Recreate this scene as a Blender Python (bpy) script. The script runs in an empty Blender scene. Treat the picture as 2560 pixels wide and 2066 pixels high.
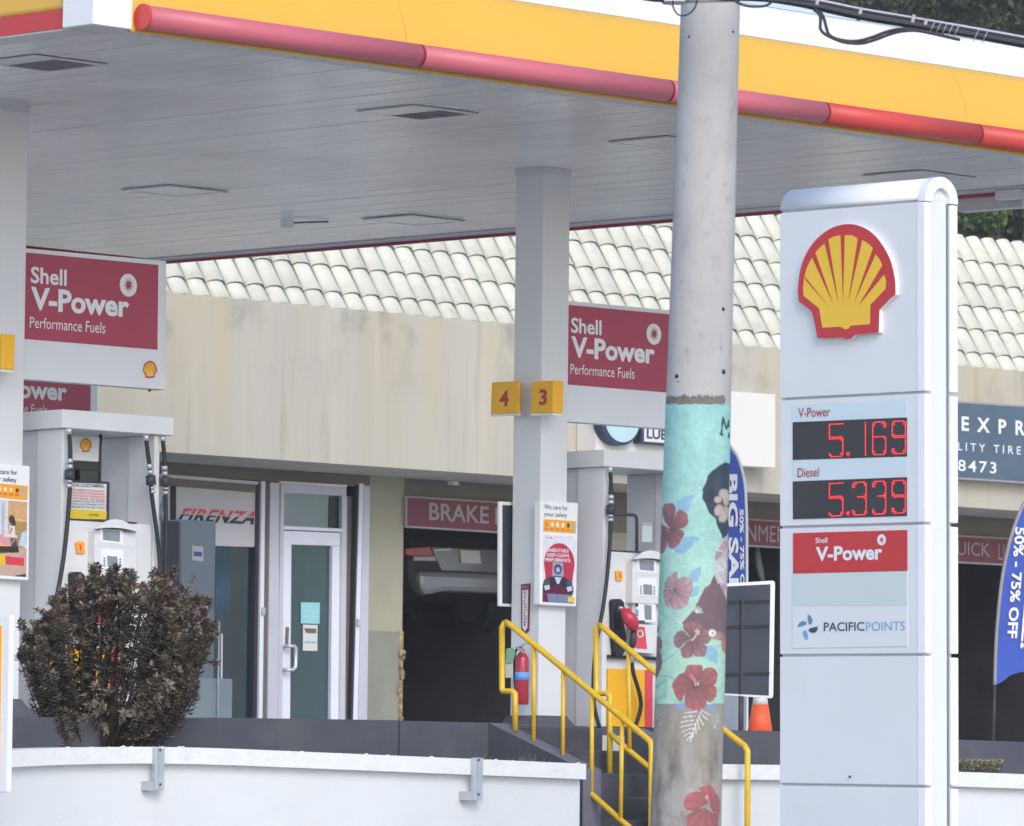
import bpy, bmesh, math, random
import numpy as np
from mathutils import Vector, Matrix
V = Vector
random.seed(7)
sc = bpy.context.scene
# ------------------------------------------------------------------ camera
FL, CX, CY = 14760.0, 1280.0, 1033.0          # focal length and centre in photo pixels
TANP, ROLL = 0.07297, 0.011
CAM = V((0, 0, 1.6))
_p = math.atan(TANP)
_cr, _sr = math.cos(ROLL), math.sin(ROLL)
_F = V((0, math.cos(_p), math.sin(_p)))
_U = V((0, -math.sin(_p), math.cos(_p)))
_R = V((1, 0, 0))
RIGHT = _R * _cr + _U * _sr
UPV = _U * _cr - _R * _sr
cam_d = bpy.data.cameras.new('camera')
cam_d.sensor_width = 36
cam_d.sensor_fit = 'HORIZONTAL'
cam_d.lens = FL / 2560 * 36
cam_d.clip_start = 1
cam_d.clip_end = 3000
cam_d.dof.use_dof = True
cam_d.dof.focus_distance = 41
cam_d.dof.aperture_fstop = 11
cam = bpy.data.objects.new('camera', cam_d)
sc.collection.objects.link(cam)
cam.matrix_world = Matrix(((RIGHT.x, UPV.x, -_F.x, CAM.x), (RIGHT.y, UPV.y, -_F.y, CAM.y),
                           (RIGHT.z, UPV.z, -_F.z, CAM.z), (0, 0, 0, 1)))
sc.camera = cam
# ------------------------------------------------------------------ light: bright overcast
SUN_EL, SUN_AZ = math.radians(33), math.radians(163)     # azimuth clockwise from +Y: front right of the camera
world = bpy.data.worlds.new("World")
sc.world = world
world.use_nodes = True
nt = world.node_tree
bg = nt.nodes['Background']
sky = nt.nodes.new('ShaderNodeTexSky')
sky.sky_type = 'NISHITA'
sky.sun_disc = False
sky.sun_elevation = SUN_EL
sky.sun_rotation = SUN_AZ
sky.air_density = 1.0
sky.dust_density = 1.6
sky.ozone_density = 1.6
nt.links.new(sky.outputs['Color'], bg.inputs['Color'])
bg.inputs['Strength'].default_value = 0.15
sun_d = bpy.data.lights.new('sun', 'SUN')
sun_d.energy = 0.75
sun_d.angle = math.radians(28)
sun_d.color = (1.0, 0.995, 0.985)
sun = bpy.data.objects.new('sun', sun_d)
sc.collection.objects.link(sun)
sd = V((math.sin(SUN_AZ) * math.cos(SUN_EL), math.cos(SUN_AZ) * math.cos(SUN_EL), math.sin(SUN_EL)))
sun.rotation_euler = sd.to_track_quat('Z', 'Y').to_euler()
sc.view_settings.view_transform = 'Standard'
sc.view_settings.look = 'None'
sc.view_settings.exposure = 0.68
sc.view_settings.gamma = 1.0
sc.view_settings.use_curve_mapping = False
# ------------------------------------------------------------------ measuring helpers
def ray(x, y):
    return RIGHT * ((x - CX) / FL) + UPV * (-(y - CY) / FL) + _F
def at(x, y, Y):
    d = ray(x, y)
    return CAM + d * (Y / d.y)
def proj(p):
    q = p - CAM
    w = q.dot(_F)
    return CX + FL * q.dot(RIGHT) / w, CY - FL * q.dot(UPV) / w
_a = ray(17200, 2285)
A = V((_a.x, _a.y, 0)).normalized()            # along the shop front, right and away
B = V((-A.y, A.x, 0))                          # left and away
UP = V((0, 0, 1))
class Pl:
    """a real upright surface: origin, direction running right, direction running up"""
    def __init__(s, O, a, c=UP):
        s.O, s.a, s.c = O, a, c
        s.n = a.cross(c).normalized()
    def hit(s, x, y, out=0.0):
        d = ray(x, y)
        return CAM + d * ((s.O + s.n * out - CAM).dot(s.n) / d.dot(s.n))
    def shifted(s, v):
        return Pl(s.O + v, s.a, s.c)
class Shift:
    """measure on the twin object, place on this one"""
    def __init__(s, pl, v):
        s.pl, s.v, s.n, s.a, s.c = pl, v, pl.n, pl.a, pl.c
    def hit(s, x, y, out=0.0):
        return s.pl.hit(x, y, out) + s.v
# ------------------------------------------------------------------ materials
def lin(v):
    v = v / 255.0
    return v / 12.92 if v <= 0.04045 else ((v + 0.055) / 1.055) ** 2.4
def srgb(r, g, b, k=1.0):
    return (lin(r) * k, lin(g) * k, lin(b) * k)
def mat(name, col, rough=0.6, metal=0.0, var=0.06, scale=3.0, bump=0.0, bscale=40.0, spec=0.5,
        stretch=(1, 1, 1), dirt=None, dirt_amt=0.0, dscale=2.0, emit=None, alpha=1.0, coat=0.0, objrand=0.0):
    m = bpy.data.materials.new(name)
    m.use_nodes = True
    n, l = m.node_tree.nodes, m.node_tree.links
    b = n['Principled BSDF']
    b.inputs['Roughness'].default_value = rough
    b.inputs['Metallic'].default_value = metal
    b.inputs['Specular IOR Level'].default_value = spec
    b.inputs['Coat Weight'].default_value = coat
    b.inputs['Alpha'].default_value = alpha
    geo = n.new('ShaderNodeNewGeometry')
    mp = n.new('ShaderNodeMapping')
    mp.inputs['Scale'].default_value = stretch
    l.new(geo.outputs['Position'], mp.inputs['Vector'])
    nz = n.new('ShaderNodeTexNoise')
    nz.inputs['Scale'].default_value = scale
    nz.inputs['Detail'].default_value = 6
    l.new(mp.outputs['Vector'], nz.inputs['Vector'])
    mr = n.new('ShaderNodeMapRange')
    mr.inputs['From Min'].default_value = 0.3
    mr.inputs['From Max'].default_value = 0.7
    mr.inputs['To Min'].default_value = 1 - var
    mr.inputs['To Max'].default_value = 1 + var
    l.new(nz.outputs['Fac'], mr.inputs['Value'])
    mul = n.new('ShaderNodeVectorMath')
    mul.operation = 'SCALE'
    mul.inputs[0].default_value = col
    l.new(mr.outputs['Result'], mul.inputs['Scale'])
    out = mul.outputs['Vector']
    if objrand:
        oi = n.new('ShaderNodeObjectInfo')
        orr = n.new('ShaderNodeMapRange')
        orr.inputs['To Min'].default_value = 1 - objrand
        orr.inputs['To Max'].default_value = 1 + objrand * .5
        l.new(oi.outputs['Random'], orr.inputs['Value'])
        m2 = n.new('ShaderNodeVectorMath')
        m2.operation = 'SCALE'
        l.new(out, m2.inputs[0])
        l.new(orr.outputs['Result'], m2.inputs['Scale'])
        out = m2.outputs['Vector']
    if dirt is not None:
        dz = n.new('ShaderNodeTexNoise')
        dz.inputs['Scale'].default_value = dscale
        dz.inputs['Detail'].default_value = 8
        dz.inputs['Roughness'].default_value = 0.65
        l.new(mp.outputs['Vector'], dz.inputs['Vector'])
        dr = n.new('ShaderNodeMapRange')
        dr.inputs['From Min'].default_value = 0.5
        dr.inputs['From Max'].default_value = 0.72
        dr.inputs['To Max'].default_value = dirt_amt
        l.new(dz.outputs['Fac'], dr.inputs['Value'])
        mx = n.new('ShaderNodeMix')
        mx.data_type = 'RGBA'
        l.new(dr.outputs['Result'], mx.inputs['Factor'])
        l.new(out, mx.inputs['A'])
        mx.inputs['B'].default_value = (*dirt, 1)
        out = mx.outputs['Result']
    l.new(out, b.inputs['Base Color'])
    if bump > 0:
        bz = n.new('ShaderNodeTexNoise')
        bz.inputs['Scale'].default_value = bscale
        bz.inputs['Detail'].default_value = 4
        l.new(geo.outputs['Position'], bz.inputs['Vector'])
        bp = n.new('ShaderNodeBump')
        bp.inputs['Strength'].default_value = bump
        bp.inputs['Distance'].default_value = 0.01
        l.new(bz.outputs['Fac'], bp.inputs['Height'])
        l.new(bp.outputs['Normal'], b.inputs['Normal'])
    if emit:
        b.inputs['Emission Color'].default_value = (*emit[0], 1)
        b.inputs['Emission Strength'].default_value = emit[1]
    return m
def vmat(name, rough=0.6):
    m = bpy.data.materials.new(name)
    m.use_nodes = True
    n, l = m.node_tree.nodes, m.node_tree.links
    at_ = n.new('ShaderNodeAttribute')
    at_.attribute_name = 'paint'
    nz = n.new('ShaderNodeTexNoise')
    nz.inputs['Scale'].default_value = 25
    mr = n.new('ShaderNodeMapRange')
    mr.inputs['To Min'].default_value = 0.93
    mr.inputs['To Max'].default_value = 1.07
    l.new(nz.outputs['Fac'], mr.inputs['Value'])
    mul = n.new('ShaderNodeVectorMath')
    mul.operation = 'SCALE'
    l.new(at_.outputs['Color'], mul.inputs[0])
    l.new(mr.outputs['Result'], mul.inputs['Scale'])
    l.new(mul.outputs['Vector'], n['Principled BSDF'].inputs['Base Color'])
    n['Principled BSDF'].inputs['Roughness'].default_value = rough
    n['Principled BSDF'].inputs['Specular IOR Level'].default_value = 0.3
    return m
M = {}
M['white'] = mat('white_paint', (.80, .81, .83), .45, var=.02, dirt=(.5, .49, .46), dirt_amt=.18, dscale=1.2)
M['signwhite'] = mat('sign_white', (.74, .77, .82), .35, var=.015, scale=1.5, dirt=(.6, .6, .6), dirt_amt=.15, dscale=2.5)
M['trim'] = mat('trim_white', (.86, .88, .92), .3, var=.01)
M['colwhite'] = mat('column_white', (.72, .74, .78), .4, var=.02, dirt=(.45, .44, .42), dirt_amt=.12, dscale=1.5)
M['wallwhite'] = mat('white_rendered_wall', (.68, .71, .735), .85, var=.03, scale=1.3, bump=.35, bscale=30, dirt=(.45, .47, .42), dirt_amt=.10, dscale=.9)
M['capwhite'] = mat('white_wall_cap', (.77, .785, .80), .85, var=.05, scale=5, bump=.8, bscale=22, dirt=(.36, .38, .36), dirt_amt=.3, dscale=5)
M['grey'] = mat('dark_grey_paint', (.075, .079, .105), .8, var=.10, scale=3, bump=.3, dirt=(.14, .14, .14), dirt_amt=.5, dscale=2)
M['greytop'] = mat('mid_grey_paint', (.15, .15, .19), .8, var=.1, scale=5, bump=.3)  # paler grey of the cheek walls, base plate and flat roof
M['step'] = mat('stair_grey', (.060, .061, .080), .85, var=.16, scale=4, bump=.5, dirt=(.12, .12, .13), dirt_amt=.5, dscale=4)
M['yellow'] = mat('fascia_yellow', (.81, .46, .045), .30, var=.015, scale=.8, spec=.6, coat=.25, dirt=(.6, .33, .05), dirt_amt=.12, dscale=1.1)
M['yellow2'] = mat('panel_yellow', (.90, .47, .01), .4, var=.02)
M['rail'] = mat('rail_yellow', (.80, .50, .018), .42, var=.06, scale=12, dirt=(.35, .22, .05), dirt_amt=.35, dscale=9, coat=.2)
M['pink'] = mat('faded_red_tube', (.60, .14, .19), .42, var=.05, scale=.8, spec=.5, coat=.0, stretch=(1, 1, 3))
M['redtube'] = mat('red_tube', (.60, .06, .055), .45, var=.03, scale=1)
M['tuberim'] = mat('dark_red_joint', (.25, .01, .015), .5)
M['red'] = mat('sign_red', (.40, .042, .088), .4, var=.03, scale=3)
M['dullred'] = mat('board_dull_red', (.17, .032, .055), .5, var=.08, scale=2, dirt=(.2, .1, .1), dirt_amt=.3)
M['sidered'] = mat('fascia_red', (.62, .05, .055), .4, var=.04)
M['letter'] = mat('lettering_white', (.80, .82, .86), .5, var=.01)
M['letterdull'] = mat('lettering_grey_white', (.34, .31, .34), .6, var=.08, scale=8)
M['letterred'] = mat('lettering_dark_red', (.42, .03, .045), .5)
M['navy'] = mat('lettering_navy', (.035, .06, .11), .5)
M['blue'] = mat('lettering_blue', (.15, .38, .70), .5)
M['midblue'] = mat('petal_mid_blue', (.09, .27, .45), .5)
M['black'] = mat('black_rubber', (.014, .018, .024), .5)
M['dark'] = mat('near_black', (.012, .013, .02), .35)
M['seam'] = mat('dark_seam', (.03, .035, .045), .8)
M['chrome'] = mat('pale_metal', (.62, .64, .68), .3, metal=.6)
M['alu'] = mat('aluminium_frame', (.58, .58, .66), .45, metal=.15, var=.04, scale=4, dirt=(.35, .34, .36), dirt_amt=.3)
M['alubright'] = mat('bright_aluminium_edge', (.76, .78, .88), .4, var=.04)
M['taupe'] = mat('taupe_reveal', (.15, .13, .11), .8, var=.15, scale=4, stretch=(6, 6, .6))
M['led'] = mat('led_window', (.028, .028, .04), .18, var=.2, scale=2)
M['dot'] = mat('led_dot', (.6, .02, .03), .5, emit=((1.0, .035, .05), 1.15))
M['palegreen'] = mat('pale_panel', (.60, .69, .72), .35, var=.02)
M['paleblue'] = mat('pale_blue_panel', (.62, .74, .82), .3, var=.015)
M['conc_floor'] = mat('forecourt_concrete', (.56, .555, .545), .85, var=.12, scale=1.2, bump=.3, dirt=(.12, .12, .12), dirt_amt=.4, dscale=.8)
M['asphalt'] = mat('asphalt', (.08, .08, .083), .9, var=.2, scale=3, bump=.6, bscale=60)
M['pavement'] = mat('pavement_concrete', (.45, .445, .43), .9, var=.12, scale=2, bump=.4)
M['grass'] = mat('verge_grass', (.06, .085, .03), .95, var=.4, scale=6, bump=1.0)
M['soil'] = mat('planter_soil', (.07, .05, .035), .95, var=.3, scale=9, bump=1.0)
M['tile'] = mat('pale_green_tile', (.70, .695, .61), .7, var=.045, scale=2.3, dirt=(.30, .30, .27), dirt_amt=.34, dscale=6.5, bump=.2, objrand=.09)
M['valley'] = mat('tile_valley_dark', (.30, .33, .29), .9, var=.2, scale=6)  # darker flange strip between the barrels
M['tilelip'] = mat('tile_end_shade', (.10, .14, .12), .9, var=.2)  # dark colour paints the shade below tile ends; the deck shares it
M['beam'] = None
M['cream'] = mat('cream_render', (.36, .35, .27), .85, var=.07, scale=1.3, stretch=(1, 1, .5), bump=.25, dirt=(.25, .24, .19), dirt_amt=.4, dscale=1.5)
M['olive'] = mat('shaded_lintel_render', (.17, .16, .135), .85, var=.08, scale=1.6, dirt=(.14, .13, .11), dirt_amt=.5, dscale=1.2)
M['greybase'] = mat('grey_wall_base', (.27, .265, .23), .85, var=.06, dirt=(.15, .15, .13), dirt_amt=.3)
M['rust'] = mat('chipped_yellow_edge', (.36, .27, .13), .9, var=.5, scale=14, bump=1.0, dirt=(.12, .10, .08), dirt_amt=.8, dscale=16)
M['pole'] = None
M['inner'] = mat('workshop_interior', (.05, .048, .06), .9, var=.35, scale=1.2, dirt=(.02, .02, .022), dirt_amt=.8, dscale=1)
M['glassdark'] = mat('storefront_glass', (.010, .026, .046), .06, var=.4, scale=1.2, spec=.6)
M['glassblue'] = mat('door_glass', (.030, .068, .088), .06, var=.35, scale=1.4, spec=.6, stretch=(1, 1, .6))
M['glasssky'] = mat('transom_glass', (.16, .22, .25), .05, var=.15, scale=2, spec=.8)
M['panelgrey'] = mat('grey_panel_white', (.55, .55, .57), .5, var=.03)
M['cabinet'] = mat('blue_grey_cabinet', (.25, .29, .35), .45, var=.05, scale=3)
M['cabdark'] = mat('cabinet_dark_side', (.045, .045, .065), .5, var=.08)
M['cabpale'] = mat('pale_blue_cabinet', (.30, .37, .42), .45, var=.05)
M['cyanpaper'] = mat('cyan_paper', (.30, .62, .68), .7)
M['paper'] = mat('white_paper', (.66, .66, .66), .7)
M['orange'] = mat('cone_orange', (.86, .13, .045), .5, var=.05)
M['extred'] = mat('extinguisher_red', (.40, .02, .045), .3, coat=.4)
M['green'] = mat('tag_green', (.22, .48, .32), .6)
M['bluetape'] = mat('tag_blue', (.13, .35, .80), .5)
M['flag'] = mat('flag_blue', (.035, .09, .46), .6, var=.08, scale=3)
M['bluesign'] = mat('sign_slate_blue', (.085, .13, .185), .5, var=.1, scale=2.5, dirt=(.16, .19, .22), dirt_amt=.3)
M['navysign'] = mat('sign_navy_edge', (.03, .05, .10), .5)
M['mint'] = mat('round_sign_mint', (.48, .68, .70), .5, var=.05)
M['warmwhite'] = mat('sign_warm_white', (.76, .745, .72), .5, var=.015)
M['screen'] = mat('grey_screen', (.24, .26, .32), .25, var=.08, scale=20)
M['dispwhite'] = mat('dispenser_white', (.72, .73, .76), .35, var=.02, dirt=(.5, .48, .45), dirt_amt=.12, dscale=5)
M['dispgrey'] = mat('dispenser_grey', (.62, .62, .65), .4, var=.03)
M['nozzle'] = mat('nozzle_red', (.55, .03, .07), .4, coat=.2)
M['sticker'] = mat('sticker_orange', (.92, .42, .02), .5)
M['ylabel'] = mat('label_yellow', (.80, .62, .03), .5)
M['redlabel'] = mat('label_red', (.70, .07, .09), .5)
M['carbody'] = mat('car_silver', (.27, .275, .30), .25, metal=.3, var=.03)
M['cardark'] = mat('car_dark_underside', (.02, .02, .025), .6)
M['tail'] = mat('tail_lamp_red', (.42, .02, .035), .2, coat=.5)
M['dimwhite'] = mat('reverse_lamp', (.5, .45, .45), .2)
M['boarddark'] = mat('dark_board_back', (.035, .045, .065), .45, var=.2, scale=3)
M['steel'] = mat('galvanised_steel', (.50, .53, .58), .4, metal=.35, var=.08, scale=8)
M['cable'] = mat('cable_black', (.022, .022, .035), .5)
M['messenger'] = mat('messenger_strand', (.45, .45, .58), .4, metal=.3)
M['strap'] = mat('cable_strap', (.45, .42, .38), .6)
M['vc'] = vmat('painted_print', .55)
M['vcpole'] = vmat('mural_paint', .7)
M['bark'] = mat('bark', (.09, .065, .045), .9, var=.3, scale=20, bump=1)
M['twig'] = mat('dark_twig', (.035, .025, .022), .9)
def leafmat(name, c1, c2, rough=.55, trans=.15, sc_=1.5):
    m = bpy.data.materials.new(name)
    m.use_nodes = True
    n, l = m.node_tree.nodes, m.node_tree.links
    b = n['Principled BSDF']
    b.inputs['Roughness'].default_value = rough
    b.inputs['Specular IOR Level'].default_value = .35
    g = n.new('ShaderNodeNewGeometry')
    nz = n.new('ShaderNodeTexNoise')
    nz.inputs['Scale'].default_value = sc_
    l.new(g.outputs['Position'], nz.inputs['Vector'])
    ad = n.new('ShaderNodeMath')
    ad.operation = 'MULTIPLY_ADD'
    l.new(g.outputs['Random Per Island'], ad.inputs[0])
    ad.inputs[1].default_value = .6
    l.new(nz.outputs['Fac'], ad.inputs[2])
    mr = n.new('ShaderNodeMapRange')
    mr.inputs['From Min'].default_value = .45
    mr.inputs['From Max'].default_value = 1.15
    l.new(ad.outputs[0], mr.inputs['Value'])
    mx = n.new('ShaderNodeMix')
    mx.data_type = 'RGBA'
    l.new(mr.outputs['Result'], mx.inputs['Factor'])
    mx.inputs['A'].default_value = (*c1, 1)
    mx.inputs['B'].default_value = (*c2, 1)
    l.new(mx.outputs['Result'], b.inputs['Base Color'])
    return m
M['bushleaf'] = leafmat('dark_bronze_leaf', (.066, .066, .048), (.27, .225, .18), .55, sc_=3)
M['bushred'] = leafmat('reddish_young_leaf', (.12, .06, .055), (.28, .15, .13), .5, sc_=3)
M['tree1'] = leafmat('dark_tree_leaf', (.022, .038, .022), (.075, .105, .05), .7, sc_=.25)
M['tree2'] = leafmat('mid_tree_leaf', (.04, .075, .025), (.12, .18, .06), .7, sc_=.25)
# special: streaked concrete band of the shop
def beam_mat():
    m = mat('streaked_concrete_band', (.485, .46, .40), .88, var=.05, scale=1.2, stretch=(1, 1, .35), bump=.25, bscale=18)
    n, l = m.node_tree.nodes, m.node_tree.links
    b = n['Principled BSDF']
    src = b.inputs['Base Color'].links[0].from_socket
    geo = n.new('ShaderNodeNewGeometry')
    sep = n.new('ShaderNodeSeparateXYZ')
    l.new(geo.outputs['Position'], sep.inputs[0])
    def layer(src, scale, stretch, lo, hi, col, amt, zc=None):
        mp = n.new('ShaderNodeMapping')
        mp.inputs['Scale'].default_value = stretch
        l.new(geo.outputs['Position'], mp.inputs['Vector'])
        nz = n.new('ShaderNodeTexNoise')
        nz.inputs['Scale'].default_value = scale
        nz.inputs['Detail'].default_value = 7
        nz.inputs['Roughness'].default_value = .6
        l.new(mp.outputs[0], nz.inputs['Vector'])
        mr = n.new('ShaderNodeMapRange')
        mr.inputs['From Min'].default_value = lo
        mr.inputs['From Max'].default_value = hi
        mr.inputs['To Max'].default_value = amt
        l.new(nz.outputs['Fac'], mr.inputs['Value'])
        fac = mr.outputs['Result']
        if zc:
            zr = n.new('ShaderNodeMapRange')
            zr.inputs['From Min'].default_value = zc[0]
            zr.inputs['From Max'].default_value = zc[1]
            l.new(sep.outputs['Z'], zr.inputs['Value'])
            mm = n.new('ShaderNodeMath')
            mm.operation = 'MULTIPLY'
            l.new(fac, mm.inputs[0])
            l.new(zr.outputs['Result'], mm.inputs[1])
            fac = mm.outputs[0]
        mx = n.new('ShaderNodeMix')
        mx.data_type = 'RGBA'
        l.new(fac, mx.inputs['Factor'])
        l.new(src, mx.inputs['A'])
        mx.inputs['B'].default_value = (*col, 1)
        return mx.outputs['Result']
    s = layer(src, .8, (1.6, 1.6, .10), .46, .68, (.52, .45, .29), .75, (4.6, 7.1))
    s = layer(s, 1.1, (1, 1, .8), .50, .68, (.22, .22, .18), .90, (6.1, 6.9))
    s = layer(s, 1.7, (1.5, 1.5, .10), .5, .75, (.58, .54, .44), .65)
    s = layer(s, 4.5, (1.4, 1.4, .09), .57, .72, (.33, .29, .21), .45)
    l.new(s, b.inputs['Base Color'])
    return m
M['beam'] = beam_mat()
def pole_mat():
    m = mat('weathered_pole_concrete', (.47, .465, .475), .9, var=.10, scale=3, bump=.22, bscale=45)
    n, l = m.node_tree.nodes, m.node_tree.links
    b = n['Principled BSDF']
    src = b.inputs['Base Color'].links[0].from_socket
    geo = n.new('ShaderNodeNewGeometry')
    sep = n.new('ShaderNodeSeparateXYZ')
    l.new(geo.outputs['Position'], sep.inputs[0])
    def layer(src, scale, stretch, lo, hi, col, amt, zc):
        mp = n.new('ShaderNodeMapping')
        mp.inputs['Scale'].default_value = stretch
        l.new(geo.outputs['Position'], mp.inputs['Vector'])
        nz = n.new('ShaderNodeTexNoise')
        nz.inputs['Scale'].default_value = scale
        nz.inputs['Detail'].default_value = 8
        nz.inputs['Roughness'].default_value = .68
        l.new(mp.outputs[0], nz.inputs['Vector'])
        mr = n.new('ShaderNodeMapRange')
        mr.inputs['From Min'].default_value = lo
        mr.inputs['From Max'].default_value = hi
        mr.inputs['To Max'].default_value = amt
        l.new(nz.outputs['Fac'], mr.inputs['Value'])
        zr = n.new('ShaderNodeMapRange')
        zr.inputs['From Min'].default_value = zc[0]
        zr.inputs['From Max'].default_value = zc[1]
        l.new(sep.outputs['Z'], zr.inputs['Value'])
        mm = n.new('ShaderNodeMath')
        mm.operation = 'MULTIPLY'
        l.new(mr.outputs['Result'], mm.inputs[0])
        l.new(zr.outputs['Result'], mm.inputs[1])
        mx = n.new('ShaderNodeMix')
        mx.data_type = 'RGBA'
        l.new(mm.outputs[0], mx.inputs['Factor'])
        l.new(src, mx.inputs['A'])
        mx.inputs['B'].default_value = (*col, 1)
        return mx.outputs['Result']
    s = layer(src, 1, (1, 1, 1), -1, -.9, (.30, .27, .22), .75, (2.5, 2.35))
    s = layer(s, 7, (1, 1, .35), .45, .62, (.085, .075, .062), .75, (2.45, 1.9))
    s = layer(s, 5, (1, 1, .6), .5, .62, (.42, .41, .42), .8, (2.2, 1.7))
    s = layer(s, 4, (1, 1, .5), .55, .7, (.33, .29, .23), .6, (2.5, 5.0))
    s = layer(s, 14, (1, 1, .8), .56, .7, (.25, .25, .26), .6, (2.5, 3.0))
    l.new(s, b.inputs['Base Color'])
    return m
M['pole'] = pole_mat()
# ------------------------------------------------------------------ object helpers
WL = {}
col = sc.collection
def tag(o, label=None, cat=None, group=None, kind=None):
    if label: o['label'] = label
    if cat: o['category'] = cat
    if group: o['group'] = group
    if kind: o['kind'] = kind
    return o
def thing(name, loc, label, cat, group=None):
    o = bpy.data.objects.new(name, None)
    o.empty_display_size = .2
    o.location = loc
    col.objects.link(o)
    WL[o.name] = V(loc)
    return tag(o, label, cat, group)
def link_mesh(name, me, c, parent=None):
    o = bpy.data.objects.new(name, me)
    col.objects.link(o)
    WL[o.name] = V(c)
    if parent is not None:
        o.parent = parent
        o.location = V(c) - WL[parent.name]
    else:
        o.location = c
    return o
def mk(name, verts, faces, m, parent=None, smooth=False, bevel=0, fix=True):
    vs = [V(v) for v in verts]
    lo = V((min(v.x for v in vs), min(v.y for v in vs), min(v.z for v in vs)))
    hi = V((max(v.x for v in vs), max(v.y for v in vs), max(v.z for v in vs)))
    c = (lo + hi) / 2
    me = bpy.data.meshes.new(name)
    me.from_pydata([v - c for v in vs], [], faces)
    if fix or bevel:
        bm = bmesh.new()
        bm.from_mesh(me)
        if fix: bmesh.ops.recalc_face_normals(bm, faces=bm.faces)
        if bevel:
            bmesh.ops.bevel(bm, geom=bm.edges[:], offset=bevel, segments=2, affect='EDGES', profile=.5)
        bm.to_mesh(me)
        bm.free()
    if smooth:
        me.polygons.foreach_set('use_smooth', [True] * len(me.polygons))
    me.materials.append(m)
    return link_mesh(name, me, c, parent)
def obox(name, O, ax, ay, az, m, parent=None, bevel=0):
    """box: corner O, three edge vectors"""
    vs = [O + ax * i + ay * j + az * k for k in (0, 1) for j in (0, 1) for i in (0, 1)]
    fs = [(0, 2, 3, 1), (4, 5, 7, 6), (0, 1, 5, 4), (2, 6, 7, 3), (0, 4, 6, 2), (1, 3, 7, 5)]
    return mk(name, vs, fs, m, parent, bevel=bevel)
def slab(name, pl, pts, out, th, m, parent=None, bevel=0):
    """plate whose front outline was measured, front face `out` proud of the surface, `th` thick"""
    f = [pl.hit(x, y, out) for x, y in pts]
    b_ = [v - pl.n * th for v in f]
    n = len(f)
    fs = [tuple(range(n)), tuple(range(2 * n - 1, n - 1, -1))] + [(i, i + n, (i + 1) % n + n, (i + 1) % n) for i in range(n)]
    return mk(name, f + b_, fs, m, parent, bevel=bevel)
def rect(x0, y0, x1, y1, s0=0.0, s1=None):
    """pixel quad with edges of slope s0 (top) and s1 (bottom)"""
    s1 = s0 if s1 is None else s1
    return [(x0, y0), (x1, y0 + s0 * (x1 - x0)), (x1, y1 + s1 * (x1 - x0)), (x0, y1)]
def bil(c, u, v):
    return (c[0] * (1 - u) + c[1] * u) * (1 - v) + (c[3] * (1 - u) + c[2] * u) * v
def text_mesh(s, bold=0.0, spacing=1.0):
    cu = bpy.data.curves.new('txt', 'FONT')
    cu.body = s
    cu.size = 1
    cu.offset = bold
    cu.space_character = spacing
    cu.resolution_u = 3
    cu.align_x = 'LEFT'
    o = bpy.data.objects.new('txt', cu)
    col.objects.link(o)
    dg = bpy.context.evaluated_depsgraph_get()
    dg.update()
    me = bpy.data.meshes.new_from_object(o.evaluated_get(dg))
    vs = [v.co.copy() for v in me.vertices]
    fs = [tuple(p.vertices) for p in me.polygons]
    bpy.data.objects.remove(o)
    bpy.data.curves.remove(cu)
    bpy.data.meshes.remove(me)
    return vs, fs
def text(name, s, pl, quad, out, m, parent, bold=0.012, spacing=1.0, italic=0.0, rot=0):
    vs, fs = text_mesh(s, bold, spacing)
    if italic:
        for v in vs: v.x += v.y * italic
    x0, x1 = min(v.x for v in vs), max(v.x for v in vs)
    y0, y1 = min(v.y for v in vs), max(v.y for v in vs)
    c = [pl.hit(x, y, out) for x, y in quad]
    P = []
    for v in vs:
        u, w = (v.x - x0) / (x1 - x0), 1 - (v.y - y0) / (y1 - y0)
        P.append(bil(c, u, w))
    return mk(name, P, fs, m, parent, fix=False)
def tube_pts(path, r, seg=10, cap=True):
    """tube along points, returns verts, faces"""
    vs, fs = [], []
    n = len(path)
    prev = None
    rr = r if isinstance(r, (list, tuple)) else [r] * n
    for i, p in enumerate(path):
        if i == 0: t = (path[1] - p)
        elif i == n - 1: t = (p - path[i - 1])
        else: t = (path[i + 1] - p).normalized() + (p - path[i - 1]).normalized()
        t.normalize()
        if prev is None:
            ref = UP if abs(t.z) < .9 else V((1, 0, 0))
            u = t.cross(ref).normalized()
        else:
            u = (prev - t * prev.dot(t)).normalized()
        prev = u
        w = t.cross(u)
        k = 1.0
        if 0 < i < n - 1:
            cs = (path[i + 1] - p).normalized().dot((p - path[i - 1]).normalized())
            k = 1.0 / max(.6, math.sqrt((1 + cs) / 2))
        for j in range(seg):
            a = 2 * math.pi * j / seg
            vs.append(p + (u * math.cos(a) + w * math.sin(a)) * rr[i])
    for i in range(n - 1):
        for j in range(seg):
            a, b_ = i * seg + j, i * seg + (j + 1) % seg
            fs.append((a, b_, b_ + seg, a + seg))
    if cap:
        fs.append(tuple(range(seg - 1, -1, -1)))
        fs.append(tuple(range((n - 1) * seg, n * seg)))
    return vs, fs
def join(parts):
    vs, fs = [], []
    for v, f in parts:
        k = len(vs)
        vs += v
        fs += [tuple(i + k for i in q) for q in f]
    return vs, fs
def tube(name, path, r, m, parent=None, seg=10):
    v, f = tube_pts([V(p) for p in path], r, seg)
    return mk(name, v, f, m, parent, smooth=True)
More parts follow.
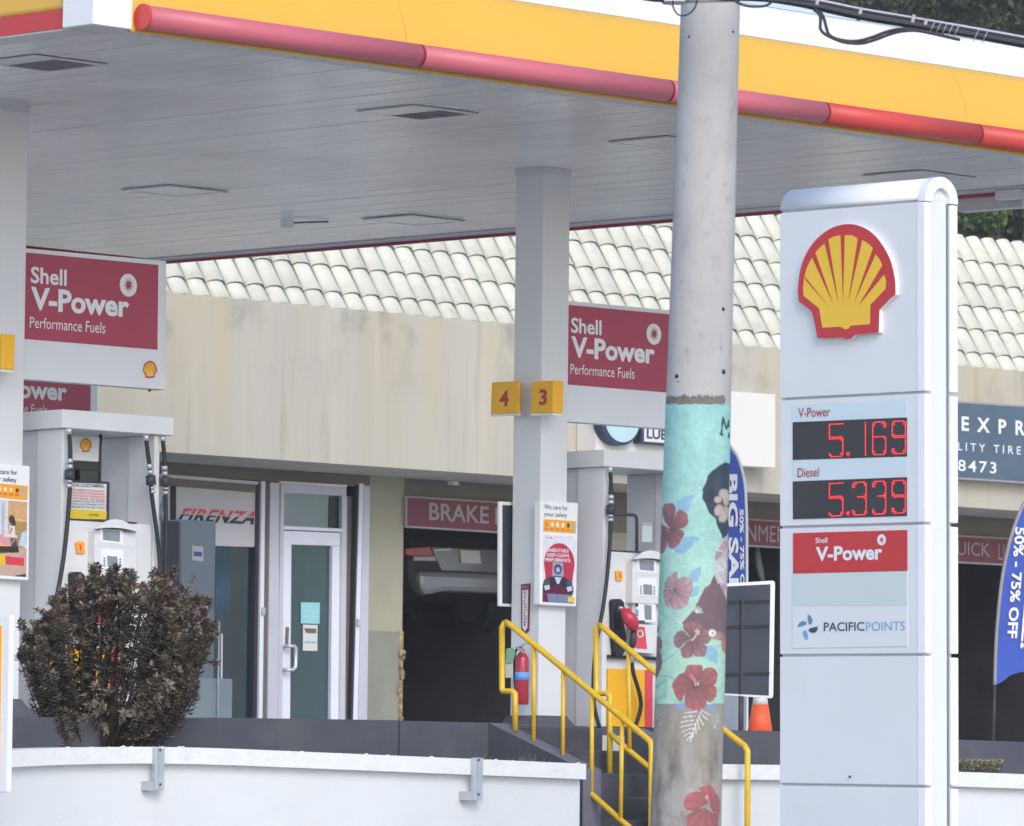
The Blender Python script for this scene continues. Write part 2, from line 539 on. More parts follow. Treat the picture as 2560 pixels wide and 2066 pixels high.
def smooth_path(pts, n=6):
    """Catmull-Rom through points"""
    P = [pts[0] * 2 - pts[1]] + list(pts) + [pts[-1] * 2 - pts[-2]]
    out = []
    for i in range(1, len(P) - 2):
        for k in range(n):
            t = k / n
            a, b_, c, d = P[i - 1], P[i], P[i + 1], P[i + 2]
            out.append(.5 * ((2 * b_) + (c - a) * t + (2 * a - 5 * b_ + 4 * c - d) * t * t + (3 * b_ - a - 3 * c + d) * t ** 3))
    out.append(P[-2])
    return out
def lathe(name, base, prof, m, parent=None, seg=20):
    vs, fs = [], []
    for r, z in prof:
        for j in range(seg):
            a = 2 * math.pi * j / seg
            vs.append(base + V((r * math.cos(a), r * math.sin(a), z)))
    for i in range(len(prof) - 1):
        for j in range(seg):
            fs.append((i * seg + j, i * seg + (j + 1) % seg, (i + 1) * seg + (j + 1) % seg, (i + 1) * seg + j))
    fs.append(tuple(range(seg - 1, -1, -1)))
    fs.append(tuple(range((len(prof) - 1) * seg, len(prof) * seg)))
    return mk(name, vs, fs, m, parent, smooth=True)
def ellipse(cx, cy, rx, ry, n=28, slant=0.0):
    return [(cx + rx * math.cos(2 * math.pi * i / n), cy - ry * math.sin(2 * math.pi * i / n) + slant * rx * math.cos(2 * math.pi * i / n)) for i in range(n)]
def poly_plate(name, pl, pts, out, th, m, parent):
    """like slab for outlines that are not convex: front face triangulated"""
    from mathutils.geometry import tessellate_polygon
    f = [pl.hit(x, y, out) for x, y in pts]
    b_ = [v - pl.n * th for v in f]
    n = len(f)
    tris = tessellate_polygon([[V((x, y, 0)) for x, y in pts]])
    fs = [tuple(t) for t in tris]
    if th > 0:
        fs += [tuple(i + n for i in reversed(t)) for t in tris]
        fs += [(i, i + n, (i + 1) % n + n, (i + 1) % n) for i in range(n)]
        return mk(name, f + b_, fs, m, parent)
    return mk(name, f, fs, m, parent, fix=False)
def copy_tree(o, shift, parent=None, skip=()):
    c = o.copy()
    col.objects.link(c)
    if parent is None:
        c.location = o.location + shift
        WL[c.name] = WL[o.name] + shift
    else:
        c.parent = parent
        WL[c.name] = WL[o.name] + shift
    for ch in list(o.children):
        if ch.name.split('.')[0] in skip or ch.get('only_first'): continue
        copy_tree(ch, shift, c, skip)
    return c
# ------------------------------------------------------------------ painting flat print on a fine grid
class Canvas:
    def __init__(s, x0, y0, x1, y1, bgc, res=1.0):
        s.x0, s.y0, s.res = x0, y0, res
        s.w, s.h = int((x1 - x0) * res), int((y1 - y0) * res)
        yy, xx = np.mgrid[0:s.h, 0:s.w]
        s.X = x0 + (xx + .5) / res
        s.Y = y0 + (yy + .5) / res
        s.c = np.zeros((s.h, s.w, 3)) + np.array(srgb(*bgc))
        s.al = np.ones((s.h, s.w))
    def put(s, m, c, a=1.0):
        m = (m * a)[..., None] if m.dtype != bool else (m.astype(float) * a)[..., None]
        s.c = s.c * (1 - m) + np.array(srgb(*c)) * m
    def poly(s, pts, c=None, a=1.0, alpha=None):
        m = np.zeros((s.h, s.w), bool)
        n = len(pts)
        for i in range(n):
            (xa, ya), (xb, yb) = pts[i], pts[(i + 1) % n]
            if ya == yb: continue
            k = ((s.Y >= min(ya, yb)) & (s.Y < max(ya, yb)) & (s.X < xa + (s.Y - ya) * (xb - xa) / (yb - ya)))
            m ^= k
        if c is not None: s.put(m, c, a)
        if alpha is not None: s.al[m] = alpha
        return m
    def ell(s, cx, cy, rx, ry, c, rot=0.0, a=1.0, soft=0.0):
        ca, sa = math.cos(rot), math.sin(rot)
        u = ((s.X - cx) * ca + (s.Y - cy) * sa) / rx
        v = (-(s.X - cx) * sa + (s.Y - cy) * ca) / ry
        d = u * u + v * v
        m = d < 1
        if soft: m = np.clip((1 - d) / soft, 0, 1)
        s.put(m, c, a)
        return m
    def line(s, pts, w, c, a=1.0, alpha=None):
        for (xa, ya), (xb, yb) in zip(pts[:-1], pts[1:]):
            L = max(1e-6, (xb - xa) ** 2 + (yb - ya) ** 2)
            t = np.clip(((s.X - xa) * (xb - xa) + (s.Y - ya) * (yb - ya)) / L, 0, 1)
            d = np.hypot(s.X - xa - t * (xb - xa), s.Y - ya - t * (yb - ya))
            m = np.clip((w / 2 + .5 / s.res - d) * s.res, 0, 1)
            s.put(m, c, a)
            if alpha is not None: s.al[m > .5] = alpha
    def sample(s, x, y):
        i = int(min(max((y - s.y0) * s.res, 0), s.h - 1))
        j = int(min(max((x - s.x0) * s.res, 0), s.w - 1))
        return s.c[i, j], s.al[i, j]
    def noise(s, amt, cell, seed=1, chan=(1, 1, 1)):
        rs = np.random.RandomState(seed)
        gh, gw = int(s.h / (cell * s.res)) + 3, int(s.w / (cell * s.res)) + 3
        g = rs.rand(gh, gw)
        fy = (s.Y - s.y0) / cell
        fx = (s.X - s.x0) / cell
        iy, ix = fy.astype(int), fx.astype(int)
        ty, tx = fy - iy, fx - ix
        ty, tx = ty * ty * (3 - 2 * ty), tx * tx * (3 - 2 * tx)
        n = (g[iy, ix] * (1 - tx) + g[iy, ix + 1] * tx) * (1 - ty) + (g[iy + 1, ix] * (1 - tx) + g[iy + 1, ix + 1] * tx) * ty
        s.c = np.clip(s.c * (1 + amt * (n[..., None] - .5) * 2 * np.array(chan)), 0, 1)
        return n
def colour_grid(name, verts, cols, keep, nx, ny, m, parent):
    """grid mesh with painted colours; verts row by row"""
    fs = []
    for j in range(ny - 1):
        for i in range(nx - 1):
            q = (j * nx + i, (j + 1) * nx + i, (j + 1) * nx + i + 1, j * nx + i + 1)
            if keep is None or all(keep[k] > .5 for k in q): fs.append(q)
    c = sum((V(v) for v in verts), V()) / len(verts)
    me = bpy.data.meshes.new(name)
    me.from_pydata([V(v) - c for v in verts], [], fs)
    ca = me.color_attributes.new('paint', 'FLOAT_COLOR', 'POINT')
    arr = np.ones((len(verts), 4))
    arr[:, :3] = np.array(cols)
    ca.data.foreach_set('color', arr.astype(np.float32).ravel())
    me.materials.append(m)
    return link_mesh(name, me, c, parent)
def print_panel(name, pl, quad, out, cv, parent, nx, ny):
    c = [pl.hit(x, y, out) for x, y in quad]
    vs, cs = [], []
    for j in range(ny):
        for i in range(nx):
            u, v = i / (nx - 1), j / (ny - 1)
            vs.append(bil(c, u, v))
            cs.append(cv.sample(u, v)[0])
    return colour_grid(name, vs, cs, None, nx, ny, M['vc'], parent)
def round_arc(pts, lim=34):
    n = len(pts)
    def turn(i):
        a, b, c = pts[i - 1], pts[i], pts[(i + 1) % n]
        u, v = math.atan2(b[1] - a[1], b[0] - a[0]), math.atan2(c[1] - b[1], c[0] - b[0])
        return abs(math.degrees((v - u + math.pi) % (2 * math.pi) - math.pi))
    out = []
    for i in range(n):
        out.append(pts[i])
        if turn(i) < lim and turn((i + 1) % n) < lim:
            p0, p1, p2, p3 = pts[i - 1], pts[i], pts[(i + 1) % n], pts[(i + 2) % n]
            for t in (.25, .5, .75):
                out.append(tuple(.5 * ((2 * p1[q]) + (p2[q] - p0[q]) * t + (2 * p0[q] - 5 * p1[q] + 4 * p2[q] - p3[q]) * t * t + (3 * p1[q] - p0[q] - 3 * p2[q] + p3[q]) * t ** 3) for q in (0, 1)))
    return out
# pecten outline in its own units
PEC_OUT = [(415,1290),(398,1200),(385,1140),(370,1098),(330,1062),(280,1025),(274,960),(277,900),(290,800),(320,710),(370,620),(440,545),(520,492),(600,468),(680,468),(760,495),(830,548),(890,625),(940,720),(967,820),(978,900),(978,975),(945,1000),(862,1085),(860,1160),(857,1250),(760,1262),(680,1270),(655,1295),(620,1300),(600,1285),(500,1290)]
PEC_YEL = [(315,985),(312,930),(318,865),(332,805),(348,760),(377,708),(394,680),(428,640),(470,602),(492,578),(535,555),(585,546),(610,545),(665,546),(710,570),(738,580),(785,608),(820,645),(835,680),(870,730),(886,772),(895,825),(912,880),(908,935),(798,1050),(796,1120),(795,1190),(655,1200),(640,1222),(615,1228),(582,1208),(450,1215),(428,1075)]
PEC_OUT, PEC_YEL = round_arc(PEC_OUT), round_arc(PEC_YEL, 26)
PEC_RAY = [[(318,838),(334,875),(505,1070)],[(370,692),(399,668),(530,1045)],[(464,590),(494,572),(568,1035)],[(582,535),(613,535),(600,1030)],[(709,558),(742,570),(637,1030)],[(819,632),(840,675),(680,1035)],[(886,762),(898,828),(712,1055)]]
def pecten(pl, box, out, th, parent, name='scallop_emblem', slope=0.0):
    x0, y0, x1, y1 = box
    def mp(p):
        u, v = (p[0] - 274) / 704, (p[1] - 468) / 832
        return (x0 + u * (x1 - x0), y0 + v * (y1 - y0) + slope * (u - .5) * (x1 - x0))
    r = poly_plate(name, pl, [mp(p) for p in PEC_OUT], out, th, M['redlogo'], parent)
    poly_plate('yellow_fan', pl, [mp(p) for p in PEC_YEL], out + .002, .001, M['yellowlogo'], r)
    vs, fs = [], []
    for t in PEC_RAY:
        k = len(vs)
        vs += [pl.hit(*mp(p), out + .004) for p in t]
        fs.append((k, k + 1, k + 2))
    mk('red_rays', vs, fs, M['redlogo'], r, fix=False)
    return r
M['redlogo'] = mat('emblem_red', (.56, .025, .035), .4, coat=.2, var=.02)
M['yellowlogo'] = mat('emblem_yellow', (.88, .55, .03), .4, coat=.2, var=.02)
# ================================================================== SETTING
FZ = 2.40                                     # forecourt level, street is 0
# anchors
M2 = at(1352.5, 1100, 46.0)                   # near vertical edge of the middle canopy column
M2 = V((M2.x, M2.y, 0))
SHIFT = A * 5.41                              # one column bay
PW = Pl(at(1280, 1000, 62.0), A)              # front of the concrete band over the shops
REC = 1.2                                     # shop fronts stand back behind it
def bandz(x, y, out=0): return PW.hit(x, y, out).z
z_eave = bandz(1282, 811)
z_band = bandz(1278, 1190)
def along(x, out=0.0):
    """position along the shop front for a pixel column"""
    return (PW.hit(x, 1300, out) - PW.O).dot(A)
def WP(s, z, out=0.0):
    o = PW.O + A * s + PW.n * out
    return V((o.x, o.y, z))
# ground
def sheet(name, pts, m, kind='structure'):
    o = mk(name, pts, [tuple(range(len(pts)))], m, None, fix=False)
    return tag(o, kind=kind)
sheet('ground', [V((-900, -60, -.03)), V((900, -60, -.03)), V((900, 1400, -.03)), V((-900, 1400, -.03))], M['grass'])
sheet('street', [V((-60, -12, 0)), V((60, -12, 0)), V((60, 24, 0)), V((-60, 24, 0))], M['asphalt'])
WALLP = at(1464, 1910, 39.6)                  # end of the white retaining wall
PG = Pl(V((WALLP.x, WALLP.y, 0)), A)          # its front face
# pavement between the street and the walls
pv = [V((-60, 24.3, .12)), V((60, 24.3, .12)), V((60, 96, .12)), V((-60, 26, .12))]
a0 = PG.O - A * 45 - B * -.2
a1 = PG.O + A * 45 - B * -.2
sheet('pavement', [V((-60, 24.3, .12)), V((60, 24.3, .12)), V((a1.x, a1.y, .12)), V((a0.x, a0.y, .12))], M['pavement'])
kb = obox('kerb', V((-60, 24, 0)), V((120, 0, 0)), V((0, .3, 0)), V((0, 0, .13)), M['pavement'])
tag(kb, kind='structure')
f0 = PG.O + B * 2.6
o = obox('forecourt', V((f0.x, f0.y, 0)) - A * 32, A * 70, B * 26, V((0, 0, FZ)), M['conc_floor'])
tag(o, kind='structure')
# ------------------------------------------------------------------ shop building
s0, s1 = along(-250), along(2900)
shop = thing('shop_building', WP(s0, FZ), 'long cream workshop building with pale scalloped tile roof and dark open bays', 'building')
# concrete band with its soffit
obox('concrete_band', WP(s0, z_band), A * (s1 - s0), B * REC, V((0, 0, z_eave - z_band)), M['beam'], shop)
def wpiece(name, xa, xb, ya, yb, m, out=-REC, th=.2, slope=None):
    """upright wall piece on the recessed front, level edges, given by pixel columns and heights at its left"""
    s_a, s_b = along(xa, out), along(xb, out)
    za, zb = PW.hit(xa, ya, out).z, PW.hit(xa, yb, out).z
    return obox(name, WP(s_a, zb, out) + B * 0, A * (s_b - s_a), B * th, V((0, 0, za - zb)), m, shop)
OUT = -REC
zt = z_band + .3
def zpiece(name, sa, sb, za, zb, m, out=-REC, th=.2):
    return obox(name, WP(sa, za, out), A * (sb - sa), B * th, V((0, 0, zb - za)), m, shop)
S = lambda x: along(x, OUT)
Z = lambda x, y: PW.hit(x, y, OUT).z
z_head = Z(446, 1189)                         # underside of the wall over the shop window
z_bay = Z(1014, 1300)                         # head of the workshop bays
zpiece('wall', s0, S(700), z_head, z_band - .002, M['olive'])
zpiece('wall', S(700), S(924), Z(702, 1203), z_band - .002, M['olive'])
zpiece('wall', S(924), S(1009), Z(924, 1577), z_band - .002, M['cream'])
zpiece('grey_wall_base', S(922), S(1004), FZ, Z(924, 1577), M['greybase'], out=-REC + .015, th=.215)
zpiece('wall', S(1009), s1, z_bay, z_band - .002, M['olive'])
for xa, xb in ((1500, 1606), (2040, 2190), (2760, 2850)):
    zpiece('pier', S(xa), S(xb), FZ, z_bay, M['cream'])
slab('chipped_edge_strip', PW, [(999, 1578), (1009, 1579), (1005, 1860), (996, 1860)], OUT + .02, .03, M['rust'], shop)
# the chips are real flakes
rc = random.Random(3)
vs, fs = [], []
for i in range(14):
    y = rc.uniform(1580, 1800)
    x = 1005.5 - (y - 1578) * .012 + rc.uniform(-5, 6)
    r = rc.uniform(.012, .035)
    p = PW.hit(x, y, OUT + rc.uniform(.03, .06))
    k = len(vs)
    for j in range(5):
        an = j * 1.257 + rc.random()
        vs.append(p + A * r * math.cos(an) + UP * r * 1.3 * math.sin(an))
    vs.append(p + PW.n * .02)
    fs += [(k + j, k + (j + 1) % 5, k + 5) for j in range(5)]
tag(mk('paint_flakes', vs, fs, M['rust'], shop), kind='stuff')
# workshop interior
back = -REC - 8
zc = z_bay + .5
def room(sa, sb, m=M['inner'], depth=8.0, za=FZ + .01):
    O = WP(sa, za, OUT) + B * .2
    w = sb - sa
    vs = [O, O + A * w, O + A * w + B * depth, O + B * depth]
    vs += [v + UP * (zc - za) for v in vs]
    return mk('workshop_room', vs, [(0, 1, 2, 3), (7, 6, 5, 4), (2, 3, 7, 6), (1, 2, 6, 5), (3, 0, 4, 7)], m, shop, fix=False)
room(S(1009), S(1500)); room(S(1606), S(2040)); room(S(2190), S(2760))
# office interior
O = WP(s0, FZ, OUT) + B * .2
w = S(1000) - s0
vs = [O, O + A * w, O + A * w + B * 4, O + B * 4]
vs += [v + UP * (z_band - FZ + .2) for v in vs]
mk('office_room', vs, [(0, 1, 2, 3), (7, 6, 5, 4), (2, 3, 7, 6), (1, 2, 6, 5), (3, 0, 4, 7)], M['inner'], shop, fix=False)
# ---- left shop window
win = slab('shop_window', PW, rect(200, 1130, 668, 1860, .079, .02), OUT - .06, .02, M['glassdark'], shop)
slab('window_frame', PW, rect(300, 1177, 646, 1185, .079, .079), OUT + .03, .06, M['alu'], win)
slab('window_frame', PW, rect(300, 1186, 640, 1205, .079, .079), OUT + .0, .08, M['olive'], win)
slab('window_frame', PW, [(429, 1213), (440, 1214), (436, 1860), (425, 1860)], OUT + .0, .06, M['seam'], win)
slab('window_frame', PW, [(642, 1206), (654, 1207), (644, 1860), (632, 1860)], OUT + .0, .08, M['seam'], win)
slab('window_frame', PW, [(654.5, 1203), (663.5, 1204), (655.5, 1860), (646, 1860)], OUT + .03, .04, M['alubright'], win)
slab('window_frame', PW, [(664, 1207), (676, 1208), (667.5, 1860), (656, 1860)], OUT + .0, .08, M['taupe'], win)
slab('window_frame', PW, [(676, 1206), (699, 1208), (695, 1860), (668, 1860)], OUT + .02, .05, M['alu'], win)
slab('header_panel', PW, [(440.5, 1216.5), (641, 1228), (638, 1368), (441, 1362)], OUT - .02, .03, M['panelgrey'], win)
slab('header_panel', PW, [(300, 1205), (428.5, 1215.5), (427, 1362), (300, 1358)], OUT - .02, .03, M['panelgrey'], win)
slab('blue_poster', PW, [(539, 1370), (578, 1371), (576, 1530), (538, 1530)], OUT - .055, .004, mat('faded_blue_poster', (.02, .055, .085), .5, var=.5), win)
slab('mullion', PW, [(553, 1585), (557, 1585), (556, 1720), (552, 1720)], OUT - .05, .02, M['alu'], win)
# two-tone slanted letters of the header
q = [(446, 1270), (637, 1279), (634, 1312), (444, 1302)]
def two_tone():
    vs, fs = text_mesh('FIRENZA', .04, 1.12)
    for v in vs: v.x += v.y * .45
    x0_, x1_ = min(v.x for v in vs), max(v.x for v in vs)
    y0_, y1_ = min(v.y for v in vs), max(v.y for v in vs)
    c = [PW.hit(x, y, OUT - .016) for x, y in q]
    for lo, hi, m in ((.60, 1.0, M['redlabel']), (0, .52, M['dark'])):
        bm = bmesh.new()
        bv = [bm.verts.new(((v.x - x0_) / (x1_ - x0_), (v.y - y0_) / (y1_ - y0_), 0)) for v in vs]
        for f in fs:
            try: bm.faces.new([bv[i] for i in f])
            except ValueError: pass
        for yv, nrm in ((hi, (0, 1, 0)), (lo, (0, -1, 0))):
            bmesh.ops.bisect_plane(bm, geom=bm.verts[:] + bm.edges[:] + bm.faces[:], plane_co=(0, yv, 0), plane_no=nrm, clear_outer=True)
        bm.verts.ensure_lookup_table()
        P = [bil(c, v.co.x, 1 - v.co.y) for v in bm.verts]
        for i, v in enumerate(bm.verts): v.index = i
        F_ = [tuple(v.index for v in f.verts) for f in bm.faces]
        bm.free()
        mk('lettering', P, F_, m, win, fix=False)
two_tone()
# ---- office door
door = slab('door', PW, [(703, 1317), (858, 1325), (855, 1860), (697, 1860)], OUT - .045, .02, M['glassblue'], shop)
def fr(name, pts, m, out=OUT, th=.06, par=door): return slab(name, PW, pts, out, th, m, par)
fr('door_frame', [(701, 1203), (868, 1213), (868, 1218), (701, 1208)], M['alubright'], OUT + .03, .05)
fr('door_frame', [(702, 1209), (866, 1218), (866, 1240), (702, 1233)], M['alu'], OUT + .02, .08)
fr('door_frame', [(702, 1233), (711, 1233.5), (705, 1860), (695, 1860)], M['alu'], OUT + .03, .09)
fr('door_frame', [(855.5, 1240), (868, 1241), (862, 1860), (849.5, 1860)], M['alu'], OUT + .03, .09)
fr('door_frame', [(711, 1315), (855.5, 1322.5), (855.5, 1330), (711, 1324)], M['alubright'], OUT + .03, .09)
leaf = fr('door_leaf', [(708, 1327), (854, 1333), (854, 1365.5), (708, 1361)], M['alubright'])
slab('stile', PW, [(708, 1361.3), (728.6, 1362), (724.5, 1860), (702, 1860)], OUT, .06, M['alubright'], leaf)
slab('stile', PW, [(831, 1365.6), (854, 1366), (849, 1860), (826, 1860)], OUT, .06, M['alubright'], leaf)
fr('transom_pane', [(711, 1233.5), (855.5, 1240.7), (855.5, 1322.5), (711, 1315)], M['glasssky'], OUT - .03, .015)
fr('pane_reflection', [(824, 1241), (848, 1242), (848, 1320), (822, 1319)], M['dark'], OUT - .02, .008)  # dark strip painted as a reflection in the transom pane
fr('paper_notice', [(752.5, 1506), (799.5, 1507), (799, 1560), (752.5, 1559)], M['cyanpaper'], OUT - .03, .008)
pn = fr('paper_notice', [(758, 1562), (794, 1563), (793.5, 1628), (757.5, 1627)], M['paper'], OUT - .03, .008)
slab('print', PW, [(760, 1571), (791, 1572), (790, 1584), (766, 1583)], OUT - .027, .002, M['taupe'], pn)
slab('print', PW, [(760, 1604), (791, 1605), (791, 1608), (760, 1607)], OUT - .027, .002, M['blue'], pn)
text('lettering', '05 90', PW, [(759, 1524), (790, 1526), (790, 1533), (759, 1531)], OUT - .027, M['palegreen'], pn, .0)
text('lettering', '41 23', PW, [(759, 1537), (790, 1539), (789, 1546), (759, 1544)], OUT - .027, M['palegreen'], pn, .0)
fr('push_bar_sign', [(716, 1568), (723, 1569), (721, 1612), (714, 1611)], M['taupe'], OUT + .012, .01)
hp = [PW.hit(712, 1616, OUT), PW.hit(714, 1616, OUT + .07), PW.hit(735, 1615, OUT + .08), PW.hit(740, 1622, OUT + .08), PW.hit(739, 1668, OUT + .08), PW.hit(732, 1675, OUT + .08), PW.hit(713, 1675, OUT + .07), PW.hit(710, 1675, OUT)]
tube('handle', hp, .02, M['chrome'], door, 8)
fr('reveal', [(869, 1240), (892, 1242), (884, 1860), (862, 1860)], M['taupe'], OUT - .05, .06)
fr('shutter_track', [(899, 1209), (909, 1210), (892, 1860), (882, 1860)], M['alubright'], OUT + .03, .04)
fr('shutter_track', [(910, 1214), (925, 1215), (917, 1860), (893, 1860)], M['alu'], OUT + .02, .03)
fr('shutter_track', [(892, 1211), (899, 1211), (882, 1860), (876, 1860)], M['seam'], OUT + .02, .06)
for x, y in ((660, 1529), (898, 1558)):
    fr('latch', [(x - 4, y - 10), (x + 4, y - 9), (x + 3, y + 9), (x - 5, y + 8)], M['steel'], OUT + .05, .03)
# small lamp under the band
lm = slab('soffit_lamp', PW, [(1133, 1203), (1146, 1205), (1149, 1213), (1136, 1212)], OUT + .12, .1, M['white'], shop)
# ------------------------------------------------------------------ tiled roof, slope and tiles
TH = math.radians(57)
DN = (-B * math.cos(TH) - UP * math.sin(TH)).normalized()      # down the slope
RN = A.cross(DN).normalized()
if RN.z < 0: RN = -RN
L_EXP, W_T = .345, .262
ridge_len = 5.72 * L_EXP
eaveO = lambda s: WP(s, z_eave, 0) - RN * .078
def tile_mesh():
    n = 8
    vs, fs = [], []
    Lt = L_EXP + .05
    # closed barrel: outer skin, inner skin; local x across, y down the slope, z out
    def prof(k, r, w):
        a = math.pi * (k / n)
        return (-w * math.cos(a), r * math.sin(a))
    rows = [(0.0, .050, W_T * .41, .0), (Lt, .060, W_T * .445, .018)]
    for (y, r, w, lift) in rows:
        for k in range(n + 1):
            px, pz = prof(k, r, w)
            vs.append((px, y, pz + lift))
        vs.append((w + .030, y, lift + .004))
    m_ = n + 2
    for k in range(m_ - 1):
        fs.append((k, k + 1, k + 1 + m_, k + m_))
    # thickness lip at the lower end
    b0 = len(vs)
    for k in range(n + 1):
        px, pz = prof(k, .044, W_T * .445 - .016)
        vs.append((px, Lt, max(0, pz) + .016))
    for k in range(n):
        fs.append((m_ + k, m_ + k + 1, b0 + k + 1, b0 + k))
    me = bpy.data.meshes.new('roof_tile')
    me.from_pydata(vs, [], fs)
    me.polygons.foreach_set('use_smooth', [i < m_ - 1 for i in range(len(fs))])
    me.materials.append(M['tile'])
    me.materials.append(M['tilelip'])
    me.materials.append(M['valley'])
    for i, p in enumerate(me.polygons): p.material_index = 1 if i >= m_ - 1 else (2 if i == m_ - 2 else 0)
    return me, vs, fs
tme, tvs, tfs = tile_mesh()
# deck under the tiles
dv = [eaveO(s0), eaveO(s1)]
dv += [dv[1] - DN * ridge_len, dv[0] - DN * ridge_len]
dv += [dv[3] + B * .3, dv[2] + B * .3]
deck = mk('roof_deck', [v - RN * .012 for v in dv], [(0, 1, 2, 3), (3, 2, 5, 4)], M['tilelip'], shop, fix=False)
hid = WP(s0, z_eave, .05)
roof = link_mesh('roof', bpy.data.meshes.new('roof'), WP(0, z_eave + .8), shop)
FARX = lambda x: 650.4 - .0808 * (x - 399)
RM = Matrix((( A.x, DN.x, RN.x), (A.y, DN.y, RN.y), (A.z, DN.z, RN.z)))
rt = random.Random(11)
extra = []
vis = []
ncol = int((s1 - s0) / W_T)
# phase so that a groove stands where the photograph shows one
for i in range(ncol):
    s = s0 + .10 + i * W_T
    for k in range(-1, 5):
        low = .65 * L_EXP + k * L_EXP            # distance of the tile's lower end above the eave
        if k == -1: low = 0.0
        top = low + L_EXP + .05
        o_ = eaveO(s) - DN * top
        px, py = proj(eaveO(s) - DN * (low + .1))
        px2, py2 = proj(eaveO(s) - DN * low)
        hiddenby = (py2 < FARX(px) - 8 and px < 2390) or px < 395 or px > 2585 or (1290 < px < 1410) or (1700 < px < 1815) or (1975 < px < 2370)
        if k == -1 and True:
            extra.append((s, low, 'eave')) if hiddenby else vis.append((s, low, k))
        else:
            (extra if hiddenby else vis).append((s, low, k))
def tile_matrix(s, low, k):
    if k == -1 or k == 'eave':
        org = eaveO(s) - DN * (L_EXP + .05 - .12)      # eave course, cut short by sliding it down past the edge
    else:
        org = eaveO(s) - DN * (low + L_EXP + .05)
    org = org + RN * (.010) + A * rt.uniform(-.004, .004) + DN * rt.uniform(-.006, .006)
    rot = Matrix.Rotation(rt.uniform(-.012, .012), 3, RN)
    return org, rot @ RM
# eave course: a shorter tile so that it ends at the eave
evs = [(x, (y / (L_EXP + .05)) * (.65 * L_EXP + .04), z) for x, y, z in tvs]
eme = bpy.data.meshes.new('eave_tile')
eme.from_pydata(evs, [], tfs)
eme.polygons.foreach_set('use_smooth', [i < 9 for i in range(len(tfs))])
eme.materials.append(M['tile'])
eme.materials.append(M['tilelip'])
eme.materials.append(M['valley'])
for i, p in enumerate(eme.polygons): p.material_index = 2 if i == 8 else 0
bulk = []
vis.sort(key=lambda q: proj(eaveO(q[0]) - DN * q[1])[1] * 0 + abs(proj(eaveO(q[0]))[0] - 1400))
parts_, rest = vis[:299], vis[299:]
for q in parts_:
    s, low, k = q
    if k == -1:
        org = eaveO(s) - DN * (.65 * L_EXP + .04) + RN * .01
        R3, me = RM, eme
    else:
        (org, R3), me = tile_matrix(*q), tme
    t = bpy.data.objects.new('roof_tile', me)
    col.objects.link(t)
    t.parent = roof
    t.matrix_basis = Matrix.Translation(org - WL[roof.name]) @ R3.to_4x4()
for q in rest + extra:
    s, low, k = q
    if k in (-1, 'eave'):
        org = eaveO(s) - DN * (.65 * L_EXP + .04) + RN * .01
        R3, vv = RM, evs
    else:
        (org, R3), vv = tile_matrix(*q), tvs
    bulk.append(([org + R3 @ V(v) for v in vv], tfs))
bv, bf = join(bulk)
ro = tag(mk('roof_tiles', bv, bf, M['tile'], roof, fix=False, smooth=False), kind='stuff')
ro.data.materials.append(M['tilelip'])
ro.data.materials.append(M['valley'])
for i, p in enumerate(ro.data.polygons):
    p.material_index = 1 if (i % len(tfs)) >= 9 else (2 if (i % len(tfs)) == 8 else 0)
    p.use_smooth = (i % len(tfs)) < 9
# back of the building and flat roof behind the mansard
top = dv[2].z
obox('rear_wall', WP(s0, FZ, OUT - 9), A * (s1 - s0), B * .2, V((0, 0, top - FZ - .6)), M['cream'], shop)
obox('flat_roof', WP(s0, top - 1.0, -1.0), A * (s1 - s0), B * 9.4, V((0, 0, .12)), M['greytop'], shop)
# ------------------------------------------------------------------ signs on the shop
def frame_sign(name, xa, xb, ya, yb, slope, face, edge, label, out=OUT + .05, th=.04, border=4.5, cat='sign', group=None):
    q = rect(xa, ya, xb, yb, slope, slope - .004)
    b_ = PW.hit(xa, yb, out)
    t = thing(name, b_, label, cat, group)
    slab('sign_frame', PW, q, out, th, edge, t)
    qi = [(xa + border, ya + border), (xb - border, ya + border + slope * (xb - xa - 2 * border)), (xb - border, yb - border + (slope - .004) * (xb - xa)), (xa + border, yb - border)]
    slab('sign_face', PW, qi, out + .004, .006, face, t)
    return t
M['boardedge'] = mat('board_edge_pale', (.34, .32, .34), .6, var=.1, scale=6)
sg = frame_sign('brake_sign', 1014.5, 1452, 1239.5, 1319, .0655, M['dullred'], M['boardedge'], 'long dull red board reading brake over the workshop bay holding a car', group='red service boards over the workshop bays')
text('lettering', 'BRAKE', PW, [(1073, 1257), (1222, 1267), (1222, 1310), (1073, 1300)], OUT + .06, M['letterdull'], sg, .015)
text('lettering', 'REPAIR', PW, [(1238, 1269), (1420, 1281), (1420, 1323), (1238, 1312)], OUT + .06, M['letterdull'], sg, .015)
sg = frame_sign('alignment_sign', 1640, 2000, 1283.5, 1354.5, .058, M['dullred'], M['boardedge'], 'dull red board ending in the letters NMENT beside the blue feather flag', group='red service boards over the workshop bays')
text('lettering', 'ALIGNMENT', PW, [(1784, 1307), (1991, 1318), (1991, 1359), (1784, 1348)], OUT + .06, M['letterdull'], sg, .0)
sg = frame_sign('lube_sign', 2330, 2560, 1334.5, 1405, .055, M['dullred'], M['boardedge'], 'dull red board reading quick lube to the right of the price pylon', group='red service boards over the workshop bays')
text('lettering', 'QUICK', PW, [(2363, 1352), (2475, 1359), (2475, 1399), (2363, 1392)], OUT + .06, M['letterdull'], sg, .0)
text('lettering', 'LUBE', PW, [(2496, 1360), (2552, 1363), (2552, 1404), (2496, 1400)], OUT + .06, M['letterdull'], sg, .0)
sg = frame_sign('express_sign', 2330, 2700, 998, 1194, .068, M['bluesign'], M['letterdull'], 'slate blue board with white spaced letters right of the price pylon', out=.16, th=.16, border=5)
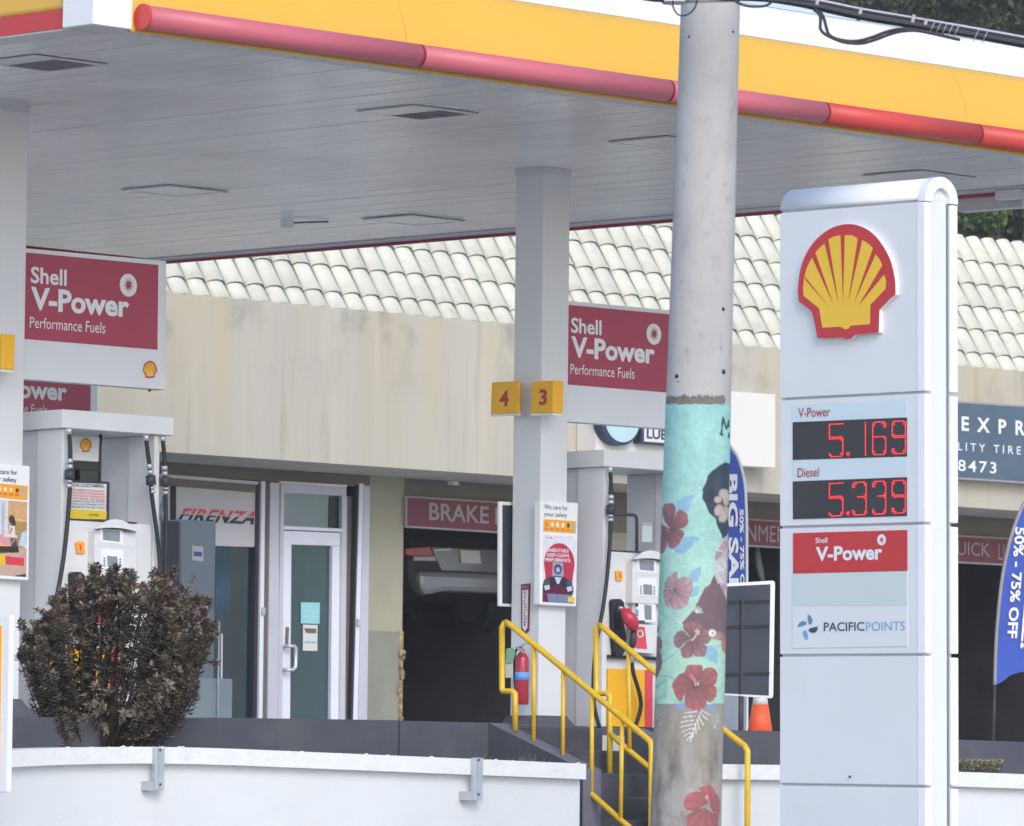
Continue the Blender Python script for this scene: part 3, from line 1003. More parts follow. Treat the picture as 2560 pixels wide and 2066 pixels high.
text('lettering', 'EXPR', PW, [(2404, 1041), (2563, 1053), (2563, 1090), (2404, 1077)], .17, M['letter'], sg, .03, 2.1)
text('lettering', 'LITY TIRE', PW, [(2395, 1106), (2552, 1117), (2552, 1137), (2395, 1126)], .17, M['letter'], sg, .008, 1.6)
text('lettering', '8473', PW, [(2395, 1149), (2491, 1156), (2491, 1185), (2395, 1178)], .17, M['letter'], sg, .012, 1.25)
# long white sign box with the round mint sign and the lube plate
t = thing('white_sign_box', PW.hit(1489, 1150, .3), 'long white sign box on the shop with round mint disc and lube plate', 'sign')
slab('sign_box', PW, rect(1489, 955, 1938, 1146, .070, .052), .30, .29, M['warmwhite'], t)
slab('side_panel', PW, rect(1473, 955, 1488.5, 1146, .070, .052), .04, .04, M['alu'], t)
d = poly_plate('round_disc', PW, ellipse(1551, 1052, 50, 62, 36, .07), .42, .12, M['navysign'], t)
poly_plate('disc_face', PW, ellipse(1556, 1050, 43, 56, 36, .07), .425, .004, M['mint'], d)
p_ = slab('lube_plate', PW, rect(1602, 1052, 1716, 1108, .075), .42, .12, M['navysign'], t)
slab('plate_face', PW, rect(1611, 1056, 1712, 1104, .075), .426, .006, M['warmwhite'], p_)
text('lettering', 'LUBE', PW, [(1617, 1071), (1683, 1076), (1683, 1102), (1617, 1097)], .43, M['navy'], p_, .03)
# ------------------------------------------------------------------ car on the lift in the first bay
co = OUT - 1.1
PC = Pl(PW.hit(1150, 1430, co), A)
cb = PC.hit(1048, 1500)
car = thing('raised_car', V((cb.x, cb.y, cb.z)), 'silver car seen from behind, raised on a lift in the dark bay', 'car')
cl = PC.hit(1020, 1430)
zb_, Lc, Wc = PC.hit(1077, 1487).z, 4.4, 1.78
body = [(0, .18), (0, .62), (.10, 1.0), (.55, 1.08), (.95, 1.42), (2.5, 1.45), (3.2, 1.02), (4.2, .86), (4.4, .55), (4.4, .12), (3.9, .05), (.35, .05)]
O = V((cl.x, cl.y, zb_ - .08))
def prism(name, prof, y0, y1, m, par, bev=0):
    vs = [O + B * a_ + UP * b_ + A * y0 for a_, b_ in prof] + [O + B * a_ + UP * b_ + A * y1 for a_, b_ in prof]
    n = len(prof)
    fs = [tuple(range(n)), tuple(range(2 * n - 1, n - 1, -1))] + [(i, (i + 1) % n, (i + 1) % n + n, i + n) for i in range(n)]
    return mk(name, vs, fs, m, par, bevel=bev)
prism('body', body, 0, Wc, M['cardark'], car, .10)
slab('boot_lid', PC, [(1078, 1367), (1240, 1374), (1262, 1434), (1105, 1428)], .02, .03, M['carbody'], car, .012)
bp = slab('rear_bumper', PC, [(1048, 1427), (1285, 1437), (1300, 1460), (1290, 1486), (1200, 1483), (1120, 1479), (1085, 1486), (1064, 1490), (1050, 1468)], .12, .2, M['carbody'], car, .06)
slab('tail_lamp', PC, [(1012, 1371), (1075, 1366), (1086, 1390), (1035, 1391), (1016, 1388)], .03, .04, M['tail'], car, .01)
slab('tail_lamp', PC, [(1262, 1378), (1318, 1384), (1312, 1400), (1260, 1400)], .03, .04, M['tail'], car, .01)
slab('reversing_lamp', PC, [(1036, 1391.5), (1088, 1391), (1092, 1403), (1034, 1402)], .035, .04, M['dimwhite'], car, .006)
np_ = slab('number_plate', PC, [(1151, 1376), (1199, 1378), (1203, 1410), (1154, 1408)], .045, .02, M['paper'], car)
slab('boot_badge', PC, [(1084, 1374), (1128, 1372), (1128, 1376), (1084, 1378)], .035, .01, M['white'], car)
for (dy, da) in ((.7, .02), (3.3, .02), (.7, Wc - .22), (3.3, Wc - .22)):
    c_ = O + B * dy + UP * .02 + A * da
    v, f = tube_pts([c_, c_ + A * .2], .31, 20)
    w_ = mk('wheel', v, f, M['black'], car)
    v, f = tube_pts([c_ - A * .01, c_ + A * .21], .18, 16)
    mk('rim', v, f, M['cabdark'], w_)
lift = thing('car_lift', V((cb.x, cb.y, FZ)) + B * 2, 'dark two post lift under the raised car in the bay', 'car lift')
for da in (-.45, Wc + .2):
    q_ = O + B * 2 + A * da
    obox('lift_post', V((q_.x, q_.y, FZ + .01)), A * .25, B * .3, V((0, 0, 2.9)), M['cabdark'], lift)
    for dy in (-.6, .6):
        e = O + B * (2.1 + dy) + A * (Wc * (.25 if da < 0 else .75)) - UP * .02
        tube('lift_arm', [V((q_.x, q_.y, O.z - .05)) + B * .1 + A * .12, e], .05, M['cabdark'], lift, 6)
# tyres hanging at the second bay
for i, (x, y) in enumerate(((1893, 1408), (1926, 1420))):
    c_ = PW.hit(x, y, OUT - .8)
    pts = [c_ + (A * .1 * (1 if k > 3 else 0)) * 0 + UP * (.22 - k * .075) + A * (.012 * k * k / 4) for k in range(7)]
    tube('hanging_hose', pts, [.012, .035, .045, .045, .045, .035, .012], M['cabinet'], None, 8)
    tag(bpy.context.scene.collection.objects[-1], ['short dark hose hanging in the bay left of the pair', 'short dark hose hanging in the bay right of the pair'][i], 'hose')
# ================================================================== CANOPY
At = ray(17200, 2419).normalized()
Bt = ray(-12500, 1720).normalized()
Nc = At.cross(Bt).normalized()
ctop = at(1352.5, 416, 46.0)
d0 = ray(234, 61)
C0 = CAM + d0 * ((ctop - CAM).dot(Nc) / d0.dot(Nc))
def can(a, b, c=0.0): return C0 + At * a + Bt * b + Nc * c
def ceil_ab(x, y, c=0.0):
    d = ray(x, y)
    p = CAM + d * ((C0 + Nc * c - CAM).dot(Nc) / d.dot(Nc))
    q = p - C0
    g = At.dot(Bt)
    qa, qb = q.dot(At), q.dot(Bt)
    a = (qa - g * qb) / (1 - g * g)
    b = (qb - g * qa) / (1 - g * g)
    return a, b
La = ceil_ab(1170, 588)[0]
Lb = 12.6
zceil = ctop.z
can_base = can(La / 2, Lb / 2)
canopy = thing('forecourt_canopy', can_base, 'large petrol station canopy with curved yellow and white fascia and planked ceiling', 'canopy')
def cbox(name, a0, a1, b0, b1, c0, c1, m, par=canopy, bevel=0):
    return obox(name, can(a0, b0, c0), At * (a1 - a0), Bt * (b1 - b0), Nc * (c1 - c0), m, par, bevel)
M['plank'] = mat('ceiling_plank_white', (.89, .88, .855), .22, var=.035, scale=1.1, spec=.55, stretch=(.5, .5, 1), dirt=(.30, .30, .31), dirt_amt=.30, dscale=.9)
M['plank2'] = mat('soffit_trim_grey', (.64, .64, .64), .4, var=.03)
# roof of the canopy and dark void above the planks
cbox('canopy_roof', .3, La, .3, Lb, .70, .76, M['white'])
cbox('ceiling_backing', .05, La - .05, .05, Lb - .05, .05, .07, M['cabdark'])
nb = int(round((La - .46) / .152))
pw = (La - .46) / nb
pme = None
for i in range(nb):
    a0_ = .26 + i * pw
    if pme is None:
        o = cbox('ceiling_plank', a0_, a0_ + pw - .009, .26, Lb - .2, 0, .03, M['plank'])
        pme = o
    else:
        o = pme.copy()
        col.objects.link(o)
        o.parent = canopy
        o.location = pme.location + At * (i * pw) + Nc * random.uniform(0, .003)
        WL[o.name] = WL[pme.name] + At * (i * pw)
cbox('soffit_trim', 0.0, La, .006, .25, -.008, .03, M['plank2'])
cbox('soffit_trim', 0.006, .25, .252, Lb, -.012, .03, M['plank2'])
cbox('soffit_trim', La - .19, La, .252, Lb, -.008, .03, M['plank2'])
# fascia along the front: curved profile, b outward is negative
prof = [(.55 * (c_ / .95) ** 2.2, c_) for c_ in [.95 * k / 24 for k in range(25)]]
def hlen(c): return c
def sweep(name, pr, a0, a1, m, side='front', th=.02):
    vs, fs = [], []
    n = len(pr)
    for a_ in (a0, a1):
        for b_, c_ in pr:
            vs.append(can(a_, b_, c_) if side == 'front' else can(b_, a_, c_))
        for b_, c_ in pr:
            vs.append(can(a_, b_ + th, c_) if side == 'front' else can(b_ + th, a_, c_))
    for i in range(n - 1):
        fs.append((i, i + 1, i + 1 + 2 * n, i + 2 * n))
        fs.append((n + i, n + i + 1, n + i + 1 + 2 * n, n + i + 2 * n))
    fs.append((0, n, 3 * n, 2 * n))
    fs.append((n - 1, 2 * n - 1, 4 * n - 1, 3 * n - 1))
    o = mk(name, vs, fs, m, canopy)
    o.data.polygons.foreach_set('use_smooth', [len(f) == 4 and i < 2 * (n - 1) for i, f in enumerate(fs)])
    return o
CY_, CW_ = .612, .86                         # top of the yellow, top of the white
def cut(lo, hi):
    out = []
    if lo == 0: out.append((0, -.014))
    for i in range(60):
        c_ = lo + (hi - lo) * i / 12
        if i > 12: break
        # interpolate b on the profile
        for (b1, c1), (b2, c2) in zip(prof[:-1], prof[1:]):
            if c1 <= c_ <= c2 + 1e-6:
                out.append((b1 + (b2 - b1) * (c_ - c1) / (c2 - c1), c_))
                break
        else:
            b1, c1 = prof[-1]
            out.append((b1 + (c_ - c1) * 1.3, c_))
    return out
M['canwhite'] = mat('fascia_white', (.86, .87, .90), .35, var=.02)
joints = [.30, 2.75, 5.6, 8.4, La]
for i in range(4):
    sweep('yellow_fascia_panel', cut(-.0, CY_), joints[i] + .0012, joints[i + 1] - .0012, M['yellow'])
    sweep('white_fascia_panel', cut(CY_ + .002, .905), joints[i] + .001, joints[i + 1] - .001, M['canwhite'])
sweep('top_flashing', [(b_ - .01, c_) for b_, c_ in cut(.905, .95)], .3, La, M['paleblue'])
# left-hand side fascia: red band, yellow band
cbox('red_fascia_band', -.0, .02, .29, Lb, 0, .125, M['sidered'])
sweep('yellow_side_band', cut(.127, CY_), .29, Lb, M['yellow'], 'side')
sweep('white_side_band', cut(CY_ + .002, .905), .29, Lb, M['canwhite'], 'side')
cbox('corner_cover', -.03, .30, -.03, .29, -.004, .95, M['trim'], bevel=.006)
# far fascia: only its thin red lower trim shows
cbox('red_edge_trim', La + .002, La + .03, 0, Lb, -.034, .03, M['red'])
cbox('far_fascia', La + .03, La + .06, 0, Lb, .03, .8, M['sidered'])
cbox('rear_fascia', 0, La, Lb, Lb + .03, 0, .8, M['sidered'])
# gutter beam hanging from the far edge at the right
bb = ceil_ab(2372, 486)[1]
cbox('gutter_beam', La + .04, La + .16, -1.5, bb, -.135, .03, M['plank2'])
g1 = ceil_ab(2537, 474)[1]
b_ = cbox('downpipe_bracket', La - .12, La - .02, g1 - .14, g1 + .12, -.085, -.012, M['white'])
cbox('downpipe_bracket', La - .02, La + .20, g1 - .30, g1 - .08, -.15, -.03, M['white'])
# red tube light bar: segments
def tube_ab(a): return can(a, -.085, .080)
def a_at(x):
    lo, hi = -1.0, 20.0
    for _ in range(40):
        mid = (lo + hi) / 2
        if proj(can(mid, -.085, .080))[0] < x: lo = mid
        else: hi = mid
    return lo
cuts = [a_at(358), a_at(1044), a_at(1667), a_at(2056), a_at(2438), La]
bar = None
for i in range(5):
    m = M['pink'] if i < 3 else M['redtube']
    a0_, a1_ = cuts[i], cuts[i + 1]
    v, f = tube_pts([can(a0_ + .008, -.085, .080), can(a1_ - .008, -.085, .080)], .079, 28)
    o = mk('red_tube_segment', v, f, m, canopy, smooth=False)
    o.data.polygons.foreach_set('use_smooth', [len(q.vertices) == 4 for q in o.data.polygons])
    if i < 4:
        v, f = tube_pts([can(a1_ - .012, -.085, .080), can(a1_ + .012, -.085, .080)], .080, 20)
        mk('tube_joint', v, f, M['tuberim'], canopy)
v, f = tube_pts([can(cuts[0] - .012, -.085, .080), can(cuts[0] + .007, -.085, .080)], .086, 24)
mk('tube_end_cap', v, f, M['redtube'], canopy)
# ceiling lights
def ceiling_light(x, y, kind, label, s=.62):
    a_, b_ = ceil_ab(x, y)
    t = thing('ceiling_light', can(a_, b_, 0), label, 'ceiling light', 'square lights let into the canopy ceiling')
    h = s / 2
    F_ = M['plank2']
    cbox('rim_shadow', a_ - h - .012, a_ + h + .012, b_ - h - .012, b_ + h + .012, -.0035, -.002, M['rimdark'], t)  # thin dark sheet painting a shadow line around the frame
    for (x0, x1, y0, y1) in ((-h, h, -h, -h + .03), (-h, h, h - .03, h), (-h, -h + .03, -h + .031, h - .031), (h - .03, h, -h + .031, h - .031)):
        cbox('light_frame', a_ + x0, a_ + x1, b_ + y0, b_ + y1, -.016, -.004, M['plank'], t)
    if kind == 'flat':
        cbox('lens', a_ - h + .031, a_ + h - .031, b_ - h + .031, b_ + h - .031, -.010, -.004, M['plank'], t)
    else:
        dk = M['ceilhole']
        if kind == 'half':
            cbox('lens', a_ - h + .031, a_ - .02, b_ - h + .031, b_ + h - .031, -.012, -.004, M['plank'], t)
            cbox('open_housing', a_ - .018, a_ + h - .031, b_ - h + .031, b_ + h - .031, -.010, -.004, dk, t)
        else:
            cbox('lens', a_ - h + .031, a_ - .10, b_ - h + .031, b_ + h - .031, -.012, -.004, M['plank2'], t)
            cbox('open_housing', a_ - .098, a_ + h - .031, b_ - h + .031, b_ + h - .031, -.010, -.004, dk, t)
    return t
M['ceilhole'] = mat('open_light_housing', (.13, .115, .13), .6, var=.35, scale=9)
M['rimdark'] = mat('light_rim_shadow', (.16, .16, .17), .7)
ceiling_light(106, 156, 'open', 'open square ceiling light with purplish housing nearest the canopy corner')
ceiling_light(437, 476, 'flat', 'closed square ceiling light above the left red fuel sign')
ceiling_light(1044, 279, 'half', 'half open square ceiling light with dark blue housing near the fascia')
ceiling_light(1034, 549, 'flat', 'closed square ceiling light just above the tiled roof, left of the column')
ceiling_light(1668, 356, 'flat', 'closed square ceiling light half hidden by the concrete pole')
ceiling_light(2297, 440, 'flat', 'closed square ceiling light above the price pylon')
# small camera under the ceiling
a_, b_ = ceil_ab(718, 548)
t = thing('ceiling_camera', can(a_, b_), 'small grey box with a cable hanging under the canopy ceiling', 'camera')
cbox('camera_box', a_ - .04, a_ + .04, b_ - .04, b_ + .04, -.075, -.0, M['plank'], t)
tube('camera_cable', [can(a_ + .05, b_, -.03), can(a_ + .15, b_ - .1, -.02), can(a_ + .28, b_ - .22, -.012)], .008, M['cabdark'], t, 6)
# ------------------------------------------------------------------ canopy columns
def column(shift, label):
    O = M2 + shift
    base = V((O.x, O.y, FZ))
    t = thing('canopy_column', base + A * .14 + B * .15, label, 'column', 'square white canopy columns')
    zt_ = zceil + .04
    o = obox('shaft', V((O.x, O.y, FZ + .10)), A * .285, B * .32, V((0, 0, zt_ - FZ - .10)), M['colwhite'], t, bevel=.006)
    obox('collar', V((O.x, O.y, zceil - .055)) - A * .006 - B * .006, A * .297, B * .332, V((0, 0, .05)), M['plank2'], t)
    # sloping dark footing
    b0 = V((O.x, O.y, FZ + .005)) - A * .13 - B * .13
    w1, w2 = .545, .58
    vs = [b0, b0 + A * w1, b0 + A * w1 + B * w2, b0 + B * w2]
    c0 = V((O.x, O.y, FZ + .20)) - A * .012 - B * .012
    vs += [c0, c0 + A * .31, c0 + A * .31 + B * .345, c0 + B * .345]
    mk('footing', vs, [(0, 1, 2, 3), (4, 5, 6, 7), (0, 1, 5, 4), (1, 2, 6, 5), (2, 3, 7, 6), (3, 0, 4, 7)], M['grey'], t)
    return t
column(V((0, 0, 0)), 'square white canopy column carrying the yellow plates 4 and 3')
column(-SHIFT, 'square white canopy column at the left edge of the view')
C2 = B * 7.9
column(-SHIFT + C2, 'square white canopy column behind the left fuel dispenser')
# islands
def island(O, n, lab):
    o = obox('pump_island', V((O.x, O.y, FZ)) - A * .8 - B * .22, A * n, B * 1.15, V((0, 0, .12)), M['grey'], None, bevel=.02)
    tag(o, lab, 'pump island', 'raised pump islands')
    o.location.z += 0
# ------------------------------------------------------------------ red fuel signs
V1 = -SHIFT
PS1 = Pl(M2 + V1 + B * .13 + UP * 5, A)
def sp(pl): return pl
c_ = PS1.hit(234, 960)
fs1 = thing('fuel_sign', c_, 'red and white fuel sign on the leftmost column, fully in view', 'sign', 'red fuel grade signs fixed to the canopy columns')
slab('sign_case', PS1, [(50, 619.5), (416, 653.5), (414.5, 975), (46, 947.3)], 0, .11, M['signwhite'], fs1, bevel=.004)
slab('red_panel', PS1, [(51, 630.3), (395.9, 662.9), (393.8, 874.9), (48, 846.8)], .003, .004, M['red'], fs1)
text('lettering', 'Shell', PS1, [(77.3, 666), (167, 674.5), (166.5, 716), (77, 708)], .006, M['letter'], fs1, .022)
text('lettering', 'V-Power', PS1, [(77.5, 717), (323.5, 739), (323, 795), (77, 775)], .006, M['letter'], fs1, .034)
text('lettering', 'Performance Fuels', PS1, [(75, 792), (264, 806), (263, 834.5), (74.5, 819.5)], .006, M['letter'], fs1, .0)
d = poly_plate('white_disc', PS1, ellipse(321, 713.5, 21.3, 28.6, 30, .09), .006, .002, M['letter'], fs1)
def burst(pl, cx, cy, r1x, r1y, out, m, par, n=11):
    pts = []
    for i in range(n * 2):
        a = math.pi * i / n + .2
        k = 1.0 if i % 2 == 0 else .36
        sw = .35 if i % 2 == 0 else 0
        pts.append((cx + r1x * k * math.cos(a + sw * .3), cy - r1y * k * math.sin(a + sw * .3)))
    return poly_plate('star_burst', pl, pts, out, 0, m, par)
burst(PS1, 322, 713, 14.5, 20.5, .009, M['red'], d)
pecten(PS1, (358, 902.5, 393, 946), .006, .003, fs1, slope=.07)
tube('bolt', [PS1.hit(374, 974, -.05), PS1.hit(374, 979, -.05)], .012, M['dark'], fs1, 8)
obox('sign_arm', M2 + V1 + V((0, 0, PS1.hit(60, 900).z)) + A * .25 + B * .14, A * .2, B * .05, UP * .05, M['colwhite'], fs1)
c = copy_tree(fs1, SHIFT)
c['label'] = 'red and white fuel sign between the middle column and the concrete pole'
fr_ = PS1.hit(322, 794)
bk = Pl(M2 + V1 + C2 + B * .13, A).hit(166.5, 1003)
c = copy_tree(fs1, bk - fr_)
c['label'] = 'farther red fuel sign half hidden below the left one'
# ------------------------------------------------------------------ yellow pump number plates
PNB = Pl(M2 - A * .11, -B)
def plate(quad, num, tq, label, v=V((0, 0, 0)), th=.112):
    pl = Shift(PNB, v)
    t = thing('number_plate', pl.hit(*quad[3]), label, 'number plate', 'yellow pump number plates on the canopy columns')
    slab('plate', pl, quad, 0, th, M['yellow2'], t, bevel=.006)
    (x0, y0), (x1, y1) = quad[3], quad[2]
    slab('lower_edge', pl, [(x0, y0 + .4), (x1, y1 + .4), (x1, y1 + 6), (x0, y0 + 6)], .001, th + .002, M['signwhite'], t)
    if num: text('digit', num, pl, tq, .003, M['letterred'], t, .03)
q3 = [(1329, 955), (1383.5, 951), (1381.6, 1032.6), (1326.3, 1034)]
plate([(1229, 956.3), (1297.5, 952.9), (1295.8, 1033.5), (1226, 1035.5)], '4', [(1249, 977), (1272, 976), (1271, 1016), (1248, 1017)], 'yellow number plate 4 left of the middle column', th=.02)
plate(q3, '3', [(1348, 974), (1368, 973), (1367, 1013), (1347, 1014)], 'yellow number plate 3 on the near corner of the middle column')
plate(q3, '1', [(1350, 974), (1362, 973), (1361, 1013), (1349, 1014)], 'yellow number plate cut by the left edge of the photo', V1)
# ------------------------------------------------------------------ safety posters on the columns
M['posterframe'] = M['trim']
def poster_case(pl, pts, name, label, grp='framed safety posters on the canopy columns', face=True):
    t = thing(name, pl.hit(*pts[3], .06), label, 'poster', grp)
    slab('frame', pl, pts, .07, .08, M['posterframe'], t, bevel=.012)
    return t
PP2 = Pl(M2 - B * .005, A)
q2 = [(1352, 1252.5), (1446.5, 1257.5), (1442, 1518), (1350, 1512.5)]
t2 = poster_case(PP2, q2, 'safety_poster', 'white framed poster with red shape and racing car on the middle column')
text('lettering', 'We care for', PP2, [(1361, 1261), (1420, 1265), (1420, 1277), (1361, 1273)], .073, M['navy'], t2, .0)
text('lettering', 'your safety', PP2, [(1361, 1279), (1418, 1283), (1418, 1298), (1360, 1294)], .073, M['navy'], t2, .0)
# orange strip and picture
cv = Canvas(0, 0, 1, 1, (245, 170, 50), 200)
for u, c_ in ((.10, (200, 150, 60)), (.27, (240, 235, 220)), (.43, (235, 235, 215)), (.6, (240, 235, 220)), (.76, (90, 60, 60)), (.92, (120, 190, 220))):
    cv.ell(u, .40, .045, .2, c_)
    cv.poly([(u - .05, .68), (u + .05, .68), (u + .05, .85), (u - .05, .85)], (215, 100, 60) if u < .85 else (110, 180, 190), .7)
print_panel('pictogram_strip', PP2, [(1359.5, 1298.5), (1440.5, 1303.5), (1439, 1334), (1358.5, 1329)], .073, cv, t2, 60, 24)
cv = Canvas(0, 0, 1, 1, (222, 226, 238), 400)
cv.ell(.5, .42, .47, .31, (190, 50, 80))
cv.poly([(.03, .40), (.97, .40), (.92, .66), (.08, .66)], (190, 50, 80))
cv.poly([(.30, .40), (.62, .40), (.64, .62), (.28, .62)], (150, 160, 190))
cv.ell(.46, .50, .12, .075, (60, 65, 95)); cv.ell(.46, .51, .06, .04, (170, 180, 205))
cv.ell(.46, .80, .49, .20, (50, 48, 72))
cv.ell(.46, .84, .34, .10, (95, 35, 65))
for x_ in (.12, .82):
    cv.ell(x_, .66 + .04, .10, .05, (75, 80, 100)); cv.poly([(x_ - .09, .76), (x_ + .08, .74), (x_ + .10, .80), (x_ - .04, .83)], (200, 205, 220))
cv.poly([(.36, .62), (.58, .62), (.50, .72), (.44, .72)], (190, 200, 220))
cv.poly([(.12, .87), (.9, .87), (.95, 1), (.18, 1)], (120, 130, 165)); cv.line([(.45, .88), (.45, 1)], .01, (70, 70, 100))
cv.poly([(0, .82), (.14, .90), (.2, 1), (0, 1)], (110, 40, 75))
cv.poly([(.78, .90), (.99, .90), (.99, .98), (.78, .98)], (225, 205, 60))
cv.line([(.08, .03), (.28, .05), (.22, .015)], .012, (200, 110, 130))
cv.noise(.12, .03)
pp = print_panel('picture', PP2, [(1358.5, 1338), (1440, 1342), (1437, 1510), (1356.5, 1505)], .073, cv, t2, 90, 170)
for s_, y_ in (('UNBEATABLE', 1371), ('KEEP-CLEAN', 1383), ('PERFORMANCE', 1395)):
    e = 4 if s_ == 'PERFORMANCE' else 0
    text('lettering', s_, PP2, [(1368 - e, y_), (1422 + e, y_ + 2), (1422 + e, y_ + 11), (1368 - e, y_ + 9)], .077, M['letter'], pp, .02)
PP1 = PP2.shifted(V1)
q1 = [(-30, 1158), (76, 1165), (72.5, 1452), (-32, 1446)]
t1 = poster_case(PP1, q1, 'safety_poster', 'white framed poster with woman and orange strip at the left edge')
text('lettering', 'We care for', PP1, [(-26, 1171), (43.5, 1176), (43.5, 1188), (-26, 1183)], .073, M['navy'], t1, .012)
text('lettering', 'your safety', PP1, [(-26, 1189), (41.5, 1195), (41.5, 1210), (-26, 1205)], .073, M['navy'], t1, .012)
cv = Canvas(0, 0, 1, 1, (243, 165, 45), 200)
for u, c_ in ((.10, (200, 150, 60)), (.27, (240, 235, 220)), (.42, (235, 235, 215)), (.57, (235, 215, 170)), (.73, (90, 60, 60)), (.88, (120, 180, 235))):
    cv.ell(u, .38, .04, .16, c_)
    cv.poly([(u - .055, .62), (u + .055, .62), (u + .055, .80), (u - .055, .80)], (220, 90, 60) if u < .85 else (120, 190, 190), .7)
print_panel('pictogram_strip', PP1, [(-27, 1206.5), (69.5, 1215.5), (68.5, 1250.5), (-28, 1242)], .073, cv, t1, 70, 28)
cv = Canvas(0, 0, 1, 1, (200, 165, 120), 400)
cv.poly([(0, 0), (.5, 0), (.5, .52), (0, .52)], (205, 210, 222)); cv.poly([(.34, .03), (.40, .03), (.4, .5), (.34, .5)], (175, 180, 190))
cv.poly([(.5, 0), (1, 0), (1, .24), (.5, .24)], (206, 165, 118)); cv.poly([(.42, .22), (1, .25), (.99, .27), (.42, .235)], (228, 190, 110))
cv.ell(.79, .10, .085, .05, (222, 180, 110)); cv.ell(.79, .10, .07, .041, (205, 165, 118))
cv.poly([(.55, .27), (1, .27), (1, .7), (.45, .7)], (170, 140, 95))
cv.poly([(0, .6), (1, .62), (1, 1), (0, 1)], (190, 165, 150))
cv.ell(.60, .25, .08, .055, (70, 58, 70)); cv.ell(.645, .30, .055, .06, (66, 54, 66))
cv.poly([(.55, .33), (.68, .33), (.70, .48), (.50, .47)], (222, 216, 220)); cv.line([(.60, .37), (.55, .43)], .035, (185, 120, 90))
cv.poly([(.27, .46), (.54, .46), (.57, .60), (.30, .60)], (214, 150, 160))
cv.poly([(.58, .50), (.72, .50), (.78, .66), (.6, .70)], (70, 70, 95)); cv.poly([(0, .62), (.78, .60), (.80, .68), (.2, .71), (0, .70)], (62, 44, 42))
cv.poly([(.86, .42), (.99, .38), (.99, .62), (.8, .58)], (190, 205, 225))
cv.line([(.05, .60), (.4, .605), (.56, .60), (.62, .55), (.68, .52), (.66, .46)], .012, (230, 190, 110))
cv.poly([(0, .72), (.42, .72), (.43, .87), (0, .87)], (225, 190, 45)); cv.poly([(.44, .74), (.93, .75), (.93, .855), (.45, .85)], (212, 62, 75))
cv.poly([(.7, .99), (.98, .96), (.98, 1), (.7, 1)], (60, 60, 80))
cv.noise(.08, .04)
pp = print_panel('picture', PP1, [(-27, 1247), (68, 1255.5), (66, 1443), (-29, 1437)], .073, cv, t1, 100, 180)
text('lettering', 'takeout', PP1, [(8, 1335), (44, 1337), (44, 1345), (8, 1343)], .076, M['letter'], pp, .02)
# dark backed poster case on the far side of the middle column
PB = Pl(M2 + B * .36, A)
t = thing('poster_case', PB.hit(1250, 1515), 'narrow white framed case with dark back behind the middle column', 'poster case')
slab('frame', PB, [(1249.5, 1254), (1330, 1258), (1328, 1520), (1249, 1516)], .0, .03, M['trim'], t, bevel=.006)
slab('dark_panel', PB, [(1257, 1263), (1328, 1267), (1326, 1512), (1256.5, 1509)], .004, .006, M['boarddark'], t)
# ------------------------------------------------------------------ fire extinguisher and its arrow sign, on the left face of the middle column
PL_ = Pl(M2, -B)
M['arrowred'] = mat('dark_red_sign_edge', (.20, .025, .05), .5)
t = thing('fire_arrow_sign', PL_.hit(1314, 1583), 'narrow downward arrow sign above the fire extinguisher', 'sign')
slab('sign_plate', PL_, [(1302.5, 1461), (1324, 1459), (1321, 1577), (1312, 1585), (1303, 1577)], .012, .011, M['arrowred'], t)
slab('white_arrow', PL_, [(1306, 1476), (1320, 1475), (1317.5, 1570), (1312, 1579), (1306, 1570)], .015, .003, M['letter'], t)
text('lettering', 'FIRE', PL_, [(1305, 1465), (1321, 1464), (1321, 1472), (1305, 1473)], .015, M['letterdull'], t, .01)
for i, ch in enumerate('EXTINGUISHER'):
    y = 1479 + i * 7.4
    text('lettering', ch, PL_, [(1309, y), (1316 if ch != 'I' else 1311.5, y - .4), (1316 if ch != 'I' else 1311.5, y + 5), (1309, y + 5.4)], .018, M['letterred'], t, .01)
PE = PL_
e0 = PL_.hit(1304, 1762, .13)
ext = thing('fire_extinguisher', e0, 'red fire extinguisher with blue band hanging on the middle column', 'fire extinguisher')
zt_ = PL_.hit(1304, 1640, .13).z
H = zt_ - e0.z
lathe('cylinder', e0, [(.045, 0), (.055, .01), (.055, H * .92), (.045, H), (.02, H + .03), (.018, H + .05)], M['extred'], ext, 24)
lathe('blue_band', e0 + V((0, 0, H * .50)), [(.0565, 0), (.0565, .062)], M['bluetape'], ext, 24)
tube('valve', [e0 + V((0, 0, H + .04)), e0 + V((0, 0, H + .085)), e0 + V((0, 0, H + .085)) - B * .07 + V((0, 0, .01))], .011, M['steel'], ext, 8)
tube('hose', smooth_path([e0 + V((0, 0, H + .07)), e0 + B * .08 + V((0, 0, H + .03)), e0 + B * .085 + V((0, 0, H * .6)), e0 + B * .07 + V((0, 0, H * .3))]), .010, M['black'], ext, 8)
slab('green_tag', PL_, [(1266, 1622), (1283, 1619), (1287, 1632), (1281, 1658), (1263, 1660)], .20, .006, M['green'], ext)
slab('inspection_tag', PL_, [(1263, 1661), (1281, 1660), (1281, 1694), (1264, 1695)], .20, .005, M['paper'], ext)
slab('cord', PL_, [(1287, 1619), (1292, 1616), (1312, 1630), (1308, 1634)], .19, .006, M['strap'], ext)
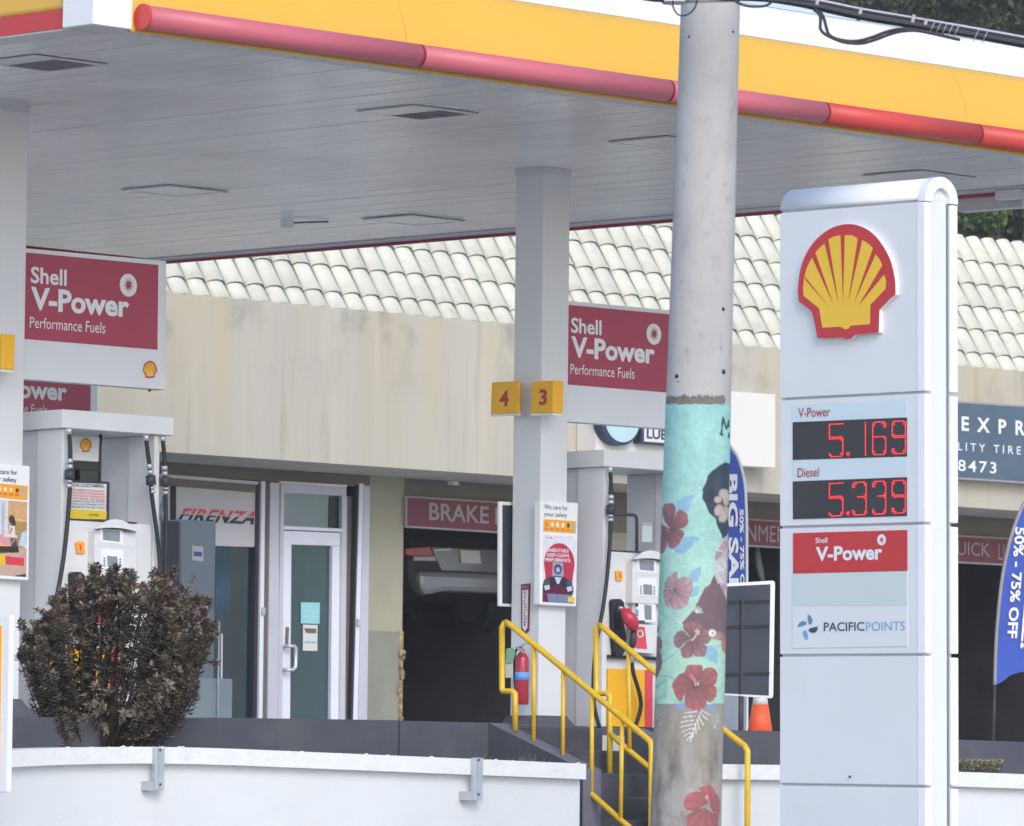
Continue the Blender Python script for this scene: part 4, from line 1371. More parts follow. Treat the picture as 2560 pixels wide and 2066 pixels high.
# ================================================================== FUEL DISPENSERS
_t = at(157, 1024, 42.45)
DO = V((_t.x, _t.y, 0)) + A * .03 + B * .03       # front left corner of the left dispenser
DZ = FZ + .12
D1 = Pl(DO, A)
D2 = D1.shifted(SHIFT)
H2 = Shift(D2, -SHIFT)                            # measured on the right twin, placed on the left one
DL, DD = .905, .64
for V_ in (V1, V((0, 0, 0))):
    pass
for sh_, lb in ((V1, 'grey raised island under the left fuel dispenser'), (V((0, 0, 0)), 'grey raised island under the dispenser beside the concrete pole')):
    q_ = M2 + sh_ - A * .40 - B * .24
    o = obox('pump_island', V((q_.x, q_.y, FZ + .002)), A * ((DO + SHIFT - M2).dot(A) + DL + .48), B * .95, V((0, 0, .118)), M['grey'], None, bevel=.02)
    tag(o, lb, 'pump island', 'raised pump islands')
dp = thing('fuel_dispenser', V((DO.x, DO.y, DZ)) + A * DL / 2 + B * DD / 2, 'white fuel dispenser number 1 behind the bronze bush', 'fuel dispenser', 'white fuel dispensers')
def dbox(name, a0, a1, b0, b1, z0, z1, m, par=dp, bevel=.006):
    return obox(name, V((DO.x, DO.y, z0)) + A * a0 + B * b0, A * (a1 - a0), B * (b1 - b0), V((0, 0, z1 - z0)), m, par, bevel)
zTB = D1.hit(157, 1070, .03).z                     # underside of the top box
zTT = D1.hit(157, 1023.7, .03).z
zHD = H2.hit(1519, 1378).z                         # top of the pump head
zSH = H2.hit(1519, 1641).z                         # foot of the pump head
dbox('top_box', -.04, DL + .10, -.04, DD + .06, zTB, zTT, M['dispwhite'])
dbox('side_panel', 0, .05, .0, .30, DZ, zTB - .002, M['dispwhite'])
dbox('side_panel', .012, .05, .302, DD, DZ, zTB - .002, M['dispgrey'])
dbox('side_panel', DL - .05, DL, .0, .30, DZ, zTB - .002, M['dispwhite'])
dbox('side_panel', DL - .038, DL, .302, DD, DZ, zTB - .002, M['dispgrey'])
dbox('pedestal', .055, DL - .055, .03, DD - .03, DZ, zSH - .012, M['dispwhite'])
dbox('shelf_edge', .052, DL - .052, -.03, DD, zSH - .010, zSH + .008, M['dark'])
dbox('pump_head', .055, DL - .055, .01, DD - .05, zSH + .010, zHD, M['dispwhite'])
dbox('head_lid', .052, DL - .20, .0, DD - .05, zHD + .001, zHD + .012, M['cabdark'])
HZ = FZ + .0
def hs(name, pts, out, th, m, par=dp, bev=0): return slab(name, H2, pts, out, th, m, par, bevel=bev)
def ds(name, pts, out, th, m, par=dp, bev=0): return slab(name, D1, pts, out, th, m, par, bevel=bev)
hs('yellow_panel', [(1519, 1671.5), (1612, 1675), (1611, 1818), (1518, 1816)], .0, .03, M['yellow2'])
hs('red_stripe', [(1612.5, 1675), (1632, 1676), (1631, 1819), (1611.5, 1818)], .0, .03, M['redlabel'])
hs('panel_gap', [(1565, 1673), (1567, 1673), (1566.5, 1817), (1564.5, 1817)], .001, .004, M['rail'])
# payment tower with curved hood (measured on the left one)
tw = ds('payment_tower', [(238, 1325), (341, 1333), (345, 1446), (236, 1442)], .07, .1, M['dispwhite'], dp, .008)
vs, fs = [], []
n = 14
for j, (o1, ) in enumerate(((.13,), (.0,))):
    for k in range(n + 1):
        u = k / n
        x = 236 + 106 * u
        ytop = 1296.5 + 26 * (2 * u - 1) ** 2 + 2 * u + 1
        vs.append(D1.hit(x, ytop, o1))
    for k in range(n + 1):
        u = k / n
        x = 236 + 106 * u
        ybot = 1315 + 6 * (2 * u - 1) ** 2 + 6 * u + 2
        vs.append(D1.hit(x, ybot, o1))
m_ = n + 1
for k in range(n):
    fs.append((k, k + 1, m_ + k + 1, m_ + k))
    fs.append((2 * m_ + k, 2 * m_ + k + 1, 3 * m_ + k + 1, 3 * m_ + k))
    fs.append((k, k + 1, 2 * m_ + k + 1, 2 * m_ + k))
    fs.append((m_ + k, m_ + k + 1, 3 * m_ + k + 1, 3 * m_ + k))
fs += [(0, m_, 3 * m_, 2 * m_), (n, m_ + n, 3 * m_ + n, 2 * m_ + n)]
mk('hood', vs, fs, M['dispwhite'], tw)
scn = ds('screen_bezel', [(251, 1322), (307, 1327), (308, 1361), (252, 1356)], .074, .01, M['trim'], tw)
ds('screen', [(258, 1324), (299.5, 1328), (299.5, 1354.5), (258.5, 1350)], .078, .01, M['screen'], scn)
ds('split_line', [(240, 1363), (340, 1368), (340, 1369.3), (240, 1364.3)], .0725, .005, M['dispgrey'], tw)
kp = ds('keypad_panel', [(253, 1373), (307, 1376), (308, 1424), (255, 1421)], .074, .01, M['trim'], tw)
ds('keypad_screen', [(268.5, 1390), (293.5, 1392), (295, 1419), (270, 1417)], .078, .01, M['screen'], kp)
for k in range(4):
    for x_ in (259.5, 299):
        y_ = 1394 + k * 6.2 + (x_ - 259) * .06
        ds('key', [(x_, y_), (x_ + 4, y_ + .2), (x_ + 4.3, y_ + 4.2), (x_ + .3, y_ + 4)], .079, .008, M['cabinet'], kp)
# lower part of the tower from the right twin
lo = hs('card_unit', [(1592, 1496), (1640, 1499), (1640, 1557), (1591, 1556)], .06, .06, M['trim'], tw, .004)
hs('card_slot', [(1611, 1512), (1629, 1514), (1629, 1550), (1613, 1549)], .064, .008, M['screen'], lo)
hs('receipt_slot', [(1591, 1551), (1612, 1552), (1612, 1557), (1591, 1556)], .064, .008, M['cabdark'], lo)
hs('key_lock', [(1591, 1509), (1595.5, 1509), (1595.5, 1517), (1591, 1517)], .064, .008, M['dark'], lo)
hs('decal', [(1591, 1524), (1596, 1524), (1597, 1541), (1592, 1541)], .064, .006, M['blue'], lo)
fn = hs('front_skirt', [(1580, 1560), (1641, 1563), (1639, 1636), (1584, 1632)], .06, .07, M['dispwhite'], tw, .008)
rl = hs('red_notice', [(1587, 1566), (1612, 1568), (1618, 1623), (1589, 1621)], .064, .005, M['redlabel'], fn)
o = poly_plate('notice_ring', H2, ellipse(1601, 1585, 8, 9.5, 20, .05), .068, 0, M['letter'], rl)
poly_plate('ring_centre', H2, ellipse(1600.5, 1584.5, 5.5, 7, 18, .05), .070, 0, M['redlabel'], rl)
# nozzle boot, nozzle
bt_ = poly_plate('nozzle_boot', H2, [(1534, 1503), (1538, 1498), (1552, 1498), (1560, 1506), (1562, 1522), (1560, 1560), (1566, 1590), (1564, 1625), (1556, 1640), (1540, 1640), (1536, 1600)], .05, .05, M['dark'], dp)
H = lambda x, y, o=0.0: H2.hit(x, y, o)
nz_ = tube('nozzle', [H(1556, 1522, .10), H(1566, 1536, .13), H(1575, 1548, .15), H(1582, 1560, .15), H(1584, 1574, .14)], [.022, .045, .06, .055, .035], M['nozzle'], dp, 12)
tube('nozzle_guard', [H(1566, 1528, .12), H(1572, 1526, .14), H(1576, 1540, .16)], .02, M['nozzle'], nz_, 8)
tube('spout', [H(1556, 1522, .10), H(1549, 1519, .07), H(1546, 1528, .05)], .014, M['chrome'], nz_, 8)
tube('swivel', [H(1584, 1574, .13), H(1583, 1600, .12), H(1580, 1618, .10)], [.022, .03, .022], M['cabdark'], nz_, 10)
tube('hose_end', [H(1580, 1618, .10), H(1579, 1657, .10)], .017, M['chrome'], nz_, 8)
tube('lower_hose', smooth_path([H(1579, 1655, .10), H(1584, 1685, .10), H(1594, 1718, .10), H(1601, 1745, .10), H(1602, 1768, .09), H(1597, 1790, .08), H(1588, 1817, .06)]), .017, M['black'], dp, 10)
hs('lock', [(1517, 1403), (1524, 1403), (1524, 1412), (1517, 1412)], .004, .01, M['dark'])
# hanging hoses on the left front post
def hose(path, out, coup, par=dp, pl=D1, name='hose', r=.0165):
    P_ = [pl.hit(x, y, out) for x, y in path]
    h = tube(name, smooth_path(P_), r, M['black'], par, 10)
    for (x0, y0, x1, y1, kind) in coup:
        m = {'w': M['chrome'], 'b': M['cabdark']}[kind]
        tube('coupling' if kind == 'b' else 'fitting', [pl.hit(x0, y0, out), pl.hit(x1, y1, out)], .022 if kind == 'w' else .037, m, h, 12)
    return h
hose([(172, 1073), (175, 1110), (176, 1150), (175, 1215), (170, 1290), (162, 1370), (152, 1440), (142, 1490), (128, 1560), (120, 1640), (122, 1720), (140, 1790)], .06,
     [(172, 1070, 173, 1086, 'w'), (175, 1147, 175, 1158, 'w'), (175, 1161, 175, 1173, 'w'), (174.5, 1175, 174, 1199, 'b'), (174, 1201, 173, 1207, 'w'), (173, 1210, 173, 1219, 'w')])
hose([(365, 1090), (369, 1130), (374, 1165), (378, 1225), (385, 1280), (393, 1340), (399, 1400), (402, 1480), (404, 1600), (404, 1700), (398, 1790)], .06,
     [(365, 1088, 366, 1102, 'w'), (373, 1160, 374, 1172, 'w'), (375, 1175, 376, 1187, 'w'), (376, 1189, 378, 1213, 'b'), (379, 1217, 380, 1222, 'w'), (380, 1225, 380.5, 1233, 'w')])
hose([(406, 1094), (410, 1130), (412, 1165), (413.5, 1230), (415, 1300), (414, 1380), (412, 1480), (411, 1600), (409, 1700), (403, 1790)], .02,
     [(406, 1092, 407, 1103, 'w'), (411, 1165, 411.5, 1176, 'w'), (412, 1179, 412, 1190, 'w'), (412.5, 1192, 413, 1216, 'b'), (413.5, 1219, 413.7, 1224, 'w'), (413.8, 1228, 414, 1236, 'w')])
# the yellow emblem flap and the notice exist only on this one
def only(o):
    o['only_first'] = 1
    return o
fl = only(slab('emblem_flap', D1, [(179, 1091), (249, 1094), (247, 1155), (180, 1151)], -.28, .02, M['dispwhite'], dp, .004))
pecten(D1, (200.5, 1096, 229.5, 1131), -.277, .002, fl, slope=.05)
only(tube('hanging_wire', [D1.hit(252, 1085, -.3), D1.hit(250, 1120, -.3), D1.hit(248.5, 1205, -.3)], .014, M['cabdark'], dp, 6))
nt_ = only(slab('notice_frame', D1, [(138, 1199.5), (272, 1204.5), (275, 1210), (273, 1300), (136, 1303)], -.34, .02, M['cabdark'], dp, .004))
nf = slab('notice_face', D1, [(142, 1206), (266.5, 1210.5), (264.5, 1297), (140, 1294)], -.336, .004, M['letter'], nt_)
slab('yellow_foot', D1, [(141, 1271), (267, 1278), (265.5, 1299), (140, 1297)], -.332, .003, M['ylabel'], nt_)
text('lettering', 'HAFA ADAI CUSTOMERS,', D1, [(147, 1207), (261, 1212.5), (261, 1221), (147, 1216.5)], -.332, M['navy'], nf, .008)
for k in range(4):
    text('lettering', ['TAKE A MOMENT FOR YOUR SAFETY', 'PLEASE TURN OFF YOUR ENGINE AND', 'DO NOT USE ANY MOBILE PHONE', 'WHILE FUELING YOUR VEHICLE'][k], D1,
         [(177, 1221.5 + k * 7), (262, 1227 + k * 7), (262, 1232 + k * 7), (177, 1226.5 + k * 7)], -.332, M['redlabel'], nf, .01)
for k in range(3):
    text('lettering', ['PASSENGERS, PLEASE STAY IN YOUR', 'VEHICLE, AND REMEMBER TO PAY', 'INSIDE BEFORE YOU FUEL. THANKS'][k], D1,
         [(176, 1250.5 + k * 7), (262, 1254 + k * 7), (262, 1259 + k * 7), (176, 1255.5 + k * 7)], -.332, M['navy'], nf, .0)
text('lettering', 'GO WELL', D1, [(224, 1284), (248, 1285.5), (248, 1291), (224, 1289.5)], -.328, M['navy'], nt_, .01)
ln = slab('number_label', D1, [(190.5, 1354), (211, 1355), (213, 1384), (193, 1383)], .012, .005, M['sticker'], dp)
only(ln)
text('digit', '1', D1, [(198.5, 1361), (203.5, 1361.5), (204.5, 1377), (200, 1377)], .015, M['redlabel'], ln, .02)
dp2 = copy_tree(dp, SHIFT)
dp2['label'] = 'white fuel dispenser number 3 with yellow pedestal beside the concrete pole'
ln = slab('number_label', D2, [(1540.5, 1427), (1556, 1428), (1557, 1452), (1542, 1451)], .012, .005, M['sticker'], dp2)
text('digit', '3', D2, [(1546, 1432), (1552, 1432.5), (1553, 1446), (1547, 1446)], .015, M['redlabel'], ln, .02)
tube('pipe', [D2.hit(1524, 1286, .03), D2.hit(1582, 1287.5, .03), D2.hit(1589, 1290, .03), D2.hit(1592, 1298, .03), D2.hit(1592, 1378, .03)], .013, M['cabdark'], dp2, 8)
sl = slab('small_notice', D2, [(1606, 1307), (1631, 1308), (1630, 1356), (1605, 1355)], -.20, .004, M['palegreen'], dp2)
slab('notice_header', D2, [(1606, 1308), (1631, 1309), (1631, 1315), (1606, 1314)], -.197, .003, M['strap'], sl)
# ------------------------------------------------------------------ cabinets behind the left dispenser
CZ = at(449, 1302, 49.5)
PCB = Pl(V((CZ.x, CZ.y, 0)), A)
cab = thing('tall_cabinet', V((CZ.x, CZ.y, FZ)), 'tall blue-grey metal cabinet with white notice beside the left dispenser', 'cabinet')
wc = (PCB.hit(540, 1310) - PCB.hit(449, 1303)).dot(A)
ztc = PCB.hit(449, 1302).z
o = obox('cabinet_body', V((CZ.x, CZ.y, FZ + .01)), A * wc, B * .26, V((0, 0, ztc - FZ)), M['cabinet'], cab, bevel=.006)
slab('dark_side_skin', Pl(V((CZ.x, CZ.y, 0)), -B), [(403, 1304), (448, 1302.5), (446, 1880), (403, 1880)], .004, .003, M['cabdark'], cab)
dr_ = slab('cabinet_door', PCB, [(454, 1308), (531, 1315), (528, 1830), (450, 1830)], .012, .012, M['cabinet'], cab, .003)
slab('cabinet_notice', PCB, [(481, 1364), (508.5, 1367), (508, 1403.5), (480, 1401)], .016, .004, M['paper'], cab)
slab('notice_print', PCB, [(485, 1379), (505, 1380.5), (504.5, 1392), (485, 1390)], .019, .002, mat('notice_blue', (.10, .13, .42), .6), cab)
tube('lock', [PCB.hit(525, 1414, .0), PCB.hit(525, 1414, .03)], .008, M['chrome'], cab, 8)
q_ = at(470, 1695, 48.3)
PLB = Pl(V((q_.x, q_.y, 0)), A)
low = obox('low_cabinet', V((q_.x, q_.y, FZ + .01)), A * (PLB.hit(582, 1700) - PLB.hit(470, 1695)).dot(A), B * .35, V((0, 0, PLB.hit(582, 1698).z - FZ - .01)), M['cabpale'], None, bevel=.01)
tag(low, 'low pale blue-grey box at the foot of the tall cabinet', 'box')
bv_ = PLB.hit(576, 1700)
tube('thin_post', [V((q_.x, q_.y, FZ)) + A * .30 + B * -.03, V((q_.x, q_.y, FZ + 1.0)) + A * .30 + B * -.03], .008, M['alu'], None, 6)
tag(bpy.data.objects[[o.name for o in col.objects if o.name.startswith('thin_post')][0]], 'thin metal post standing in front of the low pale box', 'post')
# the blue bottle on the dispenser's right side
o = lathe('water_bottle', PCB.hit(408, 1302) + V((0, 0, .0)) + A * -.0, [(.03, 0), (.032, .01), (.032, .13), (.014, .165), (.014, .185)], M['glasssky'], None, 14)
o.location = o.location
tag(o, 'clear plastic bottle with blue cap standing on the tall cabinet', 'bottle')
cp_ = lathe('cap', PCB.hit(408, 1302) + V((0, 0, .187)), [(.016, 0), (.016, .022)], M['blue'], o, 12)
# ================================================================== RETAINING WALLS, STAIRS, RAILS
def capped_wall(name, path, ztop, capth, label, base=0.0, thick=.22, over=.05):
    """wall along a ground path (front line), front face towards -B"""
    t = thing(name, V((path[0].x, path[0].y, base)), label, 'wall')
    def strip(nm, off, th, z0, z1, m):
        vs, fs = [], []
        n = len(path)
        for i, p in enumerate(path):
            d = (path[min(i + 1, n - 1)] - path[max(i - 1, 0)]).normalized()
            nn = V((d.y, -d.x, 0))
            f_ = V((p.x, p.y, 0)) + nn * off
            b_ = V((p.x, p.y, 0)) - nn * th
            za = z0 if not callable(z0) else z0(i)
            zb = z1 if not callable(z1) else z1(i)
            vs += [f_ + UP * za, f_ + UP * zb, b_ + UP * zb, b_ + UP * za]
        for i in range(n - 1):
            for k in range(4):
                fs.append((i * 4 + k, i * 4 + (k + 1) % 4, i * 4 + 4 + (k + 1) % 4, i * 4 + 4 + k))
        fs += [(0, 1, 2, 3), ((n - 1) * 4, (n - 1) * 4 + 3, (n - 1) * 4 + 2, (n - 1) * 4 + 1)]
        return mk(nm, vs, fs, m, t)
    strip('wall_body', 0, thick, base, lambda i: ztop[i] - capth, M['wallwhite'])
    strip('wall_cap', over, thick + .03, lambda i: ztop[i] - capth, lambda i: ztop[i], M['capwhite'])
    return t
# left wall, gently bowed towards the left (measured points along its top edge)
pts, zt2 = [], []
for x, y in ((-420, 1903), (-260, 1892), (-100, 1883), (29, 1875), (150, 1870), (280, 1868), (388, 1868), (540, 1871.5), (700, 1878), (900, 1886.5), (1100, 1895), (1300, 1903.5), (1450, 1910)):
    bow = 0 if x > 388 else ((388 - x) / 360) ** 2 * .30
    p = PG.hit(x, y) - B * bow
    d = ray(x, y)
    # keep the measured height on the bowed line
    k = (p.y - CAM.y) / d.y
    p = CAM + d * k
    pts.append(V((p.x, p.y, 0)))
    zt2.append(p.z)
capth = (PG.hit(1440, 1910) - PG.hit(1440, 1949)).z
def densify(P, Z, n=5):
    P2, Z2 = [], []
    Q = smooth_path([V((p.x, p.y, z)) for p, z in zip(P, Z)], n)
    return [V((q.x, q.y, 0)) for q in Q], [q.z for q in Q]
pts, zt2 = densify(pts, zt2)
wl = capped_wall('retaining_wall', pts, zt2, capth, 'white rendered wall with thick cap in front of the bronze bush, ending at the steps', over=.06)
# chipped lumps on the cap's upper edge
vs, fs = [], []
rr_ = random.Random(5)
for i in range(26):
    k = rr_.randrange(20, len(pts) - 1)
    t_ = rr_.random()
    p = pts[k] * (1 - t_) + pts[k + 1] * t_
    z = zt2[k] * (1 - t_) + zt2[k + 1] * t_
    c = V((p.x, p.y, z - rr_.choice([0.0, 0.0, capth * rr_.random()]))) + PG.n * .058
    r = rr_.uniform(.004, .014)
    b0 = len(vs)
    vs += [c + A * r * 2, c - A * r * 2, c + UP * r * .7, c - UP * r * .7, c + PG.n * r * .5]
    fs += [(b0, b0 + 2, b0 + 4), (b0 + 2, b0 + 1, b0 + 4), (b0 + 1, b0 + 3, b0 + 4), (b0 + 3, b0, b0 + 4)]
tag(mk('render_lumps', vs, fs, M['capwhite'], wl), kind='stuff')
# right wall, beyond the steps
pr, zr_ = [], []
for x, y in ((1690, 1908.5), (1810, 1911), (1948, 1913), (2170, 1921), (2396, 1930.5), (2560, 1936.5), (2760, 1944)):
    p = PG.hit(x, y, -.0)
    pr.append(V((p.x, p.y, 0)))
    zr_.append(p.z)
wr = capped_wall('retaining_wall', pr, zr_, capth, 'white rendered wall with thick cap running behind the price pylon', over=.06)
# grey parapets behind the white walls
PGY = Pl(PG.O + B * 1.35, A)
def parapet(name, line, label, th=.2, z0=.2):
    P_ = [PGY.hit(x, y) for x, y in line]
    t = thing(name, V((P_[0].x, P_[0].y, 0)), label, 'wall')
    for i in range(len(P_) - 1):
        a_, b_ = P_[i], P_[i + 1]
        vs = [V((a_.x, a_.y, z0)), V((b_.x, b_.y, z0)), b_, a_]
        vs += [v + B * th for v in vs]
        mk('wall_section', vs, [(0, 1, 2, 3), (7, 6, 5, 4), (0, 4, 5, 1), (2, 6, 7, 3), (1, 5, 6, 2), (0, 3, 7, 4)], M['grey'], t)
    return t
gp = parapet('grey_parapet', [(-300, 1792), (580, 1795), (996, 1801)], 'low dark grey parapet behind the bush and the white wall')
P_ = [PGY.hit(1000, 1802), PGY.hit(1222, 1807.5)]
vs = [V((P_[0].x, P_[0].y, .2)), V((P_[1].x, P_[1].y, .2)), P_[1], P_[0]]
vs += [v + B * .2 for v in vs]
mk('wall_section', vs, [(0, 1, 2, 3), (7, 6, 5, 4), (0, 4, 5, 1), (2, 6, 7, 3), (1, 5, 6, 2), (0, 3, 7, 4)], M['grey'], gp)
# planter soil between them
q0, q1 = PG.O - A * 30 + B * .25, PG.O - B * -.25
so = mk('planter_soil', [V((q0.x, q0.y, 1.98)), V((q1.x, q1.y, 1.98)) - A * .05, V((q1.x, q1.y, 1.98)) - A * .05 + B * 1.1, V((q0.x, q0.y, 1.98)) + B * 1.1], [(0, 1, 2, 3)], M['soil'], None, fix=False)
tag(so, kind='structure')
# sloping cheek wall beside the steps
e1 = PGY.hit(1222, 1807.5)
wch = .17
L1 = .95
dz = -.34 * L1
vs = [e1, e1 + A * wch, e1 + A * wch - B * L1 + UP * dz, e1 - B * L1 + UP * dz]
vs = vs + [V((v.x, v.y, .15)) for v in vs]
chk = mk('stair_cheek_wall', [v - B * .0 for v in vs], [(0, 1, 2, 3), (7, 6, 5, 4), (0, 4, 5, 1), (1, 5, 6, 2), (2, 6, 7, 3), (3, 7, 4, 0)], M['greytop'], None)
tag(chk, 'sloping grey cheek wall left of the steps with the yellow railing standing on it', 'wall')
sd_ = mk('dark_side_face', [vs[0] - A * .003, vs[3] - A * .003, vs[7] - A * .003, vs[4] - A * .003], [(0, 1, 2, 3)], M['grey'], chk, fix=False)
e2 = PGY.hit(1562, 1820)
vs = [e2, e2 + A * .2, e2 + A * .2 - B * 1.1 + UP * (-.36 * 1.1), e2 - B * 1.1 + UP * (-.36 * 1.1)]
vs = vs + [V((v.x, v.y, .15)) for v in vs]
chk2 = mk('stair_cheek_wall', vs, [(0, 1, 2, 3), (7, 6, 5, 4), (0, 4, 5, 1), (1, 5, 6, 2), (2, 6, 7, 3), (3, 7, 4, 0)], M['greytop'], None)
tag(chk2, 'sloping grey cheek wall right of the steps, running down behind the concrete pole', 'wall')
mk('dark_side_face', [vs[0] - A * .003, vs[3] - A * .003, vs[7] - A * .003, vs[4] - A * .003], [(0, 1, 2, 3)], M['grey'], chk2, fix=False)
# right grey wall beyond the steps
gr = parapet('grey_parapet', [(1640, 1819), (1810, 1825.5), (1950, 1828.5)], 'low dark grey parapet right of the steps, orange cone behind it')
P2 = [PGY.hit(1950, 1828.5), PGY.hit(2396, 1849.8), PGY.hit(2620, 1857.5)]
for i in range(2):
    a_, b_ = P2[i], P2[i + 1]
    vs = [V((a_.x, a_.y, .2)), V((b_.x, b_.y, .2)), b_, a_]
    vs += [v + B * .2 for v in vs]
    mk('wall_section', vs, [(0, 1, 2, 3), (7, 6, 5, 4), (0, 4, 5, 1), (2, 6, 7, 3), (1, 5, 6, 2), (0, 3, 7, 4)], M['grey'], gr)
# weedy recess on the right parapet
rcx = slab('weed_recess', PGY, [(2397, 1899), (2511, 1899), (2497, 1921), (2404, 1928)], .012, .01, M['greybase'], gr)
# stairs
st0 = e1 + A * .175 + B * .55
w_st = 1.17
rise = (PG.hit(1550, 1941) - PG.hit(1550, 2000)).z
stair = thing('stairs', V((st0.x, st0.y, 0)), '', '')
stair['kind'] = 'structure'
rise = .163
run = .29
ys = [1818, 1879, 1940, 1999.5, 2056, 2114, 2170, 2226]
top0 = PGY.hit(1500, 1818.5).z
for k in range(15):
    z = top0 - k * rise
    if z < .15: break
    o_ = V((st0.x, st0.y, .02)) - B * (k * run)
    o = obox('step', o_ - B * run + UP * 0, A * w_st, B * (run + (1.2 if k == 0 else -.004)), V((0, 0, z - .02)), M['step'], stair, bevel=.012)
# ------------------------------------------------------------------ railings
def railing(label, top, jog, post_bottom, far_end_drop, balusters, lower, s_off, r=.0215):
    pl = Pl(V((e1.x, e1.y, 0)) + A * s_off, -B)
    h = lambda x, y: pl.hit(x, y)
    t = thing('handrail', h(*post_bottom), label, 'handrail', 'yellow pipe handrails of the steps')
    tube('top_rail', [h(*p) for p in top], r, M['rail'], t, 12)
    tube('end_loop', [h(*p) for p in jog], r, M['rail'], t, 12)
    for (x, y0, y1, x1) in balusters:
        tube('baluster', [h(x, y0), h(x1, y1)], r * .72, M['rail'], t, 10)
    if lower: tube('lower_rail', [h(*p) for p in lower], r * .95, M['rail'], t, 12)
    return t
railing('left yellow pipe handrail standing on the sloping cheek wall',
        [(1264, 1555), (1280, 1566), (1440, 1698), (1600, 1832), (1626, 1855), (1629, 1870), (1627, 2150)],
        [(1263, 1556), (1255, 1570), (1255, 1722), (1258, 1728.5), (1281, 1729), (1288, 1736), (1288, 1828)],
        (1288, 1828), None,
        [(1335, 1616, 1853, 1334), (1408, 1675, 1899, 1407), (1480, 1737, 1990, 1479), (1555, 1799, 2052, 1551.5)],
        [(1408, 1928), (1480, 1987), (1553, 2052), (1640, 2124)], .09)
railing('right yellow pipe handrail ending in a post beyond the concrete pole',
        [(1497, 1563), (1512, 1573), (1640, 1683), (1800, 1818), (1862, 1865), (1869, 1878), (1868, 2200)],
        [(1496, 1563), (1490, 1576), (1491, 1728), (1495, 1734), (1518, 1734), (1525, 1742), (1524, 1940)],
        (1524, 1940), None,
        [(1571, 1625, 1872, 1574), (1573, 1872, 1873, 1573.5), (1700, 1735, 1985, 1699)],
        [(1525, 1834), (1560, 1866), (1640, 1934), (1760, 2036), (1868, 2128)], 1.0)
# ------------------------------------------------------------------ metal brackets on the white wall
def bracket(x, y, label):
    q_ = PG.hit(x, y, .06)
    t = thing('wall_bracket', q_, label, 'bracket', 'metal post holders on the white wall')
    slab('channel', PG, [(x, y), (x + 8, y + .4), (x + 8, y + 108), (x, y + 107)], .095, .033, M['steel'], t, .003)
    slab('flange', PG, [(x + 8.3, y), (x + 23, y + 1), (x + 21, y + 108), (x + 8.3, y + 107.5)], .08, .012, M['steel'], t)
    slab('foot_plate', PG, [(x - 20, y + 84), (x - .5, y + 84.5), (x - .5, y + 108), (x - 20, y + 107)], .07, .068, M['steel'], t)
    for dx, dy in ((12, 6), (12, 92)):
        tube('bolt', [PG.hit(x + dx, y + dy, .08), PG.hit(x + dx, y + dy, .088)], .008, M['cabdark'], t, 6)
    return t
bracket(1185, 1894.5, 'pale metal post holder on the white wall near the steps')
bracket(389, 1869.5, 'pale metal post holder on the white wall below the bush')
# ================================================================== UTILITY POLE WITH MURAL
PY = 28.0
ctr = lambda y: 1776.5 - (y) * .0302          # centre line measured in the photograph
hw = lambda y: 74.5 + y * .0069
def pole_at(y):
    p = at(ctr(y), y, PY)
    return p, hw(y) / FL * PY * 1.0
pt_, rt_ = pole_at(-20)
pb_, rb_ = pole_at(2100)
axis = (pt_ - pb_)
def pole_pos(z):
    t = (z - pb_.z) / (pt_.z - pb_.z)
    return pb_ + axis * t, rb_ + (rt_ - rb_) * t
top_, rtop = pole_pos(9.5)
bot_, rbot = pole_pos(-.1)
pole = thing('utility_pole', bot_, 'weathered concrete utility pole with a turquoise hibiscus mural', 'utility pole')
vs, fs = [], []
seg, nz2 = 48, 60
for i in range(nz2 + 1):
    c_, r_ = pole_pos(-.1 + 9.6 * i / nz2)
    for j in range(seg):
        a = 2 * math.pi * j / seg
        vs.append(c_ + V((math.cos(a), math.sin(a), 0)) * r_)
for i in range(nz2):
    for j in range(seg):
        fs.append((i * seg + j, i * seg + (j + 1) % seg, (i + 1) * seg + (j + 1) % seg, (i + 1) * seg + j))
fs.append(tuple(range(nz2 * seg, (nz2 + 1) * seg)))
mk('shaft', vs, fs, M['pole'], pole, smooth=True)
# mural painting, laid out in photo pixels, then wrapped on the real cylinder
X0, Y0_, X1, Y1_ = 1600, 970, 1870, 2110
cv = Canvas(X0, Y0_, X1, Y1_, (165, 222, 222), 1.0)
def z7(pts): return [(1600 + x * .2995, 980 + y * .2995) for x, y in pts]
def z6_(pts): return [(1600 + x * .3377, 1480 + y * .3377) for x, y in pts]
# sky gradient of paint
g = np.clip((cv.Y - 1010) / 700, 0, 1)[..., None]
cv.c = np.array(srgb(166, 221, 221)) * (1 - g) + np.array(srgb(186, 227, 208)) * g
cv.noise(.07, 45, 3, (1, .6, .5)); cv.noise(.05, 14, 4); cv.noise(.03, 5, 5)
# dark blue leaves
def leafp(pts, c, a=.75): cv.poly(pts, c, a)
LB = (142, 184, 224)
leafp(z7([(300, 960), (320, 910), (370, 875), (470, 855), (430, 920), (405, 1005), (340, 985)]), LB)
leafp(z7([(270, 1300), (380, 1210), (450, 1210), (520, 1228), (450, 1262), (430, 1300), (360, 1350), (300, 1340)]), LB)
leafp(z7([(405, 1540), (430, 1490), (505, 1455), (510, 1520), (480, 1580), (425, 1590)]), LB)
leafp(z7([(410, 1700), (430, 1640), (480, 1615), (500, 1650), (480, 1700), (440, 1720)]), LB)
leafp(z6_([(470, 470), (500, 400), (540, 400), (575, 440), (572, 540), (500, 500)]), LB)
leafp(z6_([(265, 840), (330, 800), (350, 860), (290, 900)]), LB)
leafp(z6_([(480, 840), (560, 820), (560, 905), (500, 880)]), LB)
